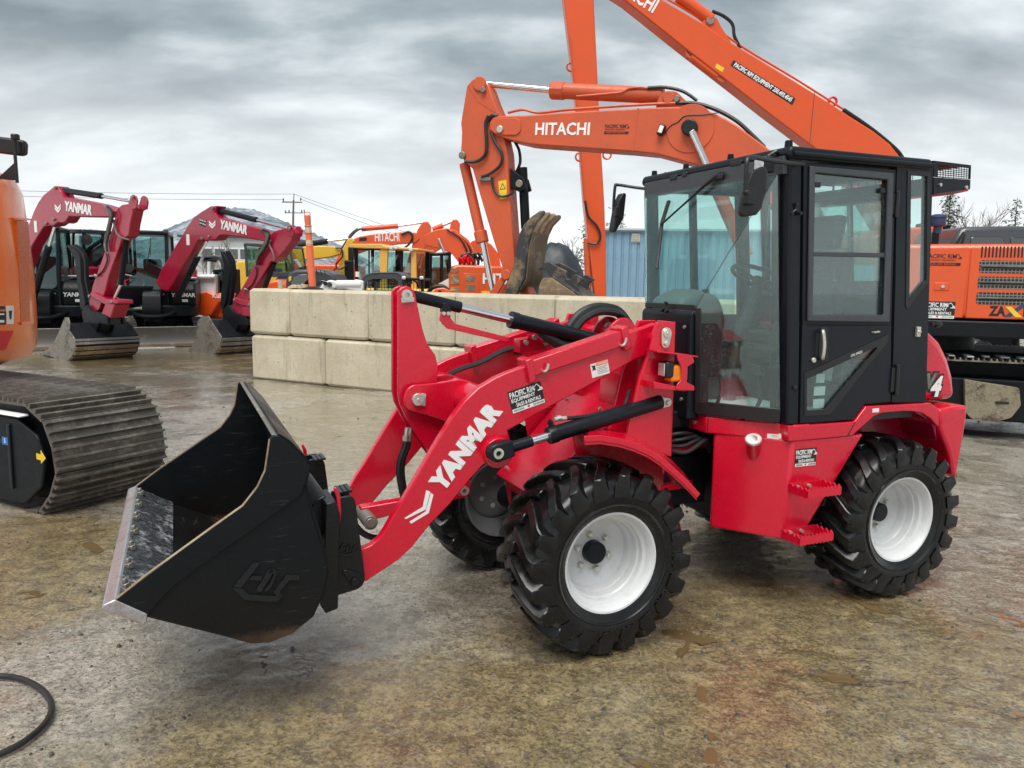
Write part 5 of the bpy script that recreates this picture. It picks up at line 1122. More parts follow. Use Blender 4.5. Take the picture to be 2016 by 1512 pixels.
# mirrors
mr = empty('mirror'); mr.parent = cab
mA = [LD.p3(1581, 323, CY + .03), LD.p3(1560, 322, CY + .06), LD.p3(1520, 316, CY + .16), LD.p3(1487, 310, CY + .24), LD.p3(1474, 311, CY + .26), LD.p3(1470, 322, CY + .27), LD.p3(1468, 375, CY + .27)]
mb = MB(); mb.tube(mA[:1] + spline(mA[1:4], 4) + spline(mA[4:], 4), .011, 8); mb.build('mirror_arm', BLACK, mr)
mpx = [(1478, 336), (1500, 327), (1507, 329), (1511, 338), (1509, 375), (1498, 412), (1488, 424), (1462, 428), (1456, 424), (1456, 412), (1466, 370)]
mo = LD.p3(1484, 378, CY + .24)
mp_ = [LD.p3(a, b, CY + .24) for a, b in mpx]; nn = Vector((.15, .95, 0)).normalized(); mb = MB(); kk = len(mp_)
mb._add([p + nn * .010 for p in mp_] + [mo + (p - mo) * .96 - nn * .03 for p in mp_], [tuple(range(kk)), tuple(range(2 * kk - 1, kk - 1, -1))] + [(i, (i + 1) % kk, (i + 1) % kk + kk, i + kk) for i in range(kk)])
mb.build('mirror_head', BLACK, mr, bevel=.012, seg=3)
q = LD.p3(1468, 380, CY + .27); mb = MB(); mb.box(q + Vector((-.03, -.01, -.01)), (.05, .03, .08)); mb.cyl(q + Vector((.01, 0, 0)), q + Vector((.01, .03, 0)), .012, n=10); mb.build('mirror_clamp', BLACK, mr, bevel=.005)
mr2 = empty('mirror'); mr2.parent = cab; YF = -CY - .16
fa = [LD.p3(1290, 374, -CY), LD.p3(1250, 369, -CY - .1), LD.p3(1216, 364, YF), LD.p3(1211, 368, YF), LD.p3(1208, 402, YF), LD.p3(1208, 415, YF)]
mb = MB(); mb.tube(spline(fa, 4), .010, 8); mb.build('mirror_arm', BLACK, mr2)
fm = [LD.p3(a, b, YF) for a, b in ((1221, 382), (1227, 380), (1229, 384), (1224, 430), (1208, 458), (1204, 457), (1203, 452), (1212, 400))]; kk = len(fm); nn = Vector((0, 1, 0)); mb = MB()
mb._add([p + nn * .03 for p in fm] + [p - nn * .035 for p in fm], [tuple(range(kk)), tuple(range(2 * kk - 1, kk - 1, -1))] + [(i, (i + 1) % kk, (i + 1) % kk + kk, i + kk) for i in range(kk)]); mb.build('mirror_head', BLACK, mr2, bevel=.012, seg=3)
mb = MB(); mb.box(LD.p3(1213, 417, YF + .02), (.03, .05, .07)); mb.build('mirror_clamp', BLACK, mr2, bevel=.006)
fp0, fp1 = LD.p3(1292, 378, -CY), LD.p3(1275, 640, -CY); mb = MB(); mb.cyl(fp0, fp1, .016, n=12); mb.build('grab_rail', BLACK, cab)
# work lamps under the roof edge
for (px, py, y_) in ((1294, 362, -CY - .02), (1505, 325, None)):
    c = LD.p3(px, py, y_) if y_ is not None else LD.q3(px, py, XF + .10)
    mb = MB(); mb.box(c, (.07, .085, .085)); wl = mb.build('work_lamp', BLACK, cab, bevel=.014, seg=3)
    mb = MB(); mb.box(c + Vector((.036, .0, 0)), (.006, .066, .062)); mb.build('lamp_lens', LENS, wl, bevel=.004)
    mb = MB(); mb.tube([c + Vector((-.02, 0, .045)), c + Vector((-.05, .02, .07)), Vector((XF - .02, c.y + .04 if c.y < 0 else c.y - .02, zt + .09))], .010, 6); mb.build('lamp_bracket', BLACK, wl)
# wipers
def wiper(pts, par):
    mb = MB(); q = [ws(a, b, .03) for a, b in pts]; mb.tube(q, .006, 6); mb.tube([p + Vector((.004, .012, -.012)) for p in q[:2]] + [q[-1]], .004, 6); mb.build('wiper_arm', BLACK, par)
wiper([(1424, 340), (1395, 356), (1362, 388), (1302, 442)], cab)
mb = MB(); mb.tube([ws(1420, 342, .02), ws(1404, 352, .03), ws(1372, 378, .03)], [.014, .012, .007], 8); mb.build('wiper_arm', BLACK, cab)
mb = MB(); a, b, c = ws(1318, 395), ws(1304, 440), ws(1293, 528); mb.tube([a, b, c], .009, 6); mb.tube([a + Vector((0, -.02, 0)), b + Vector((0, -.02, 0)), c + Vector((0, -.006, 0))], .005, 6); mb.build('wiper_blade', BLACK, cab)
for px, py, sx_ in ((1328, 350, .07), (1350, 344, .05), (1452, 322, .09), (1420, 348, .05)):
    mb = MB(); mb.box(ws(px, py, .02), (.03, sx_, .03)); mb.build('wiper_bracket', BLACK, cab, bevel=.006)
# ---- cab interior
fl = apil[3][1] + .03
FPl = [(-.88, -.20), (-.88, .20), (-1.19, CY - .07), (rpan[2][0] + .02, CY - .07), (rpan[2][0] + .02, -CY + .07), (-1.19, -CY + .07)]
mb = MB(); mb.prism(FPl, fl - .05, fl, 'z'); mb.build('cab_floor', CONS, cab); mb = MB(); mb.box((-1.92, 0, fl + .06), (.36, 2 * CY - .16, .12)); mb.build('rear_floor_step', CONS, cab)
mb = MB(); mb.prism([(-.93, -.05), (-.93, .19), (-1.20, CY - .12), (-1.54, CY - .12), (-1.54, -.05)], fl + .002, fl + .014, 'z'); mb.build('floor_mat', MATW, cab, bevel=.003)
mb = MB(); mb.box((rpan[1][0] + .06, 0, 1.40), (.03, 2 * CY - .12, .62)); mb.build('rear_wall', CONS, cab)
pane('rear_window', [(rpan[1][0] + .05, -CY + .1, 1.75), (rpan[1][0] + .05, CY - .1, 1.75), (rpan[1][0] + .05, CY - .1, 2.35), (rpan[1][0] + .05, -CY + .1, 2.35)], m=GLASSD)
st = empty('operator_seat'); st.parent = cab; sx0 = -1.66
mb = MB(); mb.prism(rnd2([(sx0 + .26, 1.32), (sx0 + .28, 1.42), (sx0 - .22, 1.40), (sx0 - .22, 1.30)], .04), -.25, .25); mb.build('seat_cushion', SEATM, st, bevel=.04, seg=3)
mb = MB(); mb.prism(rnd2([(sx0 - .14, 1.38), (sx0 - .22, 1.38), (sx0 - .34, 1.96), (sx0 - .24, 1.99)], .03), -.24, .24); mb.build('seat_back', SEATM, st, bevel=.04, seg=3)
mb = MB(); mb.prism(rnd2([(sx0 - .25, 2.02), (sx0 - .33, 2.01), (sx0 - .37, 2.22), (sx0 - .29, 2.23)], .03), -.14, .14); mb.build('head_rest', SEATM, st, bevel=.03, seg=3)
mb = MB(); mb.box((sx0 + .02, 0, 1.20), (.42, .40, .24)); mb.build('seat_base', BLACK, st, bevel=.02)
# steering column, console with vents
mb = MB(); mb.prism([(XW - .05, zw + .04), (XW - .20, zw + .10), (XW - .36, zw + .06), (XW - .40, zw - .02), (XW - .42, fl), (XW - .05, fl)], -.30, .02); mb.build('dash_console', LCONS, cab, bevel=.05, seg=4)
mb = MB(); mb.prism([(XW - .06, zw - .10), (XW - .30, zw - .10), (XW - .34, zw - .16), (XW - .34, zw - .42), (XW - .06, zw - .45)], .05, .07); mb.build('side_cover', DCHAR, cab, bevel=.01)
for k in range(6):
    mb = MB(); mb.box((XW - .36, .055, zw - .14 - k * .03), (.05, .012, .012)); mb.build('vent_slat', CONS, cab)
swc = Vector((XF - .40, .06, zw + .17)); sn = Vector((-.42, 0, .9)).normalized(); e1 = Vector((0, 1, 0)); e2 = sn.cross(e1)
sw = empty('steering_wheel'); sw.parent = cab
mb = MB(); mb.tube([swc + (e1 * math.cos(t) + e2 * math.sin(t)) * .185 for t in [2 * math.pi * i / 32 for i in range(33)]], .014, 8); mb.build('wheel_rim', BLACK, sw)
mb = MB()
for t in (.3, 2.4, 4.4): mb.tube([swc - sn * .03, swc + (e1 * math.cos(t) + e2 * math.sin(t)) * .18], .014, 6)
mb.cyl(swc - sn * .05, swc, .05); mb.build('wheel_spokes', BLACK, sw)
mb = MB(); mb.tube([swc, swc - sn * .3, Vector((XF - .22, .06, 1.2)), Vector((XF - .2, .06, fl))], .04, 10); mb.build('steering_column', CONS, cab)
mb = MB(); mb.box((-1.62, -.42, 1.40), (.5, .16, .16)); mb.box((-1.62, .42, 1.30), (.5, .14, .1)); mb.build('side_console', CONS, cab, bevel=.02)
mb = MB(); mb.tube(spline([(-1.42, -.42, 1.48), (-1.40, -.42, 1.6), (-1.38, -.41, 1.68)], 4), .012); mb.cyl((-1.385, -.412, 1.66), (-1.37, -.405, 1.75), .024); mb.build('joystick', BLACK, cab, bevel=.008)
for (x, y, mt_, dz) in ((XF + .02, .20, BLACK, .0), (XF - .10, .40, BLACK, .02)):
    mb = MB(); mb.tube(spline([(x - .02, y, fl + .02), (x - .05, y, fl + .10), (x - .02, y, fl + .2 + dz)], 4), .012); mb.box((x - .01, y, fl + .22 + dz), (.02, .09, .06), Matrix.Rotation(R(35), 3, 'Y')); mb.build('pedal', BLACK, cab, bevel=.004)
for (y, z, wd, ht) in ((.12, fl + .30, .11, .16), (.36, fl + .26, .11, .16), (.5, fl + .28, .11, .2), (.24, fl + .2, .1, .04)):
    mb = MB(); mb.box((-1.545, y, z), (.004, wd, ht)); mb.build('manual_sticker', CREAM, cab)
    mb = MB(); mb.box((-1.542, y, z + ht * .36), (.003, wd * .9, ht * .14)); mb.build('sticker_band', GREYP if y > .3 else ORS, cab)
mb = MB(); mb.box((-1.60, .22, fl + .22), (.10, .8, .42)); mb.build('seat_plinth', CONS, cab, bevel=.02)
mb = MB(); mb.tube(spline([(-1.50, -.05, 1.28), (-1.45, .1, 1.33), (-1.45, .3, 1.33), (-1.5, .42, 1.28)], 4), .014); mb.build('grab_handle', ZINC, cab)
for (dz, wd) in ((0, .06), (-.07, .08), (-.14, .08)):
    mb = MB(); q = LD.p3(1615, 745, CY - .05); mb.box(q + Vector((0, 0, dz + .0)), (wd, .003, .05)); mb.build('inside_sticker', CREAM, cab)
TANSTEEL = worn('mud_dried_side_plate', (.27, .245, .21), (.09, .075, .06), .5, .5, 3.5, .3, .3)
# ================================================================== excavator building blocks
def pri(name, fr, px, y0, y1, mat, parent, bevel=.008, yt=None, seg=2, rnd=0.0):
    """outline measured on the plane y = yt (default y0), given the thickness y0..y1"""
    pts = fr.P(px, y0 if yt is None else yt)
    if rnd: pts = rnd2(pts, rnd)
    mb = MB(); mb.prism(pts, y0, y1); return mb.build(name, mat, parent, bevel=bevel, seg=seg)
def rodcyl(name, fr, p, q, y, r, mat, parent, n=14):
    mb = MB(); mb.cyl(fr.p3(*p, y), fr.p3(*q, y), r, n=n); return mb.build(name, mat, parent, bevel=r * .12)
def hose(fr, px, y, r, parent, mat=None, name='hydraulic_hose'):
    mb = MB(); mb.tube(spline([fr.p3(a, b, y) for a, b in px], 5), r, 6); return mb.build(name, mat or RUBBER, parent)
def pin(fr, p, y, r, parent, mat=None, L=.04):
    q = fr.p3(*p, y); mb = MB(); mb.cyl(q, q + Vector((0, -L if y < 0 else L, 0)), r, n=16); return mb.build('pin', mat or STEEL, parent, bevel=r * .15)
def track_path(L_, hgt_, n=10):
    r_ = hgt_ / 2; pts = []
    for i in range(n + 1): a = -math.pi / 2 + math.pi * i / n; pts.append((L_ / 2 - r_ + r_ * math.cos(a), r_ + r_ * math.sin(a)))
    for i in range(n + 1): a = math.pi / 2 + math.pi * i / n; pts.append((-L_ / 2 + r_ + r_ * math.cos(a), r_ + r_ * math.sin(a)))
    return pts
def resample(pts, step):
    P_ = [Vector(p) for p in pts] + [Vector(pts[0])]; out = []; tot = sum((P_[i + 1] - P_[i]).length for i in range(len(P_) - 1)); n = max(8, round(tot / step)); st = tot / n; acc = 0; k = 0; seg = 0
    for i in range(n):
        d = i * st
        while seg + (P_[k + 1] - P_[k]).length < d - 1e-9: seg += (P_[k + 1] - P_[k]).length; k += 1
        e_ = (P_[k + 1] - P_[k]); u = (d - seg) / e_.length; out.append((P_[k] + e_ * u, e_.normalized()))
    return out, st
def track(parent, cx, y0, y1, L_, hgt_, shoe, mat, framemat, pitch=.17, single=False, grous=(.25, .55, .85), z0=0.0):
    """crawler: side frame, wheels, and a closed belt of grouser shoes"""
    tk = empty('crawler_track', (cx, 0, z0)); tk.parent = parent; r_ = hgt_ / 2
    mb = MB(); mb.prism(rnd2([(-L_ / 2 + r_ * .5, r_ * .45), (L_ / 2 - r_ * .5, r_ * .45), (L_ / 2 - r_ * .25, r_), (L_ / 2 - r_ * .5, r_ * 1.55), (-L_ / 2 + r_ * .5, r_ * 1.55), (-L_ / 2 + r_ * .25, r_)], .06), y0 + .12, y1 - .12); mb.build('track_frame', framemat, tk, bevel=.02)
    for sx_ in (-1, 1):
        mb = MB(); mb.cyl((sx_ * (L_ / 2 - r_), y0 + .10, r_), (sx_ * (L_ / 2 - r_), y1 - .10, r_), r_ * .82, n=28); mb.build('idler_wheel', framemat, tk, bevel=.01)
    P_, st = resample(track_path(L_, hgt_), pitch); w_ = st * 1.02; g = shoe
    def shoe_mb():
        m2 = MB(); pr = [(-w_ / 2, 0), (w_ / 2, 0), (w_ / 2, g * .35)]
        for u in grous[::-1]: x = (u - .5) * w_; pr += [(x + g * .28, g * .35), (x + g * .14, g), (x - g * .14, g), (x - g * .28, g * .35)]
        pr += [(-w_ / 2, g * .35)]; m2.prism(pr, y0, y1); return m2
    if single:
        sm = shoe_mb().mesh('track_shoe', 20); sm.materials.append(mat)
        for p, d in P_:
            o = bpy.data.objects.new('track_shoe', sm); COL.objects.link(o); o.parent = tk; o.location = (p.x, 0, p.y); o.rotation_euler = (0, -math.atan2(d.y, d.x) + math.pi, 0)
    else:
        big_ = MB()
        for p, d in P_:
            s_ = shoe_mb(); M = Matrix.Translation((p.x, 0, p.y)) @ Matrix.Rotation(-math.atan2(d.y, d.x) + math.pi, 4, 'Y'); big_._add([M @ Vector(v_) for v_ in s_.v], s_.f)
        o = big_.build('track_shoes', mat, tk, smooth=20); o['kind'] = 'stuff'
    return tk
def cabin(parent, fr, corners, y0, y1, mat, gmat, sill=.42, post=.07, name='cab'):
    """glazed cab: corners = near-side outline in px (top-front .. clockwise, 4 points) on y0; posts, roof, lower panels and panes"""
    cb = empty(name); cb.parent = parent; A, B, C_, D = [Vector(p) for p in fr.P(corners, y0)]   # A top-left B top-right C bottom-right D bottom-left (in local x order)
    sgn = 1 if y1 > y0 else -1
    def pt(u, v_): return (A.lerp(B, u)).lerp(D.lerp(C_, u), v_)
    for y_a, y_b in ((y0, y0 + sgn * post), (y1 - sgn * post, y1)):
        for u in (0, 1):
            a, b_ = pt(u, 0), pt(u, 1); du = post if u == 0 else -post; mb = MB(); mb.prism([(a.x, a.y), (a.x + du, a.y), (b_.x + du, b_.y), (b_.x, b_.y)], y_a, y_b); mb.build('cab_post', mat, cb, bevel=.01)
        a, b_, c_, d_ = pt(0, 1 - sill), pt(1, 1 - sill), pt(1, 1), pt(0, 1); mb = MB(); mb.prism([(a.x + post, a.y), (b_.x - post, b_.y), (c_.x - post, c_.y), (d_.x + post, d_.y)], y_a, y_b); mb.build('cab_door_panel', mat, cb, bevel=.008)
        a, b_, c_, d_ = pt(0, .04), pt(1, .04), pt(1, 1 - sill), pt(0, 1 - sill); ym = (y_a + y_b) / 2; mb = MB(); mb.prism([(a.x + post, a.y), (b_.x - post, b_.y), (c_.x - post, c_.y), (d_.x + post, d_.y)], ym - .006, ym + .006); mb.build('cab_window', gmat, cb)
        mx = pt(.55, 0); mx2 = pt(.55, 1 - sill); mb = MB(); mb.prism([(mx.x, mx.y), (mx.x + post * .7, mx.y), (mx2.x + post * .7, mx2.y), (mx2.x, mx2.y)], y_a + sgn * .005, y_b - sgn * .005); mb.build('cab_post', mat, cb)
    for u in (0, 1):
        a, b_, c_ = pt(u, .04), pt(u, 1 - sill), pt(u, 1); du = .02 if u == 0 else -.02
        mb = MB(); mb.prism([(a.x + du, a.y), (a.x + du * 1.6, a.y), (b_.x + du * 1.6, b_.y), (b_.x + du, b_.y)], y0 + sgn * post, y1 - sgn * post); mb.build('cab_window', gmat, cb)
        mb = MB(); mb.prism([(b_.x + du * .5, b_.y), (b_.x + du * 2.5, b_.y), (c_.x + du * 2.5, c_.y), (c_.x + du * .5, c_.y)], y0 + sgn * post, y1 - sgn * post); mb.build('cab_panel', mat, cb)
    a, b_ = pt(0, 0), pt(1, 0); mb = MB(); mb.prism([(a.x - .03, a.y - .02), (a.x + .03, a.y + .07), (b_.x - .03, b_.y + .07), (b_.x + .03, b_.y - .02)], min(y0, y1) - .02, max(y0, y1) + .02); mb.build('cab_roof', mat, cb, bevel=.02)
    s0 = pt(.42, 1 - sill * .5); mb = MB(); ym = (y0 + y1) / 2; mb.box((s0.x, ym, s0.y + .15), (.5, .5, .14)); mb.box((s0.x + (.25 if A.x > B.x else -.25), ym, s0.y + .5), (.13, .48, .7)); mb.build('operator_seat', SEATM, cb, bevel=.04)
    return cb
def bucket_ex(parent, fr, px, y0, y1, mat, teeth=0, inner=None, name='digging_bucket', tip=None):
    """digging bucket: two side plates and the bent shell between"""
    bq = empty(name); bq.parent = parent; pr = fr.P(px, y0); th = .03
    lo, hi = min(y0, y1), max(y0, y1)
    for a in ((lo, lo + th), (hi - th, hi)): mb = MB(); mb.prism(pr, *a); mb.build('side_plate', mat, bq, bevel=.006)
    return bq, pr

# ================================================================== near orange excavator cut by the left edge
LX = Fr((-3.60, 5.62, 0), 152)
lx = thing('orange_excavator', LX, 'bright orange excavator tail and crawler track at the left edge', 'excavator')
# local x runs away along the track, local -y... the visible end of the belt is at x = -0.3
track(lx, 1.55, -.92, .0, 3.7, .80, .052, TRACKM, DCHAR, .20, True, (.14, .5, .86))
mb = MB(); mb.prism(rnd2([(.05, .06), (-.18, .22), (-.24, .42), (-.16, .60), (.10, .70), (1.2, .70), (1.2, .20), (.5, .05)], .03), .0, .03); sf = mb.build('track_guard', DCHAR, lx, bevel=.01)
mb = MB(); mb.prism([(.16, .16), (.19, .16), (.19, .66), (.16, .66)], .03, .05); mb.prism([(.19, .50), (1.2, .50), (1.2, .54), (.19, .54)], .03, .05); mb.build('guard_rib', BLKSTEEL, sf, bevel=.008)
q = LX.p3(80, 900, .052); mb = MB(); s_ = .052
mb.prism([(q.x + s_, q.z + .45 * s_), (q.x - .1 * s_, q.z + .38 * s_), (q.x - .1 * s_, q.z + s_), (q.x - 1.15 * s_, q.z - .05 * s_), (q.x, q.z - .95 * s_), (q.x, q.z - .45 * s_), (q.x + s_, q.z - .4 * s_)], .0505, .0525); mb.build('arrow_sticker', YELS, sf, smooth=0)
q = LX.p3(10, 868, .052); mb = MB(); mb.box((q.x, .0525, q.z), (.075, .003, .06)); mb.build('blue_sticker', plain('blue_sticker', (.02, .16, .45), .45, 0, .05, 9, 0), sf); text('sticker_lettering', 'S', .05, WHITE, sf, (q.x, .055, q.z), (-1, 0, 0), (0, 0, 1), .0004)
mb = MB(); mb.box((.75, -.01, .725), (1.4, .08, .02)); mb.build('snow_on_guard', SNOW, sf, bevel=.012)
# rounded tail of the upper structure
cx, cy = LX.loc(Vector((-5.84, 6.75, 0))).x, LX.loc(Vector((-5.84, 6.75, 0))).y; RT = 1.42
def tail_R(z): return None
zb0, zt0 = .98, 2.68
prof = [(.2, zb0 - .02), (RT - .18, zb0 - .02), (RT - .06, zb0 + .03), (RT - .015, zb0 + .12), (RT, zb0 + .35), (RT, zb0 + .80), (RT - .02, zb0 + 1.15), (RT - .05, zt0 - .16), (RT - .09, zt0 - .06), (RT - .18, zt0), (.2, zt0 + .02)]
mb = MB(); mb.lathe(prof, (cx, cy, 0), (0, 0, 1), 96); hs = mb.build('tail_counterweight', BORANGE, lx, smooth=40)
mb = MB(); mb.lathe([(.4, .55), (.5, zb0)], (cx, cy, 0), (0, 0, 1), 24); mb.build('swing_ring', DCHAR, lx)
def on_tail(px, py, off=0.0):
    """direction angle (local) on the round tail under a photo pixel"""
    o = LX.loc(CC); d_ = ray(px, py); d = Vector((d_.dot(LX.x), d_.dot(LX.y), d_.z)); ox, oy = o.x - cx, o.y - cy
    a = d.x ** 2 + d.y ** 2; b_ = 2 * (ox * d.x + oy * d.y); c_ = ox ** 2 + oy ** 2 - (RT + off) ** 2; D_ = b_ * b_ - 4 * a * c_
    t_ = (-b_ - math.sqrt(max(D_, 0))) / (2 * a); p = o + d * t_; return math.atan2(p.y - cy, p.x - cx), p.z
def tail_patch(px, r0, r1, mat, name, n=8):
    """curved patch hugging the tail between four photo corners (tl, tr, br, bl)"""
    C4 = [on_tail(*p) for p in px]; vs = []; fs = []
    for rr in (r0, r1):
        for j in range(3):
            v_ = j / 2
            for i in range(n + 1):
                u = i / n; a = (C4[0][0] * (1 - u) + C4[1][0] * u) * (1 - v_) + (C4[3][0] * (1 - u) + C4[2][0] * u) * v_; z = (C4[0][1] * (1 - u) + C4[1][1] * u) * (1 - v_) + (C4[3][1] * (1 - u) + C4[2][1] * u) * v_
                vs.append((cx + rr * math.cos(a), cy + rr * math.sin(a), z))
    m_ = n + 1; k = 3 * m_
    for l in (0, k):
        for j in range(2):
            for i in range(n): fs.append((l + j * m_ + i, l + j * m_ + i + 1, l + (j + 1) * m_ + i + 1, l + (j + 1) * m_ + i))
    rim = [i for i in range(m_)] + [m_ * 1 + n, m_ * 2 + n] + [m_ * 2 + n - i for i in range(1, m_)] + [m_]
    for i in range(len(rim)): a, b_ = rim[i], rim[(i + 1) % len(rim)]; fs.append((a, b_, b_ + k, a + k))
    mb = MB(); mb._add(vs, fs); return mb.build(name, mat, hs, smooth=30)
ALENS = plain('amber_reflector', (.55, .10, .015), .3, 0, .2, 60, .4)
tail_patch([(33, 434), (55, 437), (58, 632), (41, 633)], RT - .05, RT + .004, ALENS, 'tail_lamp_lens')
tail_patch([(31, 428), (60, 431), (60, 434), (31, 432)], RT - .02, RT + .012, BORANGE, 'panel_lip'); tail_patch([(38, 634), (63, 630), (63, 637), (40, 640)], RT - .02, RT + .016, BORANGE, 'panel_lip')
tail_patch([(-40, 652), (26, 651), (10, 688), (-40, 690)], RT - .01, RT + .006, REDS, 'red_reflective_panel')
tail_patch([(12, 602), (26, 602), (26, 638), (13, 638)], RT - .01, RT + .005, CREAM, 'warning_sticker'); tail_patch([(16, 612), (22, 611), (21, 628), (18, 629)], RT, RT + .008, BLACKL, 'hazard_pictogram')
tail_patch([(-60, 613), (11, 613), (11, 639), (-60, 640)], RT - .01, RT + .004, BLACKL, 'dealer_sticker'); tail_patch([(-50, 618), (7, 617), (7, 620), (-50, 621)], RT, RT + .007, WHITE, 'sticker_text_line'); tail_patch([(-50, 630), (7, 630), (7, 635), (-50, 635)], RT, RT + .007, WHITE, 'sticker_text_line')
tail_patch([(-30, 603), (9, 603), (9, 609), (-30, 609)], RT, RT + .004, BLACKL, 'warning_lettering')
# mirror on its bracket above the tail
def lz3(px, py, dist): return LX.loc(far(px, py, dist))
MD = 6.9
mp0 = lz3(33, 352, MD); mb = MB(); mb.tube([lz3(34, 360, MD), lz3(30, 310, MD), lz3(29, 280, MD), lz3(30, 272, MD)], .014, 8); m_o = mb.build('mirror_arm', BLACK, lx)
a, b_, c_ = lz3(34, 356, MD), lz3(33, 318, MD), lz3(-4, 352, MD); mb = MB(); nn = (b_ - a).cross(c_ - a).normalized() * .012; mb._add([a, b_, c_, a + nn, b_ + nn, c_ + nn], [(0, 1, 2), (5, 4, 3), (0, 1, 4, 3), (1, 2, 5, 4), (2, 0, 3, 5)]); mb.build('mirror_bracket', BLACK, lx)
mh = [lz3(*p, MD + .05) for p in ((-60, 262), (30, 272), (45, 276), (48, 283), (47, 304), (38, 306), (-60, 294))]; nn = Vector((0, 0, 0)) + (mh[1] - mh[0]).cross(mh[3] - mh[0]).normalized() * .07; k = len(mh); mb = MB(); mb._add(mh + [p + nn for p in mh], [tuple(range(k)), tuple(range(2 * k - 1, k - 1, -1))] + [(i, (i + 1) % k, (i + 1) % k + k, i + k) for i in range(k)]); mb.build('mirror_head', BLACK, lx, bevel=.02)
q = lz3(30, 271, MD); mb = MB(); mb.cyl(q - Vector((0, 0, .02)), q + Vector((0, 0, .03)), .035, n=14); mb.build('mirror_knob', BLACK, lx, bevel=.01)

# ================================================================== two dark red mini excavators
def chevron(fr, c, s, y, parent, flip=1):
    ux = Vector((1, 0, 0)); cc = fr.p3(*c, y)
    for dz in (0, -.055 * s):
        mb = MB(); pr = [(-.12, .07), (0, -.0), (.12, .07), (.12, .03), (0, -.04), (-.12, .03)]; mb.prism([(cc.x + x * s, cc.z + z * s + dz) for x, z in pr], y, y - .004); mb.build('chevron_emblem', WHITE, parent, smooth=0)
def mini_digger(fr, label, name, boom, boom_t, arm, ear, acyl, bcyl, kcyl, link, thumb, bucket, shell, chev, txt, house, bw=.62):
    t_ = thing(name, fr, label, 'excavator', 'dark red excavators parked in a row')
    bo = pri('boom', fr, boom, -.13, .13, DRED, t_, .02)
    chevron(fr, chev, 1.0 * txt[3], -.134, bo)
    a, b_ = fr.p3(*txt[0], -.136), fr.p3(*txt[1], -.136); text('maker_lettering', 'YANMAR', txt[2], WHITE, bo, (a + b_) / 2, b_ - a, (0, 0, 1), .002, .012, .12, width=(b_ - a).length)
    ao = pri('dipper_arm', fr, arm, -.11, .11, DRED, t_, .015)
    for y in (-.12, .09): pri('arm_ear', fr, ear, y, y + .03, DRED, ao, .008, yt=-.12)
    p, m_, q = acyl; rodcyl('cylinder_barrel', fr, p, m_, 0, .062, CHAR, t_); rodcyl('piston_rod', fr, m_, q, 0, .032, CHROME, t_)
    p, m_, q = bcyl; rodcyl('piston_rod', fr, p, m_, -.02, .035, CHROME, t_); rodcyl('cylinder_barrel', fr, m_, q, -.02, .075, DCHAR, t_)
    p, m_, q = kcyl; rodcyl('cylinder_barrel', fr, p, m_, 0, .055, DCHAR, t_); rodcyl('piston_rod', fr, m_, q, 0, .03, CHROME, t_)
    for lp2 in link: pri('bucket_link', fr, lp2, -.16, .16, DRED, t_, .02)
    pri('thumb', fr, thumb, -.16, -.08, DCHAR, t_, .01); pri('thumb', fr, [(x + 10, y - 1) for x, y in thumb], .10, .18, DCHAR, t_, .01)
    bq = empty('digging_bucket'); bq.parent = t_; pr = fr.P(bucket, -bw)
    for y in (-bw, bw - .025): mb = MB(); mb.prism(pr, y, y + .025); mb.build('side_plate', TANSTEEL, bq, bevel=.006)
    sh = fr.P(shell, -bw); mb = MB(); mb.sheet(sh, -bw + .02, bw - .02, .02); mb.build('bucket_shell', DCHAR, bq, bevel=.004)
    cen_ = sum((Vector(q_) for q_ in sh), Vector((0, 0))) / len(sh)
    for i in range(4):
        k0, k1 = Vector(sh[-2 - i]), Vector(sh[-3 - i]); d = k1 - k0; nn = Vector((-d.y, d.x)).normalized(); c0 = k0.lerp(k1, .5); nn = nn if nn.dot(c0 - cen_) > 0 else -nn; c0 = c0 + nn * .018
        for h_ in (-.24, .24): mb = MB(); q_ = c0 + d * h_; mb.box((q_.x, 0, q_.y), (d.length * .36, bw * 2 - .02, .03), Matrix.Rotation(-math.atan2(d.y, d.x), 3, 'Y')); mb.build('wear_strip', MUDB if i < 3 else GREYSTEEL, bq, bevel=.004)
    tip = Vector(pr[house['tip']])
    for i in range(5):
        y = -bw + .1 + i * (2 * bw - .2) / 4; mb = MB(); mb.prism([(tip.x + .12, tip.y + .05), (tip.x - .06, tip.y), (tip.x + .10, tip.y - .02)], y - .04, y + .04); mb.build('bucket_tooth', STEEL, bq)
    hx = house['ears']; pri('bucket_ear', fr, hx, -.18, -.14, DCHAR, bq, .006, yt=-.16); pri('bucket_ear', fr, hx, .14, .18, DCHAR, bq, .006, yt=-.16); pri('coupler', fr, hx, -.12, .12, BLKSTEEL, t_, .03, yt=-.16)
    return t_
Y1 = Fr((-8.96, 16.56, 0), -36)
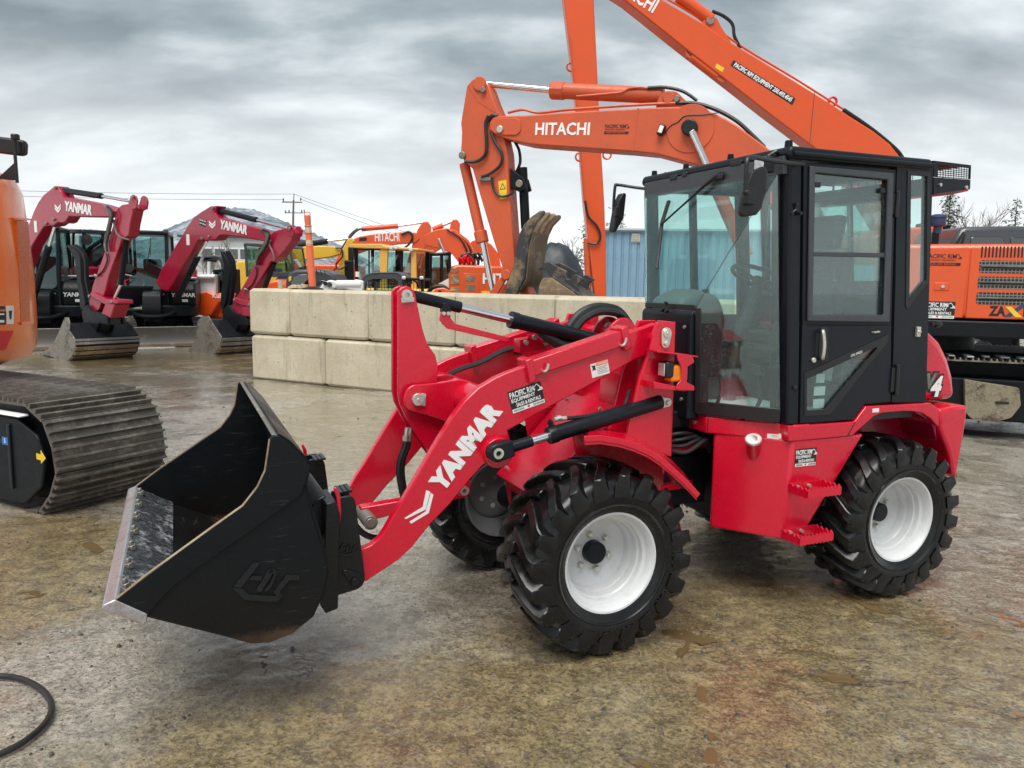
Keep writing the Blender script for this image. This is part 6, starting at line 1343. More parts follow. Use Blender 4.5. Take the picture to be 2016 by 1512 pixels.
y1 = mini_digger(Y1, 'dark red excavator nearest the orange tail, arm folded down to its black bucket', 'red_excavator',
    [(107, 366), (112, 366), (118, 376), (124, 387), (160, 394), (194, 401), (216, 408), (226, 416), (217, 427), (185, 427), (150, 426.5), (135, 426), (128, 437), (122, 439), (113, 438), (105, 444), (94, 445), (86, 446), (74, 465), (63, 483), (45, 530), (38, 580), (18, 585), (14, 560), (30, 500), (48, 460), (60, 432), (67, 414), (75, 398), (85, 384), (101, 371)], 0,
    [(253, 401), (262, 405), (268, 410), (262, 414), (256, 441), (253, 464), (246, 468), (240, 468), (235, 484), (214, 543), (207, 571), (195, 610), (187, 614), (178, 608), (175, 594), (182, 562), (194, 529), (208, 491), (217, 462), (225, 433), (231, 410), (240, 403)],
    [(252, 402), (257, 386), (261, 383), (267, 386), (270, 395), (268, 410), (258, 413)],
    ((113, 373), (200, 386), (256, 396)), ((108, 446), (96, 485), (62, 600)), ((249, 472), (238, 560), (223, 592)),
    [[(176, 576), (185, 576), (208, 588), (232, 590), (233, 598), (206, 600), (196, 595), (180, 586)], [(207, 597), (226, 599), (217, 626), (200, 626), (199, 618)]],
    [(131, 483), (136, 482), (143, 487), (153, 499), (158, 514), (159, 551), (164, 575), (168, 598), (165, 610), (158, 608), (156, 590), (152, 560), (149, 530), (147, 511), (138, 494)],
    [(121, 640), (127, 625), (134, 625), (137, 636), (136, 652), (146, 667), (148, 681), (143, 701), (132, 710), (110, 706), (100, 702), (76, 697), (92, 689), (105, 675), (115, 655)],
    [(124, 638), (136, 651), (146, 667), (148, 681), (143, 700), (132, 709), (110, 706), (82, 698)],
    (114, 409), ((127, 406), (180, 415), .27, 1.15), dict(tip=11, ears=[(162, 612), (172, 600), (182, 612), (196, 616), (212, 622), (214, 640), (196, 636), (190, 655), (170, 655)]), .68)
Y2 = Fr((-6.75, 18.35, 0), -38)
y2 = mini_digger(Y2, 'dark red excavator beside the concrete wall, bucket end hidden by the blocks', 'red_excavator',
    [(414, 406), (427, 405), (424, 412), (422, 419), (430, 428), (470, 439), (514, 451), (530, 462), (520, 475), (480, 468), (442, 463), (432, 464), (425, 472), (405, 474), (390, 473), (374, 501), (337, 563), (330, 574), (316, 570), (306, 556), (318, 529), (355, 469), (368, 446), (381, 428), (394, 418)], 0,
    [(565, 448), (572, 452), (577, 458), (574, 474), (550, 504), (540, 515), (532, 515), (524, 530), (499, 568), (478, 616), (466, 622), (457, 616), (461, 592), (489, 545), (507, 504), (520, 472), (540, 455)],
    [(563, 450), (568, 444), (574, 444), (579, 452), (577, 464), (568, 466)],
    ((427, 413), (505, 433), (566, 450)), ((408, 474), (390, 505), (348, 590)), ((540, 518), (520, 570), (500, 600)),
    [[(460, 585), (470, 588), (490, 592), (500, 598), (496, 606), (478, 602), (460, 596)], [(476, 603), (496, 604), (492, 624), (474, 622)]],
    [(433, 495), (437, 495), (447, 513), (451, 536), (449, 560), (444, 593), (438, 611), (433, 603), (437, 556), (440, 520)],
    [(389, 632), (398, 622), (410, 622), (418, 636), (436, 664), (434, 682), (425, 695), (410, 702), (390, 699), (368, 694), (380, 678), (386, 655)],
    [(396, 630), (412, 632), (436, 664), (434, 682), (425, 695), (410, 701), (390, 698), (372, 694)],
    (418, 441), ((433, 442), (486, 454), .27, 1.15), dict(tip=9, ears=[(438, 612), (448, 600), (462, 616), (484, 622), (490, 640), (470, 640), (462, 660), (444, 655)]), .62)
for fr, t_, hz in ((Y1, y1, [((132, 446), (126, 440), (122, 442)), ]), (Y2, y2, [])):
    pass
# hoses, pins and stickers on the red booms
for fr, t_, S in ((Y1, y1, ((205, 404), (216, 424), (211, 452), (206, 478), (209, 495), (254, 472))), (Y2, y2, ((512, 450), (525, 465), (516, 488), (505, 505), (503, 522), (540, 514)))):
    a, b_, c_, d_, e_, f_ = S
    for k in range(3): hose(fr, [(a[0] + 3 * k, a[1] + k), (b_[0] + 3 * k, b_[1] - 2 * k), (c_[0] + 3 * k, c_[1]), (d_[0] + 2 * k, d_[1] + k), (e_[0] + k, e_[1])], -.16 - .015 * k, .022, t_, GREYSTEEL if k < 2 else RUBBER)
    hose(fr, [(b_[0] + 8, b_[1] + 8), (c_[0] + 14, c_[1] - 8), (c_[0] + 22, c_[1] + 12), f_], -.15, .018, t_, GREYSTEEL)
    hose(fr, [(e_[0], e_[1] + 4), (e_[0] + 2, e_[1] + 18), (e_[0] - 8, e_[1] + 40), (e_[0] - 22, e_[1] + 48)], -.13, .014, t_)
    q = fr.p3(e_[0] - 22, e_[1] + 50, -.13); mb = MB(); mb.tube([q, q + Vector((.06, -.03, .04)), q + Vector((.16, -.03, .02))], .022, 6); mb.build('valve_handle', ZINC, t_)
q = Y1.p3(70, 446, -.134); mb = MB(); mb.box(q, (.14, .004, .26)); mb.build('warning_sticker', CREAM, y1)
q = Y2.p3(370, 472, -.134); mb = MB(); mb.box(q, (.14, .004, .26)); mb.build('warning_sticker', CREAM, y2)
q = Y2.p3(399, 438, -.134); mb = MB(); mb.box(q, (.28, .004, .16), Matrix.Rotation(R(14), 3, 'Y')); mb.build('dealer_sticker', BLACKL, y2)
q = Y2.p3(399, 437, -.137); text('sticker_lettering', 'PACIFIC RIM', .05, WHITE, y2, q + Vector((0, 0, .03)), (1, 0, -.24), (0, 0, 1), .001, .001); text('sticker_lettering', 'SALES & RENTALS', .036, WHITE, y2, q - Vector((0, 0, .045)), (1, 0, -.24), (0, 0, 1), .001, .001)
for fr, t_, L_ in ((Y1, y1, ((110, 370), (262, 389), (178, 583), (222, 594), (92, 440), (107, 432))), (Y2, y2, ((420, 411), (571, 450), (463, 590), (492, 600), (398, 470), (412, 466)))):
    for p in L_: pin(fr, p, -.135, .035, t_)
# their houses: cab, covers, crawlers and dozer blades (the booms are slewed to the right of where the cabs face)
def ymirror(c, par): mb = MB(); mb.lathe([(0, -.03), (.10, -.02), (.11, .02), (0, .03)], c, (1, -.2, .1), 16); return mb.build('mirror_head', BLACK, par)
def house(bf, t_, o, hyaw, uyaw):
    """upper structure and undercarriage, turned relative to the boom"""
    def sub_(nm, yaw):
        e_ = empty(nm); e_.parent = t_; e_.location = bf.loc(Vector(o)); e_.rotation_euler = (0, 0, R(yaw) - bf.yaw); return e_
    ho = sub_('upper_structure', hyaw); uc = sub_('undercarriage', uyaw)
    mb = MB(); mb.prism(rnd2([(-1.05, -1.0), (.55, -1.08), (.95, -.9), (.95, .9), (.55, 1.08), (-1.05, 1.0)], .3), .72, 1.02, 'z'); mb.build('deck', DCHAR, ho, bevel=.04)
    mb = MB(); mb.prism(rnd2([(.86, .98), (.92, 1.35), (.74, 1.72), (.30, 1.86), (-1.0, 1.86), (-1.05, .98)], .12), -1.06, -.52); mb.build('left_cover', DCHAR, ho, bevel=.07, seg=3)
    mb = MB(); mb.prism(rnd2([(.88, .98), (.90, 1.40), (.70, 1.62), (-1.0, 1.70), (-1.05, .98)], .10), .42, 1.06); rc = mb.build('right_cover', DCHAR, ho, bevel=.06, seg=3)
    text('maker_lettering', 'YANMAR', .14, WHITE, rc, (.915, .76, 1.28), (0, 1, 0), (0, 0, 1), .002, .005, .1)
    mb = MB(); mb.box((.91, .80, 1.14), (.01, .14, .07)); mb.build('sticker', CREAM, rc)
    mb = MB(); mb.prism(rnd2([(-.95, 1.70), (-.5, 1.70), (-.5, 2.0), (-.95, 2.0)], .1), .45, 1.0); mb.build('rear_hood', DRED, ho, bevel=.06)
    mb = MB(); mb.box((-.2, .75, 1.735), (1.1, .5, .03)); mb.build('snow_on_cover', SNOW, ho, bevel=.012)
    # cab: posts, roof, panes
    cb = ho; zb_, zt_, x0, x1, y0, y1 = 1.0, 2.86, -.75, .78, -.58, .38
    for x, y, xt in ((x0, y0, x0 + .05), (x0, y1, x0 + .05), (x1, y0, x1 - .22), (x1, y1, x1 - .22), (.05, y0, .05)):
        mb = MB(); mb.tube([(x, y, zb_), (x if x < .5 else x - .02, y, 1.75), (xt, y, zt_)], .05, 6); mb.build('cab_post', CHAR, cb)
    mb = MB(); mb.prism(rnd2([(x0 + .02, y0 - .05), (x1 - .16, y0 - .05), (x1 - .16, y1 + .05), (x0 + .02, y1 + .05)], .1), zt_ - .03, zt_ + .08, 'z'); mb.build('cab_roof', CHAR, cb, bevel=.03)
    mb = MB(); mb.box(((x0 + x1) / 2, y0, 1.25), (x1 - x0, .05, .5)); mb.build('cab_door_panel', CHAR, cb, bevel=.01); mb = MB(); mb.box(((x0 + x1) / 2, y1, 1.30), (x1 - x0, .05, .6)); mb.build('cab_panel', CHAR, cb, bevel=.01); mb = MB(); mb.box((x1 - .02, (y0 + y1) / 2, 1.2), (.05, y1 - y0, .42)); fp = mb.build('cab_front_panel', CHAR, cb, bevel=.01)
    for y in (y0 + .1, y0 + .3, y1 - .1): mb = MB(); mb.cyl((x1, y, 1.3), (x1 + .015, y, 1.3), .018, n=8); mb.build('bolt', ZINC, fp)
    def pn(pts): mb = MB(); mb.poly(pts); o_ = mb.build('cab_window', GLASSD, cb, smooth=0); sm = o_.modifiers.new('solid', 'SOLIDIFY'); sm.thickness = .008
    pn([(x1, y0 + .04, 1.42), (x1, y1 - .04, 1.42), (x1 - .21, y1 - .04, zt_ - .04), (x1 - .21, y0 + .04, zt_ - .04)]); pn([(x0 + .03, y0, 1.5), (x1 - .05, y0, 1.5), (x1 - .22, y0, zt_ - .04), (x0 + .06, y0, zt_ - .04)]); pn([(x0 + .03, y1, 1.6), (x1 - .05, y1, 1.6), (x1 - .22, y1, zt_ - .04), (x0 + .06, y1, zt_ - .04)]); pn([(x0, y0 + .04, 1.7), (x0, y1 - .04, 1.7), (x0 + .04, y1 - .04, zt_ - .04), (x0 + .04, y0 + .04, zt_ - .04)])
    mb = MB(); mb.box((-.15, -.1, 1.45), (.5, .48, .14)); mb.box((-.40, -.1, 1.85), (.13, .46, .75)); mb.build('operator_seat', SEATM, ho, bevel=.05)
    mb = MB(); mb.tube([(x1 - .12, -.02, 2.3), (x1 - .2, .0, 2.75)], .012, 5); mb.tube([(x1 - .05, -.12, 2.0), (x1 - .18, .0, 2.6)], .010, 5); mb.build('wiper_arm', BLACK, ho)
    mb = MB(); mb.box((x1 - .12, y1, zt_ + .06), (.1, .12, .10)); mb.build('work_lamp', GREYP, ho, bevel=.02)
    mb = MB(); mb.prism(rnd2([(.75, .55), (1.25, .6), (1.35, .9), (1.25, 1.32), (.80, 1.4)], .08), -.18, .26); mb.build('boom_swing_post', DCHAR, ho, bevel=.05); mb = MB(); mb.tube(spline([(.95, -.5, .85), (1.3, -.2, .75), (1.3, .3, .75), (.95, .55, .85)], 5), .05, 8); mb.build('guard_tube', DCHAR, ho); mb = MB(); mb.cyl((.97, -.6, .92), (.97, -.2, .92), .05); mb.build('swing_cylinder', GREYSTEEL, ho)
    mb = MB(); mb.tube(spline([(.95, -.66, 2.05), (.95, -.64, 1.75), (.98, -.55, 1.45), (.98, -.50, 1.22)], 4), .022, 6); mb.tube([(.96, -.64, 1.80), (1.0, -.42, 1.76), (.98, -.52, 1.66), (.97, -.6, 1.62)], .018, 6); mb.build('hand_rail', DRED, ho); ymirror(Vector((.95, -.48, 1.95)), ho)
    for y0_ in (-1.12, .68): track(uc, -.1, y0_, y0_ + .44, 2.75, .66, .035, TRACKB, DCHAR, .125, False, (.5,))
    for y0_ in (-.9, .9): mb = MB(); mb.box((-.1, y0_, .705), (1.9, .30, .03)); mb.build('snow_on_track', SNOW, uc, bevel=.012)
    mb = MB(); mb.box((-.1, 0, .5), (1.3, 1.4, .34)); mb.cyl((-.05, 0, .5), (-.05, 0, .75), .5, n=24); mb.build('car_body', DCHAR, uc, bevel=.02)
    bx0 = 1.80; mb = MB(); mb.sheet([(bx0 + .10, .03), (bx0 + .02, .14), (bx0, .28), (bx0 + .03, .42), (bx0 + .10, .50)], -1.1, 1.1, .03); mb.build('dozer_blade', GREYSTEEL, uc, bevel=.008)
    mb = MB(); mb.box((bx0 + .11, 0, .055), (.04, 2.2, .08)); mb.build('blade_edge', MUDB, uc, bevel=.006)
    for y_ in (-.4, .4): mb = MB(); mb.prism([(bx0, .20), (bx0, .36), (bx0 - 1.1, .58), (bx0 - 1.1, .42)], y_ - .06, y_ + .06); mb.build('blade_arm', DCHAR, uc, bevel=.02)
house(Y1, y1, (far(98, 600, 19.6).x, 19.6, 0), -70, -58)
house(Y2, y2, (far(308, 600, 20.9).x, 20.9, 0), -72, -56)
# third excavator of the row, standing behind
Y3 = Fr((far(150, 600, 22).x, 22, 0), -36)
y3 = thing('red_excavator', Y3, 'dark cabbed red excavator half hidden behind the folded arm of the first', 'excavator', 'dark red excavators parked in a row')
cabin(y3, Y3, [(114, 457), (164, 457), (160, 565), (116, 565)], -.7, .5, CHAR, GLASSD, .30, .07)
pri('house_body', Y3, [(100, 562), (200, 562), (200, 605), (100, 605)], -1.0, 1.1, DCHAR, y3, .05); pri('engine_cover', Y3, [(118, 529), (155, 524), (156, 562), (118, 562)], -.85, .9, DRED, y3, .06, seg=3)
pri('white_stripe', Y3, [(122, 561), (155, 561), (155, 566), (122, 566)], -.88, -.84, WHITE, y3, .004)
for y0_ in (-1.0, .5): track(y3, -.3, y0_, y0_ + .45, 2.6, .62, .03, TRACKB, DCHAR, .12, False, (.5,))
pri('boom', Y3, [(165, 500), (200, 480), (212, 484), (212, 500), (180, 520), (160, 535)], -.13, .13, DRED, y3, .02); rodcyl('cylinder_barrel', Y3, (160, 500), (205, 470), -.2, .05, CHAR, y3)
q = Y3.p3(171, 472, -.75); mb = MB(); mb.lathe([(0, -.03), (.13, -.02), (.14, .02), (0, .03)], q, (1, -.9, .1), 16); mb.build('mirror_head', BLACK, y3)

# ================================================================== mid-size orange excavator whose boom crosses behind the cab
MX = Fr((5.85, 10.4, 0), 159)
mx = thing('orange_excavator', MX, 'orange excavator whose lettered boom bends over the loader cab, thumb and bucket behind the wall', 'excavator')
bm_px = [(962, 256), (964, 240), (970, 232), (978, 228), (1033, 227), (1108, 221), (1200, 216), (1290, 211), (1332, 210), (1360, 211), (1382, 215), (1405, 222), (1428, 233), (1450, 246), (1469, 260), (1512, 292), (1560, 335), (1605, 390), (1640, 455), (1650, 500), (1625, 515), (1595, 490), (1540, 430), (1470, 368), (1420, 342), (1368, 324), (1336, 315), (1291, 303), (1240, 298), (1181, 294), (1110, 289), (1053, 285), (1035, 283), (1005, 276), (980, 268)]
bo = pri('boom', MX, bm_px, .22, -.22, FORANGE, mx, .02)
pri('boom_end_plate', MX, [(966, 254), (968, 243), (978, 234), (1018, 232), (1026, 240), (1026, 258), (1018, 266), (990, 266), (972, 262)], .222, .24, FORANGE, bo, .006, rnd=.05)
mb = MB(); q0, q1 = MX.xz(1256, 213, .22), MX.xz(1246, 297, .22); mb.prism([(q0[0] + .012, q0[1]), (q0[0] - .012, q0[1]), (q1[0] - .012, q1[1]), (q1[0] + .012, q1[1])], .22, .226); mb.build('weld_seam', FORANGE, bo)
a, b_ = MX.p3(1054, 255, .223), MX.p3(1161, 255, .223); text('maker_lettering', 'HITACHI', .25, WHITE, bo, (a + b_) / 2, b_ - a, (0, 0, 1), .002, .006, 0, width=(b_ - a).length)
def dealer_plain(fr, p0, p1, y, parent, n_=1):
    a, b_ = fr.p3(*p0, y), fr.p3(*p1, y); ux = b_ - a; wd = ux.length; c = (a + b_) / 2; ux.normalize(); uz = Vector((0, 0, 1)); uz = (uz - ux * uz.dot(ux)).normalized(); nrm = ux.cross(uz)
    text('dealer_lettering', 'PACIFIC RIM', wd * .19, BLACKL, parent, c + uz * wd * .12 - ux * wd * .06, ux, uz, .001, wd * .004, width=wd * .86); text('dealer_lettering', '250.493.4545 * EQUIPMENT', wd * .08, BLACKL, parent, c - ux * wd * .06, ux, uz, .001, 0, width=wd * .84)
    m2 = MB(); m2._add([c + ux * x + uz * z + nrm * .001 for x, z in ((-wd * .5, -wd * .17), (wd * .5, -wd * .17), (wd * .5, -wd * .075), (-wd * .5, -wd * .075))], [(0, 1, 2, 3)]); m2.build('dealer_bar', BLACKL, parent, smooth=0)
    text('dealer_lettering', 'SALES AND RENTALS', wd * .065, ORANGE, parent, c - uz * wd * .122 - ux * wd * .02 + nrm * .003, ux, uz, .0008, wd * .001, width=wd * .78)
    decal_excavator(BLACKL, parent, c + ux * wd * .42 + uz * wd * .10, ux, uz, wd * .2)
dealer_plain(MX, (1190, 255), (1238, 255), .223, bo)
ar_px = [(907, 242), (909, 262), (907, 300), (913, 317), (930, 332), (946, 388), (971, 472), (993, 540), (1000, 560), (1014, 556), (1014, 520), (1010, 472), (1003, 380), (998, 300), (990, 262), (983, 224), (971, 196), (962, 169), (948, 154), (930, 156), (919, 169)]
ao = pri('dipper_arm', MX, ar_px, .17, -.17, FORANGE, mx, .018)
q = MX.p3(945, 165, .17); mb = MB(); mb.cyl(q, q + Vector((0, .03, 0)), .11, n=24); mb.build('pin_cover', FORANGE, ao, bevel=.008); pin(MX, (952, 177), .19, .045, ao); pin(MX, (985, 255), .24, .055, ao, ZINC); pin(MX, (911, 306), .17, .06, ao); pin(MX, (1015, 533) if False else (1003, 545), .17, .07, ao)
mb = MB(); mb.prism(MX.P([(922, 170), (940, 200), (975, 222), (972, 216), (944, 192), (930, 168)], .17), .17, .176); mb.build('arm_seam', FORANGE, ao)
rodcyl('piston_rod', MX, (955, 165), (1090, 178), 0, .052, CHROME, mx); rodcyl('cylinder_barrel', MX, (1085, 178), (1306, 189), 0, .118, FORANGE, mx, 24); rodcyl('cylinder_head', MX, (1085, 178), (1112, 179), 0, .135, FORANGE, mx, 10)
pri('cylinder_ear', MX, [(1296, 192), (1310, 178), (1332, 180), (1352, 200), (1380, 214), (1290, 214)], .14, .10, FORANGE, bo, .01, rnd=.05); pri('cylinder_ear', MX, [(1296, 192), (1310, 178), (1332, 180), (1352, 200), (1380, 214), (1290, 214)], -.10, -.14, FORANGE, bo, .01, yt=.14, rnd=.05); pin(MX, (1317, 192), .14, .09, bo, FORANGE); pin(MX, (1333, 195), .14, .045, bo)
hose(MX, [(1000, 222), (1030, 216), (1060, 222), (1120, 216), (1230, 208), (1330, 203)], .16, .022, bo, FORANGE, 'steel_pipe'); hose(MX, [(1330, 203), (1370, 204), (1410, 216), (1450, 238), (1480, 265), (1505, 290)], .14, .032, bo); hose(MX, [(1135, 190), (1215, 183), (1228, 180), (1240, 174), (1262, 172), (1275, 174)], .12, .018, mx, FORANGE, 'steel_pipe'); hose(MX, [(1275, 173), (1310, 172), (1345, 180), (1372, 198)], .12, .026, bo)
hose(MX, [(962, 228), (956, 245), (958, 280), (955, 305), (938, 318), (915, 318)], .22, .028, ao); hose(MX, [(966, 260), (975, 280), (988, 302), (985, 325), (965, 342), (948, 348)], .22, .024, ao); hose(MX, [(980, 228), (968, 228), (960, 240)], .2, .026, ao); hose(MX, [(968, 350), (972, 372), (985, 386), (1000, 385), (1012, 378)], .2, .020, ao)
mb = MB(); mb.box(MX.p3(956, 352, .19), (.20, .06, .07)); mb.build('valve_block', STEEL, ao, bevel=.01)
pri('warning_sticker', MX, [(981, 357), (997, 354), (998, 390), (984, 393)], .171, .173, YELS, ao, 0)
pri('warning_triangle', MX, [(989, 360), (996, 372), (984, 374)], .1735, .1745, BLACKL, ao, 0); pri('warning_triangle', MX, [(989.3, 363), (994, 371), (986, 372.5)], .175, .1755, YELS, ao, 0)
# boom cylinder and lamp
q = MX.p3(1359, 253, .22); mb = MB(); mb.cyl(q, q + Vector((0, .012, 0)), .34, n=36); mb.build('boss_plate', FORANGE, bo, bevel=.004); mb = MB(); mb.cyl(q, q + Vector((0, .13, 0)), .115, n=24); mb.build('cylinder_eye', BLKSTEEL, bo, bevel=.02)
rodcyl('piston_rod', MX, (1362, 258), (1392, 325), .31, .055, CHROME, mx); rodcyl('cylinder_barrel', MX, (1392, 325), (1470, 505), .31, .10, FORANGE, mx)
mb = MB(); mb.box(MX.p3(1302, 256, .27), (.09, .10, .16), Matrix.Rotation(R(-20), 3, 'Y')); wl = mb.build('work_lamp', BLACK, bo, bevel=.02); mb = MB(); mb.box(MX.p3(1301, 254, .325), (.06, .01, .10), Matrix.Rotation(R(-20), 3, 'Y')); mb.build('lamp_lens', WHITE, wl); hose(MX, [(1308, 264), (1320, 248), (1335, 240), (1350, 228), (1385, 226), (1415, 222)], .235, .008, bo)
# bucket cylinder, links
rodcyl('cylinder_barrel', MX, (914, 322), (948, 470), .0, .085, FORANGE, mx); rodcyl('gland', MX, (945, 455), (950, 478), .0, .11, FORANGE, mx); rodcyl('piston_rod', MX, (950, 474), (970, 575), .0, .052, CHROME, mx)
pri('bucket_link', MX, [(994, 534), (1002, 540), (972, 592), (958, 592), (966, 572)], .24, .19, FORANGE, mx, .012); pri('bucket_link', MX, [(994, 534), (1002, 540), (972, 592), (958, 592), (966, 572)], -.19, -.24, FORANGE, mx, .012, yt=.24); pin(MX, (997, 541), .24, .085, mx, FORANGE)
# thumb: four curved tines on a plate, with its own cylinder on the arm
tine = [(1071, 414), (1062, 415), (1045, 427), (1030, 443), (1021, 462), (1016, 485), (1013, 511), (1007, 534), (998, 558), (992, 590), (990, 620), (1020, 620), (1016, 590), (1022, 568), (1033, 547), (1036, 511), (1040, 482), (1046, 459), (1056, 438), (1072, 421)]
th = empty('hydraulic_thumb'); th.parent = mx; tp_ = MX.P(tine, .42)
for i, y_ in enumerate((.42, .16, -.10, -.38)):
    tt_ = tp_ if i in (0, 3) else tp_[:6] + [tp_[16], tp_[17], tp_[18], tp_[19]]
    mb = MB(); mb.prism(tt_, y_ - .07, y_); mb.build('thumb_tine', MUDDY if i == 0 else MUDB, th, bevel=.02)
mb = MB(); cen = [(tp_[4][0] + .12, tp_[4][1] - .02), (tp_[5][0] + .04, tp_[5][1] - .05)]
pl = MX.P([(1043, 452), (1036, 482), (1033, 512), (1030, 545), (1016, 570), (1018, 576), (1034, 552), (1038, 512), (1041, 484), (1048, 456)], .42); mb.prism(pl, -.42, .36); mb.build('thumb_plate', MUDB, th, bevel=.008)
mb = MB(); mb.cyl(MX.p3(1028, 330, .0) + Vector((0, -.02, 0)), MX.p3(1034, 450, 0) + Vector((0, -.02, 0)), .075); mb.build('cylinder_barrel', DCHAR, th); pri('thumb_bracket', MX, [(1004, 330), (1030, 350), (1036, 372), (1022, 378), (1006, 370)], .14, .08, DCHAR, th, .012); pri('thumb_bracket', MX, [(1004, 330), (1030, 350), (1036, 372), (1022, 378), (1006, 370)], -.08, -.14, DCHAR, th, .012, yt=.14); pin(MX, (1023, 362), .14, .06, th); hose(MX, [(1014, 280), (1022, 296), (1024, 320), (1016, 340)], -.1, .024, th)
# bucket on the ground behind the wall, its ears and coupler hooks showing
dg_ = empty('digging_bucket'); dg_.parent = mx
hook = [(1068, 517), (1080, 515), (1098, 525), (1115, 534), (1113, 543), (1116, 549), (1123, 550), (1128, 542), (1134, 540), (1151, 550), (1140, 557), (1137, 564), (1146, 578), (1165, 605), (1150, 610), (1110, 570), (1080, 541), (1076, 533), (1070, 530), (1059, 532), (1066, 524)]
hp2 = MX.P(hook, .30)
for y_, m_ in ((.30, MUDDY), (-.30, MUDDY)): mb = MB(); mb.prism(hp2, y_ - .06, y_); mb.build('coupler_hook', m_, dg_, bevel=.01)
bkp = MX.P([(1069, 547), (1086, 547), (1120, 570), (1160, 600), (1175, 650), (1160, 720), (1110, 735), (1050, 720), (1040, 650), (1056, 600), (1062, 560)], .5)
for y_ in (.50, -.47): mb = MB(); mb.prism(bkp, y_ - .03, y_); mb.build('side_plate', MUDB, dg_, bevel=.008)
mb = MB(); mb.sheet(bkp[1:8], -.48, .48, -.03); mb.build('bucket_shell', MUDDY, dg_, bevel=.006)
mb = MB(); mb.prism(MX.P([(1024, 565), (1040, 562), (1052, 590), (1048, 640), (1024, 640)], .1), -.15, .15); mb.build('arm_tip', FORANGE, ao, bevel=.02)
# house
ho = empty('upper_structure'); ho.parent = mx; YS = 1.40
hx0 = MX.xz(1750, 560, YS)[0]; zt1, zb1 = MX.xz(1905, 480, YS)[1], MX.xz(1905, 628, YS)[1]; xr = -2.3
mb = MB(); mb.prism([(hx0, zb1), (hx0, zt1), (xr, zt1), (xr, zb1)], -1.2, YS - .02); mb.build('engine_house', ORANGE, ho, bevel=.06, seg=3)
xs_, _ = MX.xz(1904, 560, YS); mb = MB(); mb.prism([(xs_ + .012, zb1 + .01), (xs_ + .012, zt1 - .04), (hx0 - .02, zt1 - .04), (hx0 - .02, zb1 + .01)], YS - .02, YS); d1 = mb.build('side_door', ORANGE, ho, bevel=.012); mb = MB(); mb.prism([(xs_ - .012, zb1 + .01), (xs_ - .012, zt1 - .04), (xr + .05, zt1 - .04), (xr + .05, zb1 + .01)], YS - .02, YS); d2 = mb.build('side_door', ORANGE, ho, bevel=.012)
for k in range(12):
    a = MX.xz(1934 + 7.2 * k - .0, 485, YS); b2 = MX.xz(1932 + 7.2 * k, 507, YS); mb = MB(); mb.prism([(a[0] + .008, a[1]), (a[0] - .010, a[1]), (b2[0] - .010, b2[1]), (b2[0] + .008, b2[1])], YS - .004, YS + .002); mb.build('vent_slot', BLACKL, d2)
HEXM, t, b = mk('hex_mesh_grille'); v = coords(t); vv = nd(t, 'ShaderNodeMapping', {'Vector': v, 'Scale': (1, 0, 1)}).outputs[0]; vo = nd(t, 'ShaderNodeTexVoronoi', {'Vector': vv, 'Scale': 26.0, 'Randomness': .12}, feature='DISTANCE_TO_EDGE'); ms = mth(t, 'LESS_THAN', vo.outputs['Distance'], .14); t.links.new(mixc(t, ms, (.010, .010, .011, 1), (.20, .19, .17, 1)), b.inputs['Base Color']); b.inputs['Roughness'].default_value = .6
for (ya, yb, xl) in ((512, 537, 1929), (544, 568, 1926), (575, 599, 1923)):
    pr = rnd2(MX.P([(xl, ya), (2090, ya + 3), (2088, yb + 3), (xl - 2, yb)], YS), .03); mb = MB(); mb.prism(pr, YS - .004, YS + .003); gr_ = mb.build('side_grille', HEXM, d2)
    q0, q1 = MX.p3(xl + 3, (ya + yb) / 2, YS + .003), MX.p3(2088, (ya + yb) / 2 + 3, YS + .003); mb = MB(); mb.cyl(q0, q1, .02, n=6); mb.build('grille_bar', BLACKL, gr_)
a, b_ = MX.p3(1947, 613, YS + .002), MX.p3(2040, 615, YS + .002)
wz = (b_ - a); text('model_lettering', 'ZA', .15, BLACKL, d2, a + wz * .18, wz, (0, 0, 1), .002, .007, 0, width=wz.length * .36); text('model_lettering', 'IS', .15, BLACKL, d2, a + wz * .86, wz, (0, 0, 1), .002, .007, 0, width=wz.length * .28)
u_ = wz.normalized(); c = a + wz * .53
for pts, m_ in (([(-.10, -.06), (-.03, -.06), (.13, .09), (.07, .09)], DBLUE), ([(-.09, .06), (-.03, .06), (.09, -.06), (.02, -.06)], YELS)):
    mb = MB(); dd = .002 if m_ is DBLUE else .004; mb._add([c + u_ * x + Vector((0, dd, z)) for x, z in pts], [(0, 1, 2, 3)]); mb.build('model_lettering_stroke', m_, d2, smooth=0)
dealer_plain(MX, (1822, 512), (1892, 513), YS + .001, d1)
dealer_sticker(d1, MX.p3(1846, 610, YS + .001), (-1, 0, 0), (0, 0, 1), .36, .20)
mb = MB(); mb.box(MX.p3(1854, 564, YS + .002), (.16, .012, .09)); lt = mb.build('door_latch', ORANGE, d1, bevel=.006); q = MX.p3(1856, 564, YS + .012); mb = MB(); mb.cyl(q, q + Vector((0, .01, 0)), .02); mb.build('latch_lock', ZINC, lt)
zf = MX.xz(1905, 664, YS)[1]; mb = MB(); mb.prism([(3.0, zf), (3.0, zb1 - .02), (xr, zb1 - .02), (xr, zf)], -1.25, YS + .02); mb.build('deck_frame', DCHAR, ho, bevel=.02)
mb = MB(); mb.cyl((0.3, .1, .75), (.3, .1, zf), .62, n=32); mb.build('swing_ring', DCHAR, ho)
cabin(mx, MX, [(1600, 345), (1745, 345), (1762, 640), (1590, 640)], 1.3, .35, DCHAR, GLASSC, .30, .05)
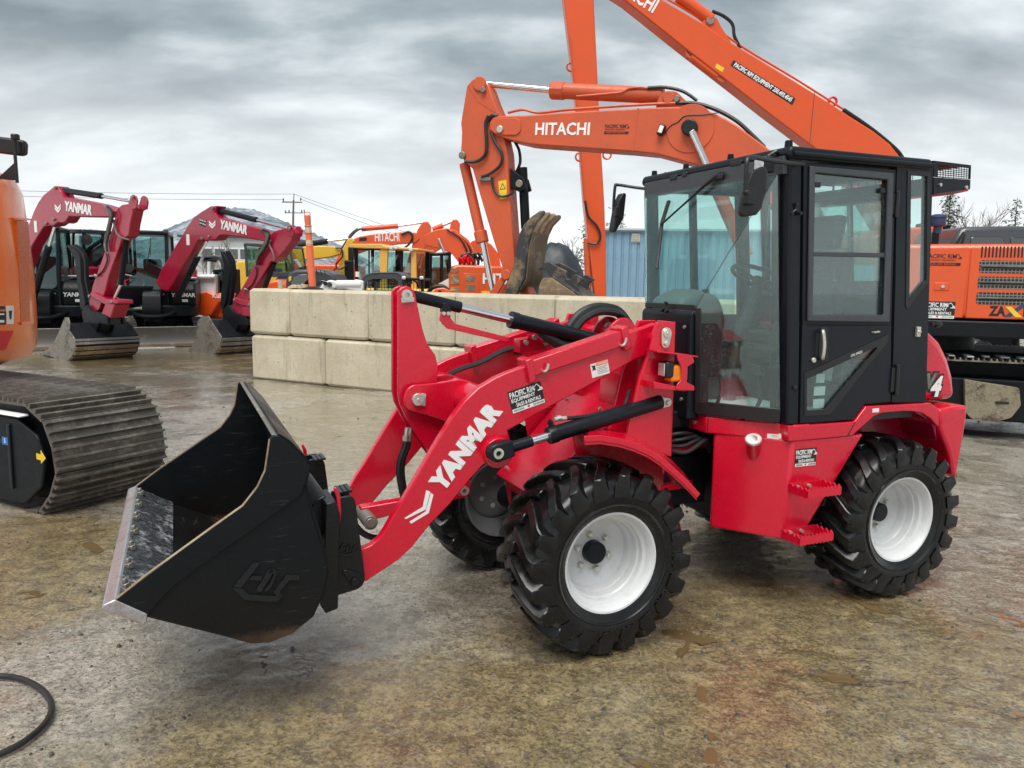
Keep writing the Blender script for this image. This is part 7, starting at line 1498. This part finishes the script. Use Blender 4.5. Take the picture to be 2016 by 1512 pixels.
q = MX.p3(1846, 447, .6); mb = MB(); mb.lathe([(.05, -.08), (.05, .0), (.085, .01), (.095, .04), (.095, .11), (.105, .115), (.10, .14), (.05, .16), (0, .16)], q, (0, 0, 1), 24); mb.build('air_pre_cleaner', DBLUE, ho); mb = MB(); mb.box(q + Vector((.02, 0, -.22)), (.08, .08, .30)); mb.build('intake_stack', DCHAR, ho)
MUDP = worn('mud_caked_plate', (.27, .235, .165), (.085, .06, .038), .8, .55, 4.5, 0, .8)
for y0_, sg in ((.72, True), (-1.35, False)): track(mx, -.05, y0_, y0_ + .60, 4.6, .92, .045, TRACKM, DCHAR, .19, sg)
pr = MX.P([(1899, 747), (2006, 764), (2009, 798), (1990, 822), (1960, 830), (1915, 826), (1900, 812)], 1.30); mb = MB(); mb.prism(rnd2(pr, .02), 1.22, 1.325); dp = mb.build('track_drive_cover', MUDP, mx, bevel=.015); mb = MB(); mb.box(MX.p3(1973, 793, 1.326), (.14, .004, .03)); mb.build('cover_slot', BLACKL, dp)
rs = random.Random(6)
for k in range(22):
    mb = MB(); mb.box((-2.0 + .19 * k, 1.02 + rs.uniform(-.05, .12), .972), (.06 + .05 * rs.random(), .12 + .25 * rs.random(), .02)); mb.build('snow_patch', SNOW, mx, bevel=.008)
mb = MB(); mb.box((0, -.02, .72), (3.2, 1.44, .56)); mb.build('car_body', DCHAR, mx, bevel=.03)

# ================================================================== long reach excavator behind
LR = Fr((far(1740, 500, 19).x, 19.5, 0), 180)
lr = thing('long_reach_excavator', LR, 'orange long reach excavator towering behind, boom leaning up to the left', 'excavator')
lb = pri('boom', LR, [(1060, -135), (1120, -130), (1306, 0), (1383, 45), (1444, 86), (1561, 157), (1635, 203), (1672, 228), (1720, 258), (1752, 283), (1775, 312), (1790, 360), (1795, 440), (1770, 470), (1735, 455), (1690, 380), (1640, 318), (1592, 283), (1510, 221), (1432, 160), (1352, 98), (1229, 0), (1070, -100)], .28, -.28, ORANGE, lr, .03)
la = pri('dipper_arm', LR, [(1098, -130), (1130, -135), (1165, -60), (1169, 0), (1174, 100), (1178, 190), (1184, 300), (1190, 400), (1193, 500), (1194, 610), (1196, 700), (1180, 700), (1173, 595), (1161, 502), (1156, 456), (1149, 392), (1142, 297), (1133, 201), (1126, 137), (1110, 0), (1098, -80)], .25, -.25, ORANGE, lr, .025)
rodcyl('bucket_cylinder', LR, (1155, 470), (1158, 575), .15, .08, FORANGE, lr); rodcyl('piston_rod', LR, (1158, 575), (1160, 640), .15, .04, CHROME, lr); hose(LR, [(1152, 395), (1158, 425), (1175, 445), (1182, 465), (1174, 480), (1156, 478)], .3, .03, la); hose(LR, [(1122, 70), (1128, 150), (1138, 250), (1150, 400)], .29, .018, la, FORANGE, 'steel_pipe')
for p in ((1124, 132), (1141, 309), (1195, 305)):
    q = LR.p3(*p, .0); mb = MB(); mb.tube([q + Vector((.10 * math.cos(t_), 0, .10 * math.sin(t_))) for t_ in [2 * math.pi * i / 12 for i in range(13)]], .025, 6); mb.build('lifting_eye', ORANGE, la)
q = LR.p3(1639, 200, 0); mb = MB(); mb.tube([q + Vector((.10 * math.cos(t_), 0, .10 * math.sin(t_))) for t_ in [2 * math.pi * i / 12 for i in range(13)]], .03, 6); mb.build('lifting_eye', REDS, lb)
rodcyl('cylinder_barrel', LR, (1335, -8), (1400, 40), .12, .15, ORANGE, lr); pri('cylinder_ear', LR, [(1380, 46), (1390, 36), (1402, 30), (1412, 36), (1420, 52), (1440, 84)], .22, .14, ORANGE, lb, .012); pin(LR, (1398, 41), .22, .1, lb, STEEL)
hose(LR, [(1402, 22), (1425, 32), (1442, 48), (1446, 72), (1458, 95)], .15, .04, lb); hose(LR, [(1310, -4), (1400, 50), (1470, 98), (1565, 155), (1660, 215)], .16, .025, lb, ORANGE, 'steel_pipe'); hose(LR, [(1660, 216), (1710, 250), (1750, 282), (1772, 304), (1785, 330)], .16, .05, lb)
rodcyl('assist_cylinder', LR, (1360, 112), (1412, 152), .16, .10, ORANGE, lr); pri('cylinder_bracket', LR, [(1350, 98), (1358, 108), (1362, 118), (1352, 112)], .24, .1, FORANGE, lb, .01); pri('cylinder_bracket', LR, [(1410, 146), (1432, 160), (1420, 162), (1410, 156)], .24, .1, FORANGE, lb, .01)
a, b_ = LR.p3(1206, -38, .286), LR.p3(1291, 15, .286); text('maker_lettering', 'HITACHI', .44, WHITE, lb, (a + b_) / 2, b_ - a, (0, 0, 1), .002, .012, 0, width=(b_ - a).length)
pri('dealer_banner', LR, [(1444, 118), (1448, 124) if False else (1566, 194), (1560, 207), (1438, 129)], .281, .284, BLACKL, lb, 0)
a, b_ = LR.p3(1443, 125, .287), LR.p3(1561, 199, .287); text('banner_lettering', 'PACIFIC RIM EQUIPMENT 250.493.4545', .14, WHITE, lb, (a + b_) / 2, b_ - a, (0, 0, 1), .002, .005, .12, width=(b_ - a).length * .96)
pri('warning_sticker', LR, [(1411, 125), (1426, 134), (1422, 142), (1408, 133)], .281, .283, YELS, lb, 0); hose(LR, [(1604, 180), (1599, 230), (1594, 285)], .6, .008, lr, GREYP, 'radio_aerial')
mb = MB(); q = LR.p3(1655, 212, .0); z0 = q.z
mb = MB(); w1 = LR.P([(1700, 470), (1735, 452), (1840, 447), (1842, 520), (1700, 520)], .9); mb.prism(w1, 1.3, -1.3); mb.build('engine_house', ORANGE, lr, bevel=.06)
cabin(lr, LR, [(1842, 449), (1872, 449), (1872, 520), (1840, 520)], 1.2, .2, DCHAR, GLASSK, .3, .08)
for y0_ in (.85, -1.45): track(lr, -.6, y0_, y0_ + .6, 4.6, .95, .05, TRACKM, DCHAR, .2, False)
mb = MB(); mb.box((-.6, 0, .85), (3.6, 2.2, .5)); mb.build('car_body', DCHAR, lr, bevel=.04)
# ================================================================== machines parked beyond the wall
def ffr(px, dist): return Fr((far(px, 560, dist).x, dist, 0), 0)
def wheels4(parent, xs_, ys_, r_, w_, rim=WHITEP):
    for x in xs_:
        for y in ys_:
            o = empty('wheel', (x, y, r_)); o.parent = parent
            mb = MB(); mb.lathe([(r_ * .55, -w_ / 2), (r_ * .9, -w_ / 2), (r_, -w_ * .35), (r_, w_ * .35), (r_ * .9, w_ / 2), (r_ * .55, w_ / 2)], (0, 0, 0), (0, 1, 0), 24); mb.build('tyre', TYRE, o)
            mb = MB(); mb.cyl((0, -w_ * .42, 0), (0, w_ * .42, 0), r_ * .56, n=20); mb.build('rim', rim, o)
def far_digger(name, fr, lab, boom, arm, acyl, mat, trk=True, txt=None, ear=None, house=None, bc=None):
    t_ = thing(name, fr, lab, 'excavator', 'excavators crowded beyond the concrete wall')
    bo = pri('boom', fr, boom, -.24, .24, mat, t_, .03)
    if arm: pri('dipper_arm', fr, arm, -.2, .2, mat, t_, .03)
    if acyl: p, m_, q = acyl; rodcyl('cylinder_barrel', fr, p, m_, 0, .11, mat if mat is not YELLOW else DCHAR, t_); rodcyl('piston_rod', fr, m_, q, 0, .055, CHROME, t_)
    if txt: a, b_ = fr.p3(*txt[0], -.245), fr.p3(*txt[1], -.245); text('maker_lettering', txt[2], txt[3], WHITE, bo, (a + b_) / 2, b_ - a, (0, 0, 1), .002, .008, 0, width=(b_ - a).length)
    if bc: p, m_, q = bc; rodcyl('piston_rod', fr, p, m_, -.35, .06, CHROME, t_); rodcyl('cylinder_barrel', fr, m_, q, -.35, .11, mat, t_)
    if house:
        x0, x1 = house; mb = MB(); mb.box(((x0 + x1) / 2, .2, 1.75), (x1 - x0, 2.4, 1.3)); mb.build('engine_house', mat, t_, bevel=.08); mb = MB(); mb.box(((x0 + x1) / 2, .2, 1.05), (x1 - x0 + .1, 2.5, .2)); mb.build('deck_frame', DCHAR, t_)
        for y0_ in (-1.1, .8): track(t_, (x0 + x1) / 2, y0_, y0_ + .6, 4.2, .95, .05, TRACKM, DCHAR, .24, False)
    return t_
# lettered far boom
F1 = ffr(700, 36)
f1 = far_digger('orange_excavator', F1, 'far orange excavator with a lettered boom above the yellow roofed cab', [(640, 560), (650, 535), (668, 498), (685, 476), (706, 466), (740, 460), (800, 456), (818, 458), (826, 470), (818, 478), (780, 481), (735, 488), (700, 500), (685, 520), (672, 560)],
    [(832, 437), (842, 436), (848, 446), (847, 462), (836, 490), (806, 566), (790, 566), (800, 520), (812, 480), (822, 452)], ((712, 451), (784, 445), (832, 438)), ORANGE, True, ((738, 468), (786, 467), 'HITACHI', .55), None, (-3.2, .2))
pri('dealer_sticker', F1, [(707, 468), (722, 467), (722, 474), (707, 475)], -.25, -.245, BLACKL, f1, 0); hose(F1, [(678, 482), (694, 462), (706, 452), (720, 450)], -.2, .05, f1, GREYP); hose(F1, [(790, 462), (805, 456), (812, 466), (806, 480), (796, 488)], -.3, .05, f1); hose(F1, [(672, 490), (690, 462), (704, 450)], .1, .04, f1, GREYP)
F2 = ffr(880, 34)
f2 = far_digger('orange_excavator', F2, 'far orange excavator with a steep boom behind the dark cabbed digger', [(834, 464), (858, 452), (880, 449), (900, 455), (922, 472), (936, 500), (940, 560), (915, 560), (905, 520), (890, 500), (868, 490), (850, 486), (836, 482)],
    [(887, 441), (892, 432), (900, 432), (905, 440), (904, 458), (895, 462), (884, 456)], ((852, 452), (872, 444), (890, 436)), ORANGE, True, None, None, (.6, 3.6), ((864, 470), (880, 510), (892, 560)))
for k in range(4): hose(F2, [(880 + 5 * k, 452 + 2 * k), (905 + 4 * k, 468 + 2 * k), (918 + 4 * k, 492), (924 + 4 * k, 520)], -.3, .04, f2, ORANGE if k % 2 else RUBBER)
F3 = ffr(955, 40)
f3 = far_digger('orange_excavator', F3, 'farthest orange boom showing between the digger cab and the big arm', [(915, 488), (930, 474), (950, 470), (968, 482), (982, 500), (992, 560), (970, 560), (955, 505), (935, 498), (918, 505)], None, None, ORANGE, True, None, None, (.2, 3.0))
F4 = ffr(820, 38)
f4 = far_digger('orange_excavator', F4, 'far orange excavator showing only its bent boom right of the lettered one', [(826, 500), (832, 478), (848, 466), (862, 470), (866, 490), (850, 500), (842, 520), (840, 560), (824, 560)], None, None, FORANGE, True, None, None, (-1.0, 2.0))
# orange tail with black cab
F5 = Fr((far(930, 560, 27).x, 27, 0), 8)
f5 = thing('orange_excavator', F5, 'orange excavator turned away, vented engine doors and black cab beside it', 'excavator', 'excavators crowded beyond the concrete wall')
YB = -1.2
bd = pri('engine_house', F5, [(884, 600), (884, 540), (890, 526), (900, 521), (985, 524), (1010, 530), (1010, 600)], YB, 1.2, ORANGE, f5, .08, seg=3)
for (x0, y0, x1, y1) in ((887, 528, 893, 537), (896, 528, 903, 537), (887, 541, 904, 560), (917, 542, 936, 555), (917, 560, 936, 574), (887, 566, 904, 577)): pri('vent_grille', F5, [(x0, y0), (x1, y0), (x1, y1), (x0, y1)], YB - .02, YB + .02, MUDB, bd, .01, yt=YB)
pri('engine_door', F5, [(913, 538), (944, 539), (944, 579), (913, 578)], YB - .015, YB + .01, ORANGE, bd, .01, yt=YB)
a = F5.p3(978, 550, YB - .01); text('maker_lettering', 'HITACHI', .48, WHITE, bd, a + Vector((.45, -.01, 0)), (1, 0, 0), (0, 0, 1), .002, .012, 0)
pri('warning_sticker', F5, [(948, 573), (965, 573), (965, 582), (948, 582)], YB - .012, YB - .004, YELS, bd, 0, yt=YB)
cabin(f5, F5, [(846, 502), (888, 500), (890, 585), (842, 585)], -1.0, .1, CHAR, GLASSD, .22, .09); pri('cab_skirt', F5, [(842, 570), (884, 548), (884, 600), (842, 600)], -1.05, -.98, WHITEP, f5, .01)
mb = MB(); mb.tube([F5.p3(838, 570, -1.1), F5.p3(838, 515, -1.1), F5.p3(846, 500, -1.1), F5.p3(880, 498, -1.1)], .03, 6); mb.build('hand_rail', RUBBER, f5)
for k in range(5): hose(F5, [(905 + 9 * k, 522), (908 + 9 * k, 505 - 3 * (k % 2)), (918 + 8 * k, 500), (926 + 8 * k, 515)], -.3 + .1 * k, .05, f5)
mb = MB(); mb.tube(spline([F5.p3(*p, -.5) for p in ((905, 516), (914, 508), (922, 512), (930, 508))], 4), [.06 + .05 * (i % 3) for i in range(13)], 7); mb.build('red_rag', REDS, f5)
for y0_ in (-1.15, .6): track(f5, .0, y0_, y0_ + .6, 4.2, .95, .05, TRACKM, DCHAR, .24, False)
pri('boom', F5, [(840, 566), (846, 520), (838, 498), (830, 510), (826, 560)], .4, .8, FORANGE, f5, .03)
# yellow excavator arm
F6 = ffr(650, 31)
f6 = far_digger('yellow_excavator', F6, 'yellow excavator with its boom level and arm hanging, behind the marker post', [(560, 492), (600, 485), (640, 484), (662, 486), (672, 492), (670, 500), (650, 506), (620, 510), (596, 512), (560, 518), (530, 580), (510, 580), (530, 520)], [(684, 472), (690, 468), (696, 474), (692, 490), (676, 555), (662, 580), (650, 580), (668, 520), (672, 495)], ((560, 488), (645, 475), (686, 470)), YELLOW, True, None, None, (-3.4, -1.4))
hose(F6, [(660, 488), (672, 490), (674, 505), (662, 520), (666, 530), (680, 525)], -.3, .035, f6); hose(F6, [(655, 536), (662, 528), (672, 530), (682, 522)], -.3, .03, f6)
mb = MB(); mb.box(F6.p3(688, 545, -.1), (.35, .3, 1.3)); mb.build('bucket_cylinder', DCHAR, f6, bevel=.05)
# machine with the yellow roofed cab
F7 = Fr((far(760, 560, 25).x, 25, 0), -10)
f7 = thing('wheel_loader', F7, 'yellow machine with a yellow roofed glazed cab behind the white skid steer', 'wheel loader')
cb = empty('cab'); cb.parent = f7; YA = -.8
pri('cab_roof', F7, [(688, 484), (692, 480), (752, 480), (756, 484), (824, 489), (824, 493), (758, 490), (690, 488)], YA - .05, .9, CREAMY, cb, .02)
for px in ([(696, 488), (702, 488), (702, 575), (700, 575)], [(747, 488), (763, 488), (760, 580), (748, 580)], [(810, 492), (818, 492), (820, 580), (808, 580)]): pri('cab_post', F7, px, YA, YA + .12, CREAMY if px[0][0] > 700 else DCHAR, cb, .012); pri('cab_post', F7, px, .7, .8, DCHAR, cb, .012, yt=YA)
for px in ([(704, 492), (747, 492), (747, 580), (704, 580)], [(764, 494), (809, 496), (808, 580), (762, 580)]): pri('cab_window', F7, px, YA + .05, YA + .065, GLASSD, cb, 0); pri('cab_window', F7, px, .75, .765, GLASSD, cb, 0, yt=YA)
for px in ((726, 492, 580), (789, 495, 580)): pri('window_bar', F7, [(px[0] - 1, px[1]), (px[0] + 1, px[1]), (px[0] + 1, px[2]), (px[0] - 1, px[2])], YA + .03, YA + .08, DCHAR, cb, 0)
pri('door_frame', F7, [(701, 489), (748, 490), (748, 493), (704, 492), (704, 580), (701, 580)], YA - .02, YA + .04, DCHAR, cb, .01)
mb = MB(); q = F7.p3(730, 552, 0); mb.tube([q + Vector((.22 * math.cos(t_), .1 * math.sin(t_), .16 * math.sin(t_))) for t_ in [2 * math.pi * i / 16 for i in range(17)]], .03, 6); mb.build('steering_wheel', BLACK, cb); mb = MB(); mb.box(F7.p3(745, 560, .1), (.25, .5, .9)); mb.build('operator_seat', SEATM, cb, bevel=.05)
mb = MB(); mb.box((0, 0, 1.0), (4.2, 1.9, 1.0)); mb.build('chassis', YELLOW, f7, bevel=.06); wheels4(f7, (-1.5, 1.5), (-.95, .95), .65, .5, YELLOW)
q = F7.p3(691, 500, -1.0); mb = MB(); mb.box(q, (.18, .08, .42)); mb.build('mirror_head', BLACK, f7, bevel=.03); mb = MB(); mb.box(F7.p3(770, 488, -.85), (.1, .06, .1)); mb.build('work_lamp', WHITEP, f7, bevel=.015)
for p in ((780, 487), (809, 491)): mb = MB(); mb.box(F7.p3(*p, -.9), (.12, .08, .10)); mb.build('work_lamp', WHITEP, f7, bevel=.015)
# skid steers
def rounded_cab(name, fr, outer, inner, y0, y1, mat, par):
    mb = MB(); mb.ring(fr.P(outer, y0), fr.P(inner, y0), y0, y0 + .08); o = mb.build(name, mat, par, bevel=.02); mb = MB(); mb.ring(fr.P(outer, y0), fr.P(inner, y0), y1 - .08, y1); mb.build(name, mat, par, bevel=.02)
    top = fr.P(outer[1:-1], y0); mb = MB(); mb.sheet(top, y0 + .04, y1 - .04, .05); mb.build('cab_roof', mat, par, bevel=.015); return o
S1 = ffr(765, 19)
s1 = thing('skid_steer', S1, 'white skid steer with grey mesh cage cab behind the concrete wall', 'skid steer', 'skid steers beyond the wall')
rounded_cab('cab_frame', S1, [(715, 600), (715, 555), (720, 545), (732, 540), (780, 539), (790, 546), (793, 560), (793, 600)], [(720, 600), (720, 562), (723, 553), (734, 549), (776, 549), (783, 554), (785, 564), (785, 600)], -.75, .75, GREYP, s1)
pri('front_frame', S1, [(793, 546), (834, 548), (834, 553), (793, 551)], -.75, .75, DCHAR, s1, .015); pri('front_post', S1, [(828, 550), (834, 550), (834, 600), (829, 600)], -.75, -.65, DCHAR, s1, .01)
for k in range(10): x = 722 + 7 * k; pri('mesh_wire', S1, [(x, 549), (x + .9, 549), (x + .9, 590), (x, 590)], -.72, -.708, DCHAR, s1, 0)
for k in range(6): y = 553 + 6 * k; pri('mesh_wire', S1, [(720, y), (786, y), (786, y + .9), (720, y + .9)], -.712, -.70, DCHAR, s1, 0)
for k in range(6): x = 796 + 6 * k; pri('mesh_wire', S1, [(x, 553), (x + .9, 553), (x + .9, 590), (x, 590)], -.45, -.44, DCHAR, s1, 0)
pri('mesh_glass', S1, [(720, 549), (785, 549), (785, 590), (720, 590)], .60, .61, GLASSD, s1, 0, yt=-.72)
for p in ((795, 547), (830, 547)): mb = MB(); mb.box(S1.p3(*p, -.8), (.10, .07, .07)); mb.build('work_lamp', LENS, s1, bevel=.015)
ar = pri('lift_arm', S1, [(622, 575), (636, 558), (648, 551), (660, 553), (664, 557), (690, 555), (700, 550), (715, 553), (715, 575), (690, 572), (668, 566), (656, 568), (640, 576)], -.95, -.78, WHITEP, s1, .03); pin(S1, (641, 558), -.95, .05, ar, BLKSTEEL); pin(S1, (649, 560), -.95, .06, ar, GREYP); mb = MB(); mb.cyl(S1.p3(662, 560, -.88), S1.p3(712, 560, -.88), .10); mb.build('arm_tube', WHITEP, ar, bevel=.02)
mb = MB(); q = S1.p3(704, 545, -.8); mb.cyl(q, q + Vector((0, 0, .12)), .05); mb.build('arm_cap', CREAM, s1); mb = MB(); mb.box((-.2, 0, .8), (2.2, 1.5, .8)); mb.build('chassis', WHITEP, s1, bevel=.06); wheels4(s1, (-.8, .7), (-.85, .85), .42, .3)
S2 = ffr(610, 21)
s2 = thing('skid_steer', S2, 'dark grey cabbed skid steer with amber beacon behind the marker post', 'skid steer', 'skid steers beyond the wall')
pri('cab_body', S2, [(562, 600), (562, 552), (568, 538), (580, 531), (620, 529), (640, 533), (655, 540), (662, 552), (664, 600)], -.7, .8, GREYP, s2, .07, seg=3)
pri('cab_window', S2, [(572, 600), (573, 556), (578, 545), (588, 541), (604, 540), (612, 548), (618, 600)], -.73, -.69, GLASSK, s2, .01, yt=-.7); pri('rear_window', S2, [(622, 600), (624, 556), (628, 552), (654, 554), (658, 600)], -.73, -.69, GLASSD, s2, .01, yt=-.7)
mb = MB(); q = S2.p3(616, 531, -.3); mb.lathe([(.07, 0), (.075, .06), (.06, .10), (0, .105)], q, (0, 0, 1), 16); mb.build('beacon', AMBER, s2); pri('work_lamp', S2, [(568, 545), (573, 544), (573, 553), (568, 554)], -.8, -.72, YELS, s2, .01)
for k in range(3): pri('roof_groove', S2, [(622 + 8 * k, 530 + k), (623 + 8 * k, 530 + k), (626 + 8 * k, 540), (625 + 8 * k, 540)], -.72, -.69, DCHAR, s2, 0, yt=-.7)
mb = MB(); mb.box((0, 0, .7), (2.4, 1.6, .8)); mb.build('chassis', WHITEP, s2, bevel=.06); wheels4(s2, (-.8, .8), (-.85, .85), .42, .3)
S3 = ffr(520, 24)
s3 = thing('orange_loader', S3, 'orange machine with rounded hood behind the tan rag on the wall', 'loader')
pri('hood', S3, [(505, 600), (508, 566), (520, 556), (545, 550), (562, 556), (570, 570), (572, 600)], -.8, .8, paint('red_orange_paint', (.85, .09, .01), .35, .3, .1), s3, .08, seg=3); KOR = MT['red_orange_paint']
wheels4(s3, (-.6, .9), (-.8, .8), .45, .3); pri('cab_post', S3, [(508, 560), (512, 560), (512, 520), (508, 520)], -.6, -.5, DCHAR, s3, .01)
S4 = ffr(830, 20)
s4 = thing('orange_loader', S4, 'low orange-red machine with black grab hoop just over the wall', 'loader')
pri('lift_arm', S4, [(775, 600), (778, 578), (790, 572), (812, 573), (826, 580), (850, 576), (858, 568), (872, 566), (886, 572), (888, 600)], -.4, .4, KOR, s4, .03); mb = MB(); mb.tube(spline([S4.p3(*p, -.2) for p in ((838, 585), (846, 572), (858, 564), (872, 564), (884, 572))], 4), .05, 8); mb.build('hose_hoop', RUBBER, s4); mb = MB(); q = S4.p3(808, 566, -.2); mb.tube([q + Vector((.2 * math.cos(t_), 0, .2 * math.sin(t_))) for t_ in [math.pi * i / 10 for i in range(11)]], .025, 6); mb.build('guard_hoop', BLACK, s4); mb = MB(); mb.box((0, .2, .7), (2.0, 1.2, .8)); mb.build('chassis', KOR, s4, bevel=.05); wheels4(s4, (-.7, .7), (-.6, .7), .4, .3)
pin(S4, (866, 574), -.4, .04, s4, BLKSTEEL)
# white and orange compact track loader between the red excavators and the wall
S5 = Fr((far(425, 600, 23).x, 23, 0), 0)
s5 = thing('compact_track_loader', S5, 'white and orange compact loader seen between the red excavators', 'track loader')
pri('roll_cage', S5, [(398, 512), (404, 504), (422, 502), (434, 504), (440, 514), (441, 545), (436, 545), (434, 517), (428, 509), (404, 509), (400, 516)], -.5, .5, GREYP, s5, .03); pri('side_tank', S5, [(386, 582), (388, 542), (424, 540), (425, 582)], -.7, .7, WHITEP, s5, .04); mb = MB(); mb.cyl(S5.p3(388, 545, -.75), S5.p3(424, 545, -.75), .07); mb.build('top_rail', WHITEP, s5); mb = MB(); mb.cyl(S5.p3(411, 545, -.5), S5.p3(412, 515, -.5), .05); mb.build('exhaust_stack', WHITEP, s5)
pri('lift_arm', S5, [(394, 578), (408, 574), (420, 580), (436, 576), (452, 572), (462, 580), (452, 588), (430, 596), (414, 622), (392, 622), (390, 600)], -.85, -.65, KOR, s5, .03); a = S5.p3(436, 583, -.86); text('maker_lettering', 'Kubota', .18, WHITE, s5, a, (1, 0, -.0), (0, 0, 1), .002, .004)
pri('cab_frame', S5, [(419, 580), (419, 531), (444, 529), (446, 580), (441, 580), (440, 536), (425, 536), (425, 580)], -.6, .6, DCHAR, s5, .02); pri('cab_window', S5, [(425, 536), (440, 536), (441, 580), (425, 580)], -.52, -.51, GLASSK, s5, 0)
for y0_ in (-.85, .5): track(s5, .1, y0_, y0_ + .4, 2.0, .6, .03, TRACKB, DCHAR, .12, False, (.5,))
mb = MB(); mb.box((.1, 0, .75), (1.6, 1.3, .7)); mb.build('chassis', KOR, s5, bevel=.05)
# teal-glazed cab with grey hood right of the second red arm
S6 = ffr(540, 27)
s6 = thing('grey_loader', S6, 'grey hooded machine with teal windscreen behind the second red arm', 'loader')
cabin(s6, S6, [(480, 482), (572, 486), (582, 545), (484, 545)], -.8, .8, GREYP, GLASSD, .16, .07); pri('hood', S6, [(536, 600), (540, 550), (552, 540), (575, 534), (600, 536), (606, 560), (606, 600)], -.75, .75, paint('blue_grey_paint', (.12, .15, .19), .3, .4, .1), s6, .1, seg=3); wheels4(s6, (-.7, 1.1), (-.8, .8), .5, .35); hose(S6, [(558, 498), (566, 512), (577, 530)], -.85, .02, s6)
# dark van and tarp-covered heap
V1 = ffr(1950, 17)
v1 = thing('van', V1, 'dark grey van roof showing above the orange engine hood', 'van')
VG = paint('dark_van_paint', (.045, .047, .055), .3, .5, .1)
pri('van_body', V1, [(1868, 560), (1872, 485), (1892, 452), (1902, 446), (2000, 444), (2120, 448), (2130, 560)], -.9, .9, VG, v1, .12, seg=4); pri('side_window', V1, [(1908, 492), (1911, 469), (1916, 466), (1968, 466), (1975, 470), (1978, 492)], -.915, -.89, GLASSK, v1, .01, yt=-.9); pri('side_window', V1, [(1986, 492), (1990, 468), (2060, 468), (2060, 492)], -.915, -.89, GLASSK, v1, .01, yt=-.9)
for px in ([(1878, 484), (1895, 456), (1898, 457), (1882, 485)], [(1890, 484), (1899, 460), (1901, 461), (1894, 485)]): pri('pillar_trim', V1, px, -.92, -.89, BLACK, v1, .005, yt=-.9)
wheels4(v1, (-.6, 2.4), (-.75, .75), .36, .24, GREYP)
T1 = ffr(1100, 24)
mb = MB(); rs = random.Random(4); q = T1.p3(1092, 560, 0); n = 18; vs = []; fs = []
for j in range(7):
    for i in range(n): a = 2 * math.pi * i / n; r_ = 1.15 * math.cos(j / 6 * 1.45) * (1 + .08 * rs.uniform(-1, 1)); vs.append((r_ * math.cos(a), r_ * math.sin(a) * .9, 2.95 * math.sin(j / 6 * 1.57) * (1 + .02 * rs.uniform(-1, 1))))
for j in range(6):
    for i in range(n): fs.append((j * n + i, j * n + (i + 1) % n, (j + 1) * n + (i + 1) % n, (j + 1) * n + i))
fs.append(tuple(6 * n + i for i in range(n))); mb._add(vs, fs); o = mb.build('tarp_covered_heap', plain('blue_black_tarp', (.025, .032, .042), .5, 0, .2, 4, .3), None); o.location = (T1.o.x + q.x, T1.o.y, 0); tag(o, 'dark domed tarp cover just behind the raised grab', 'tarp')
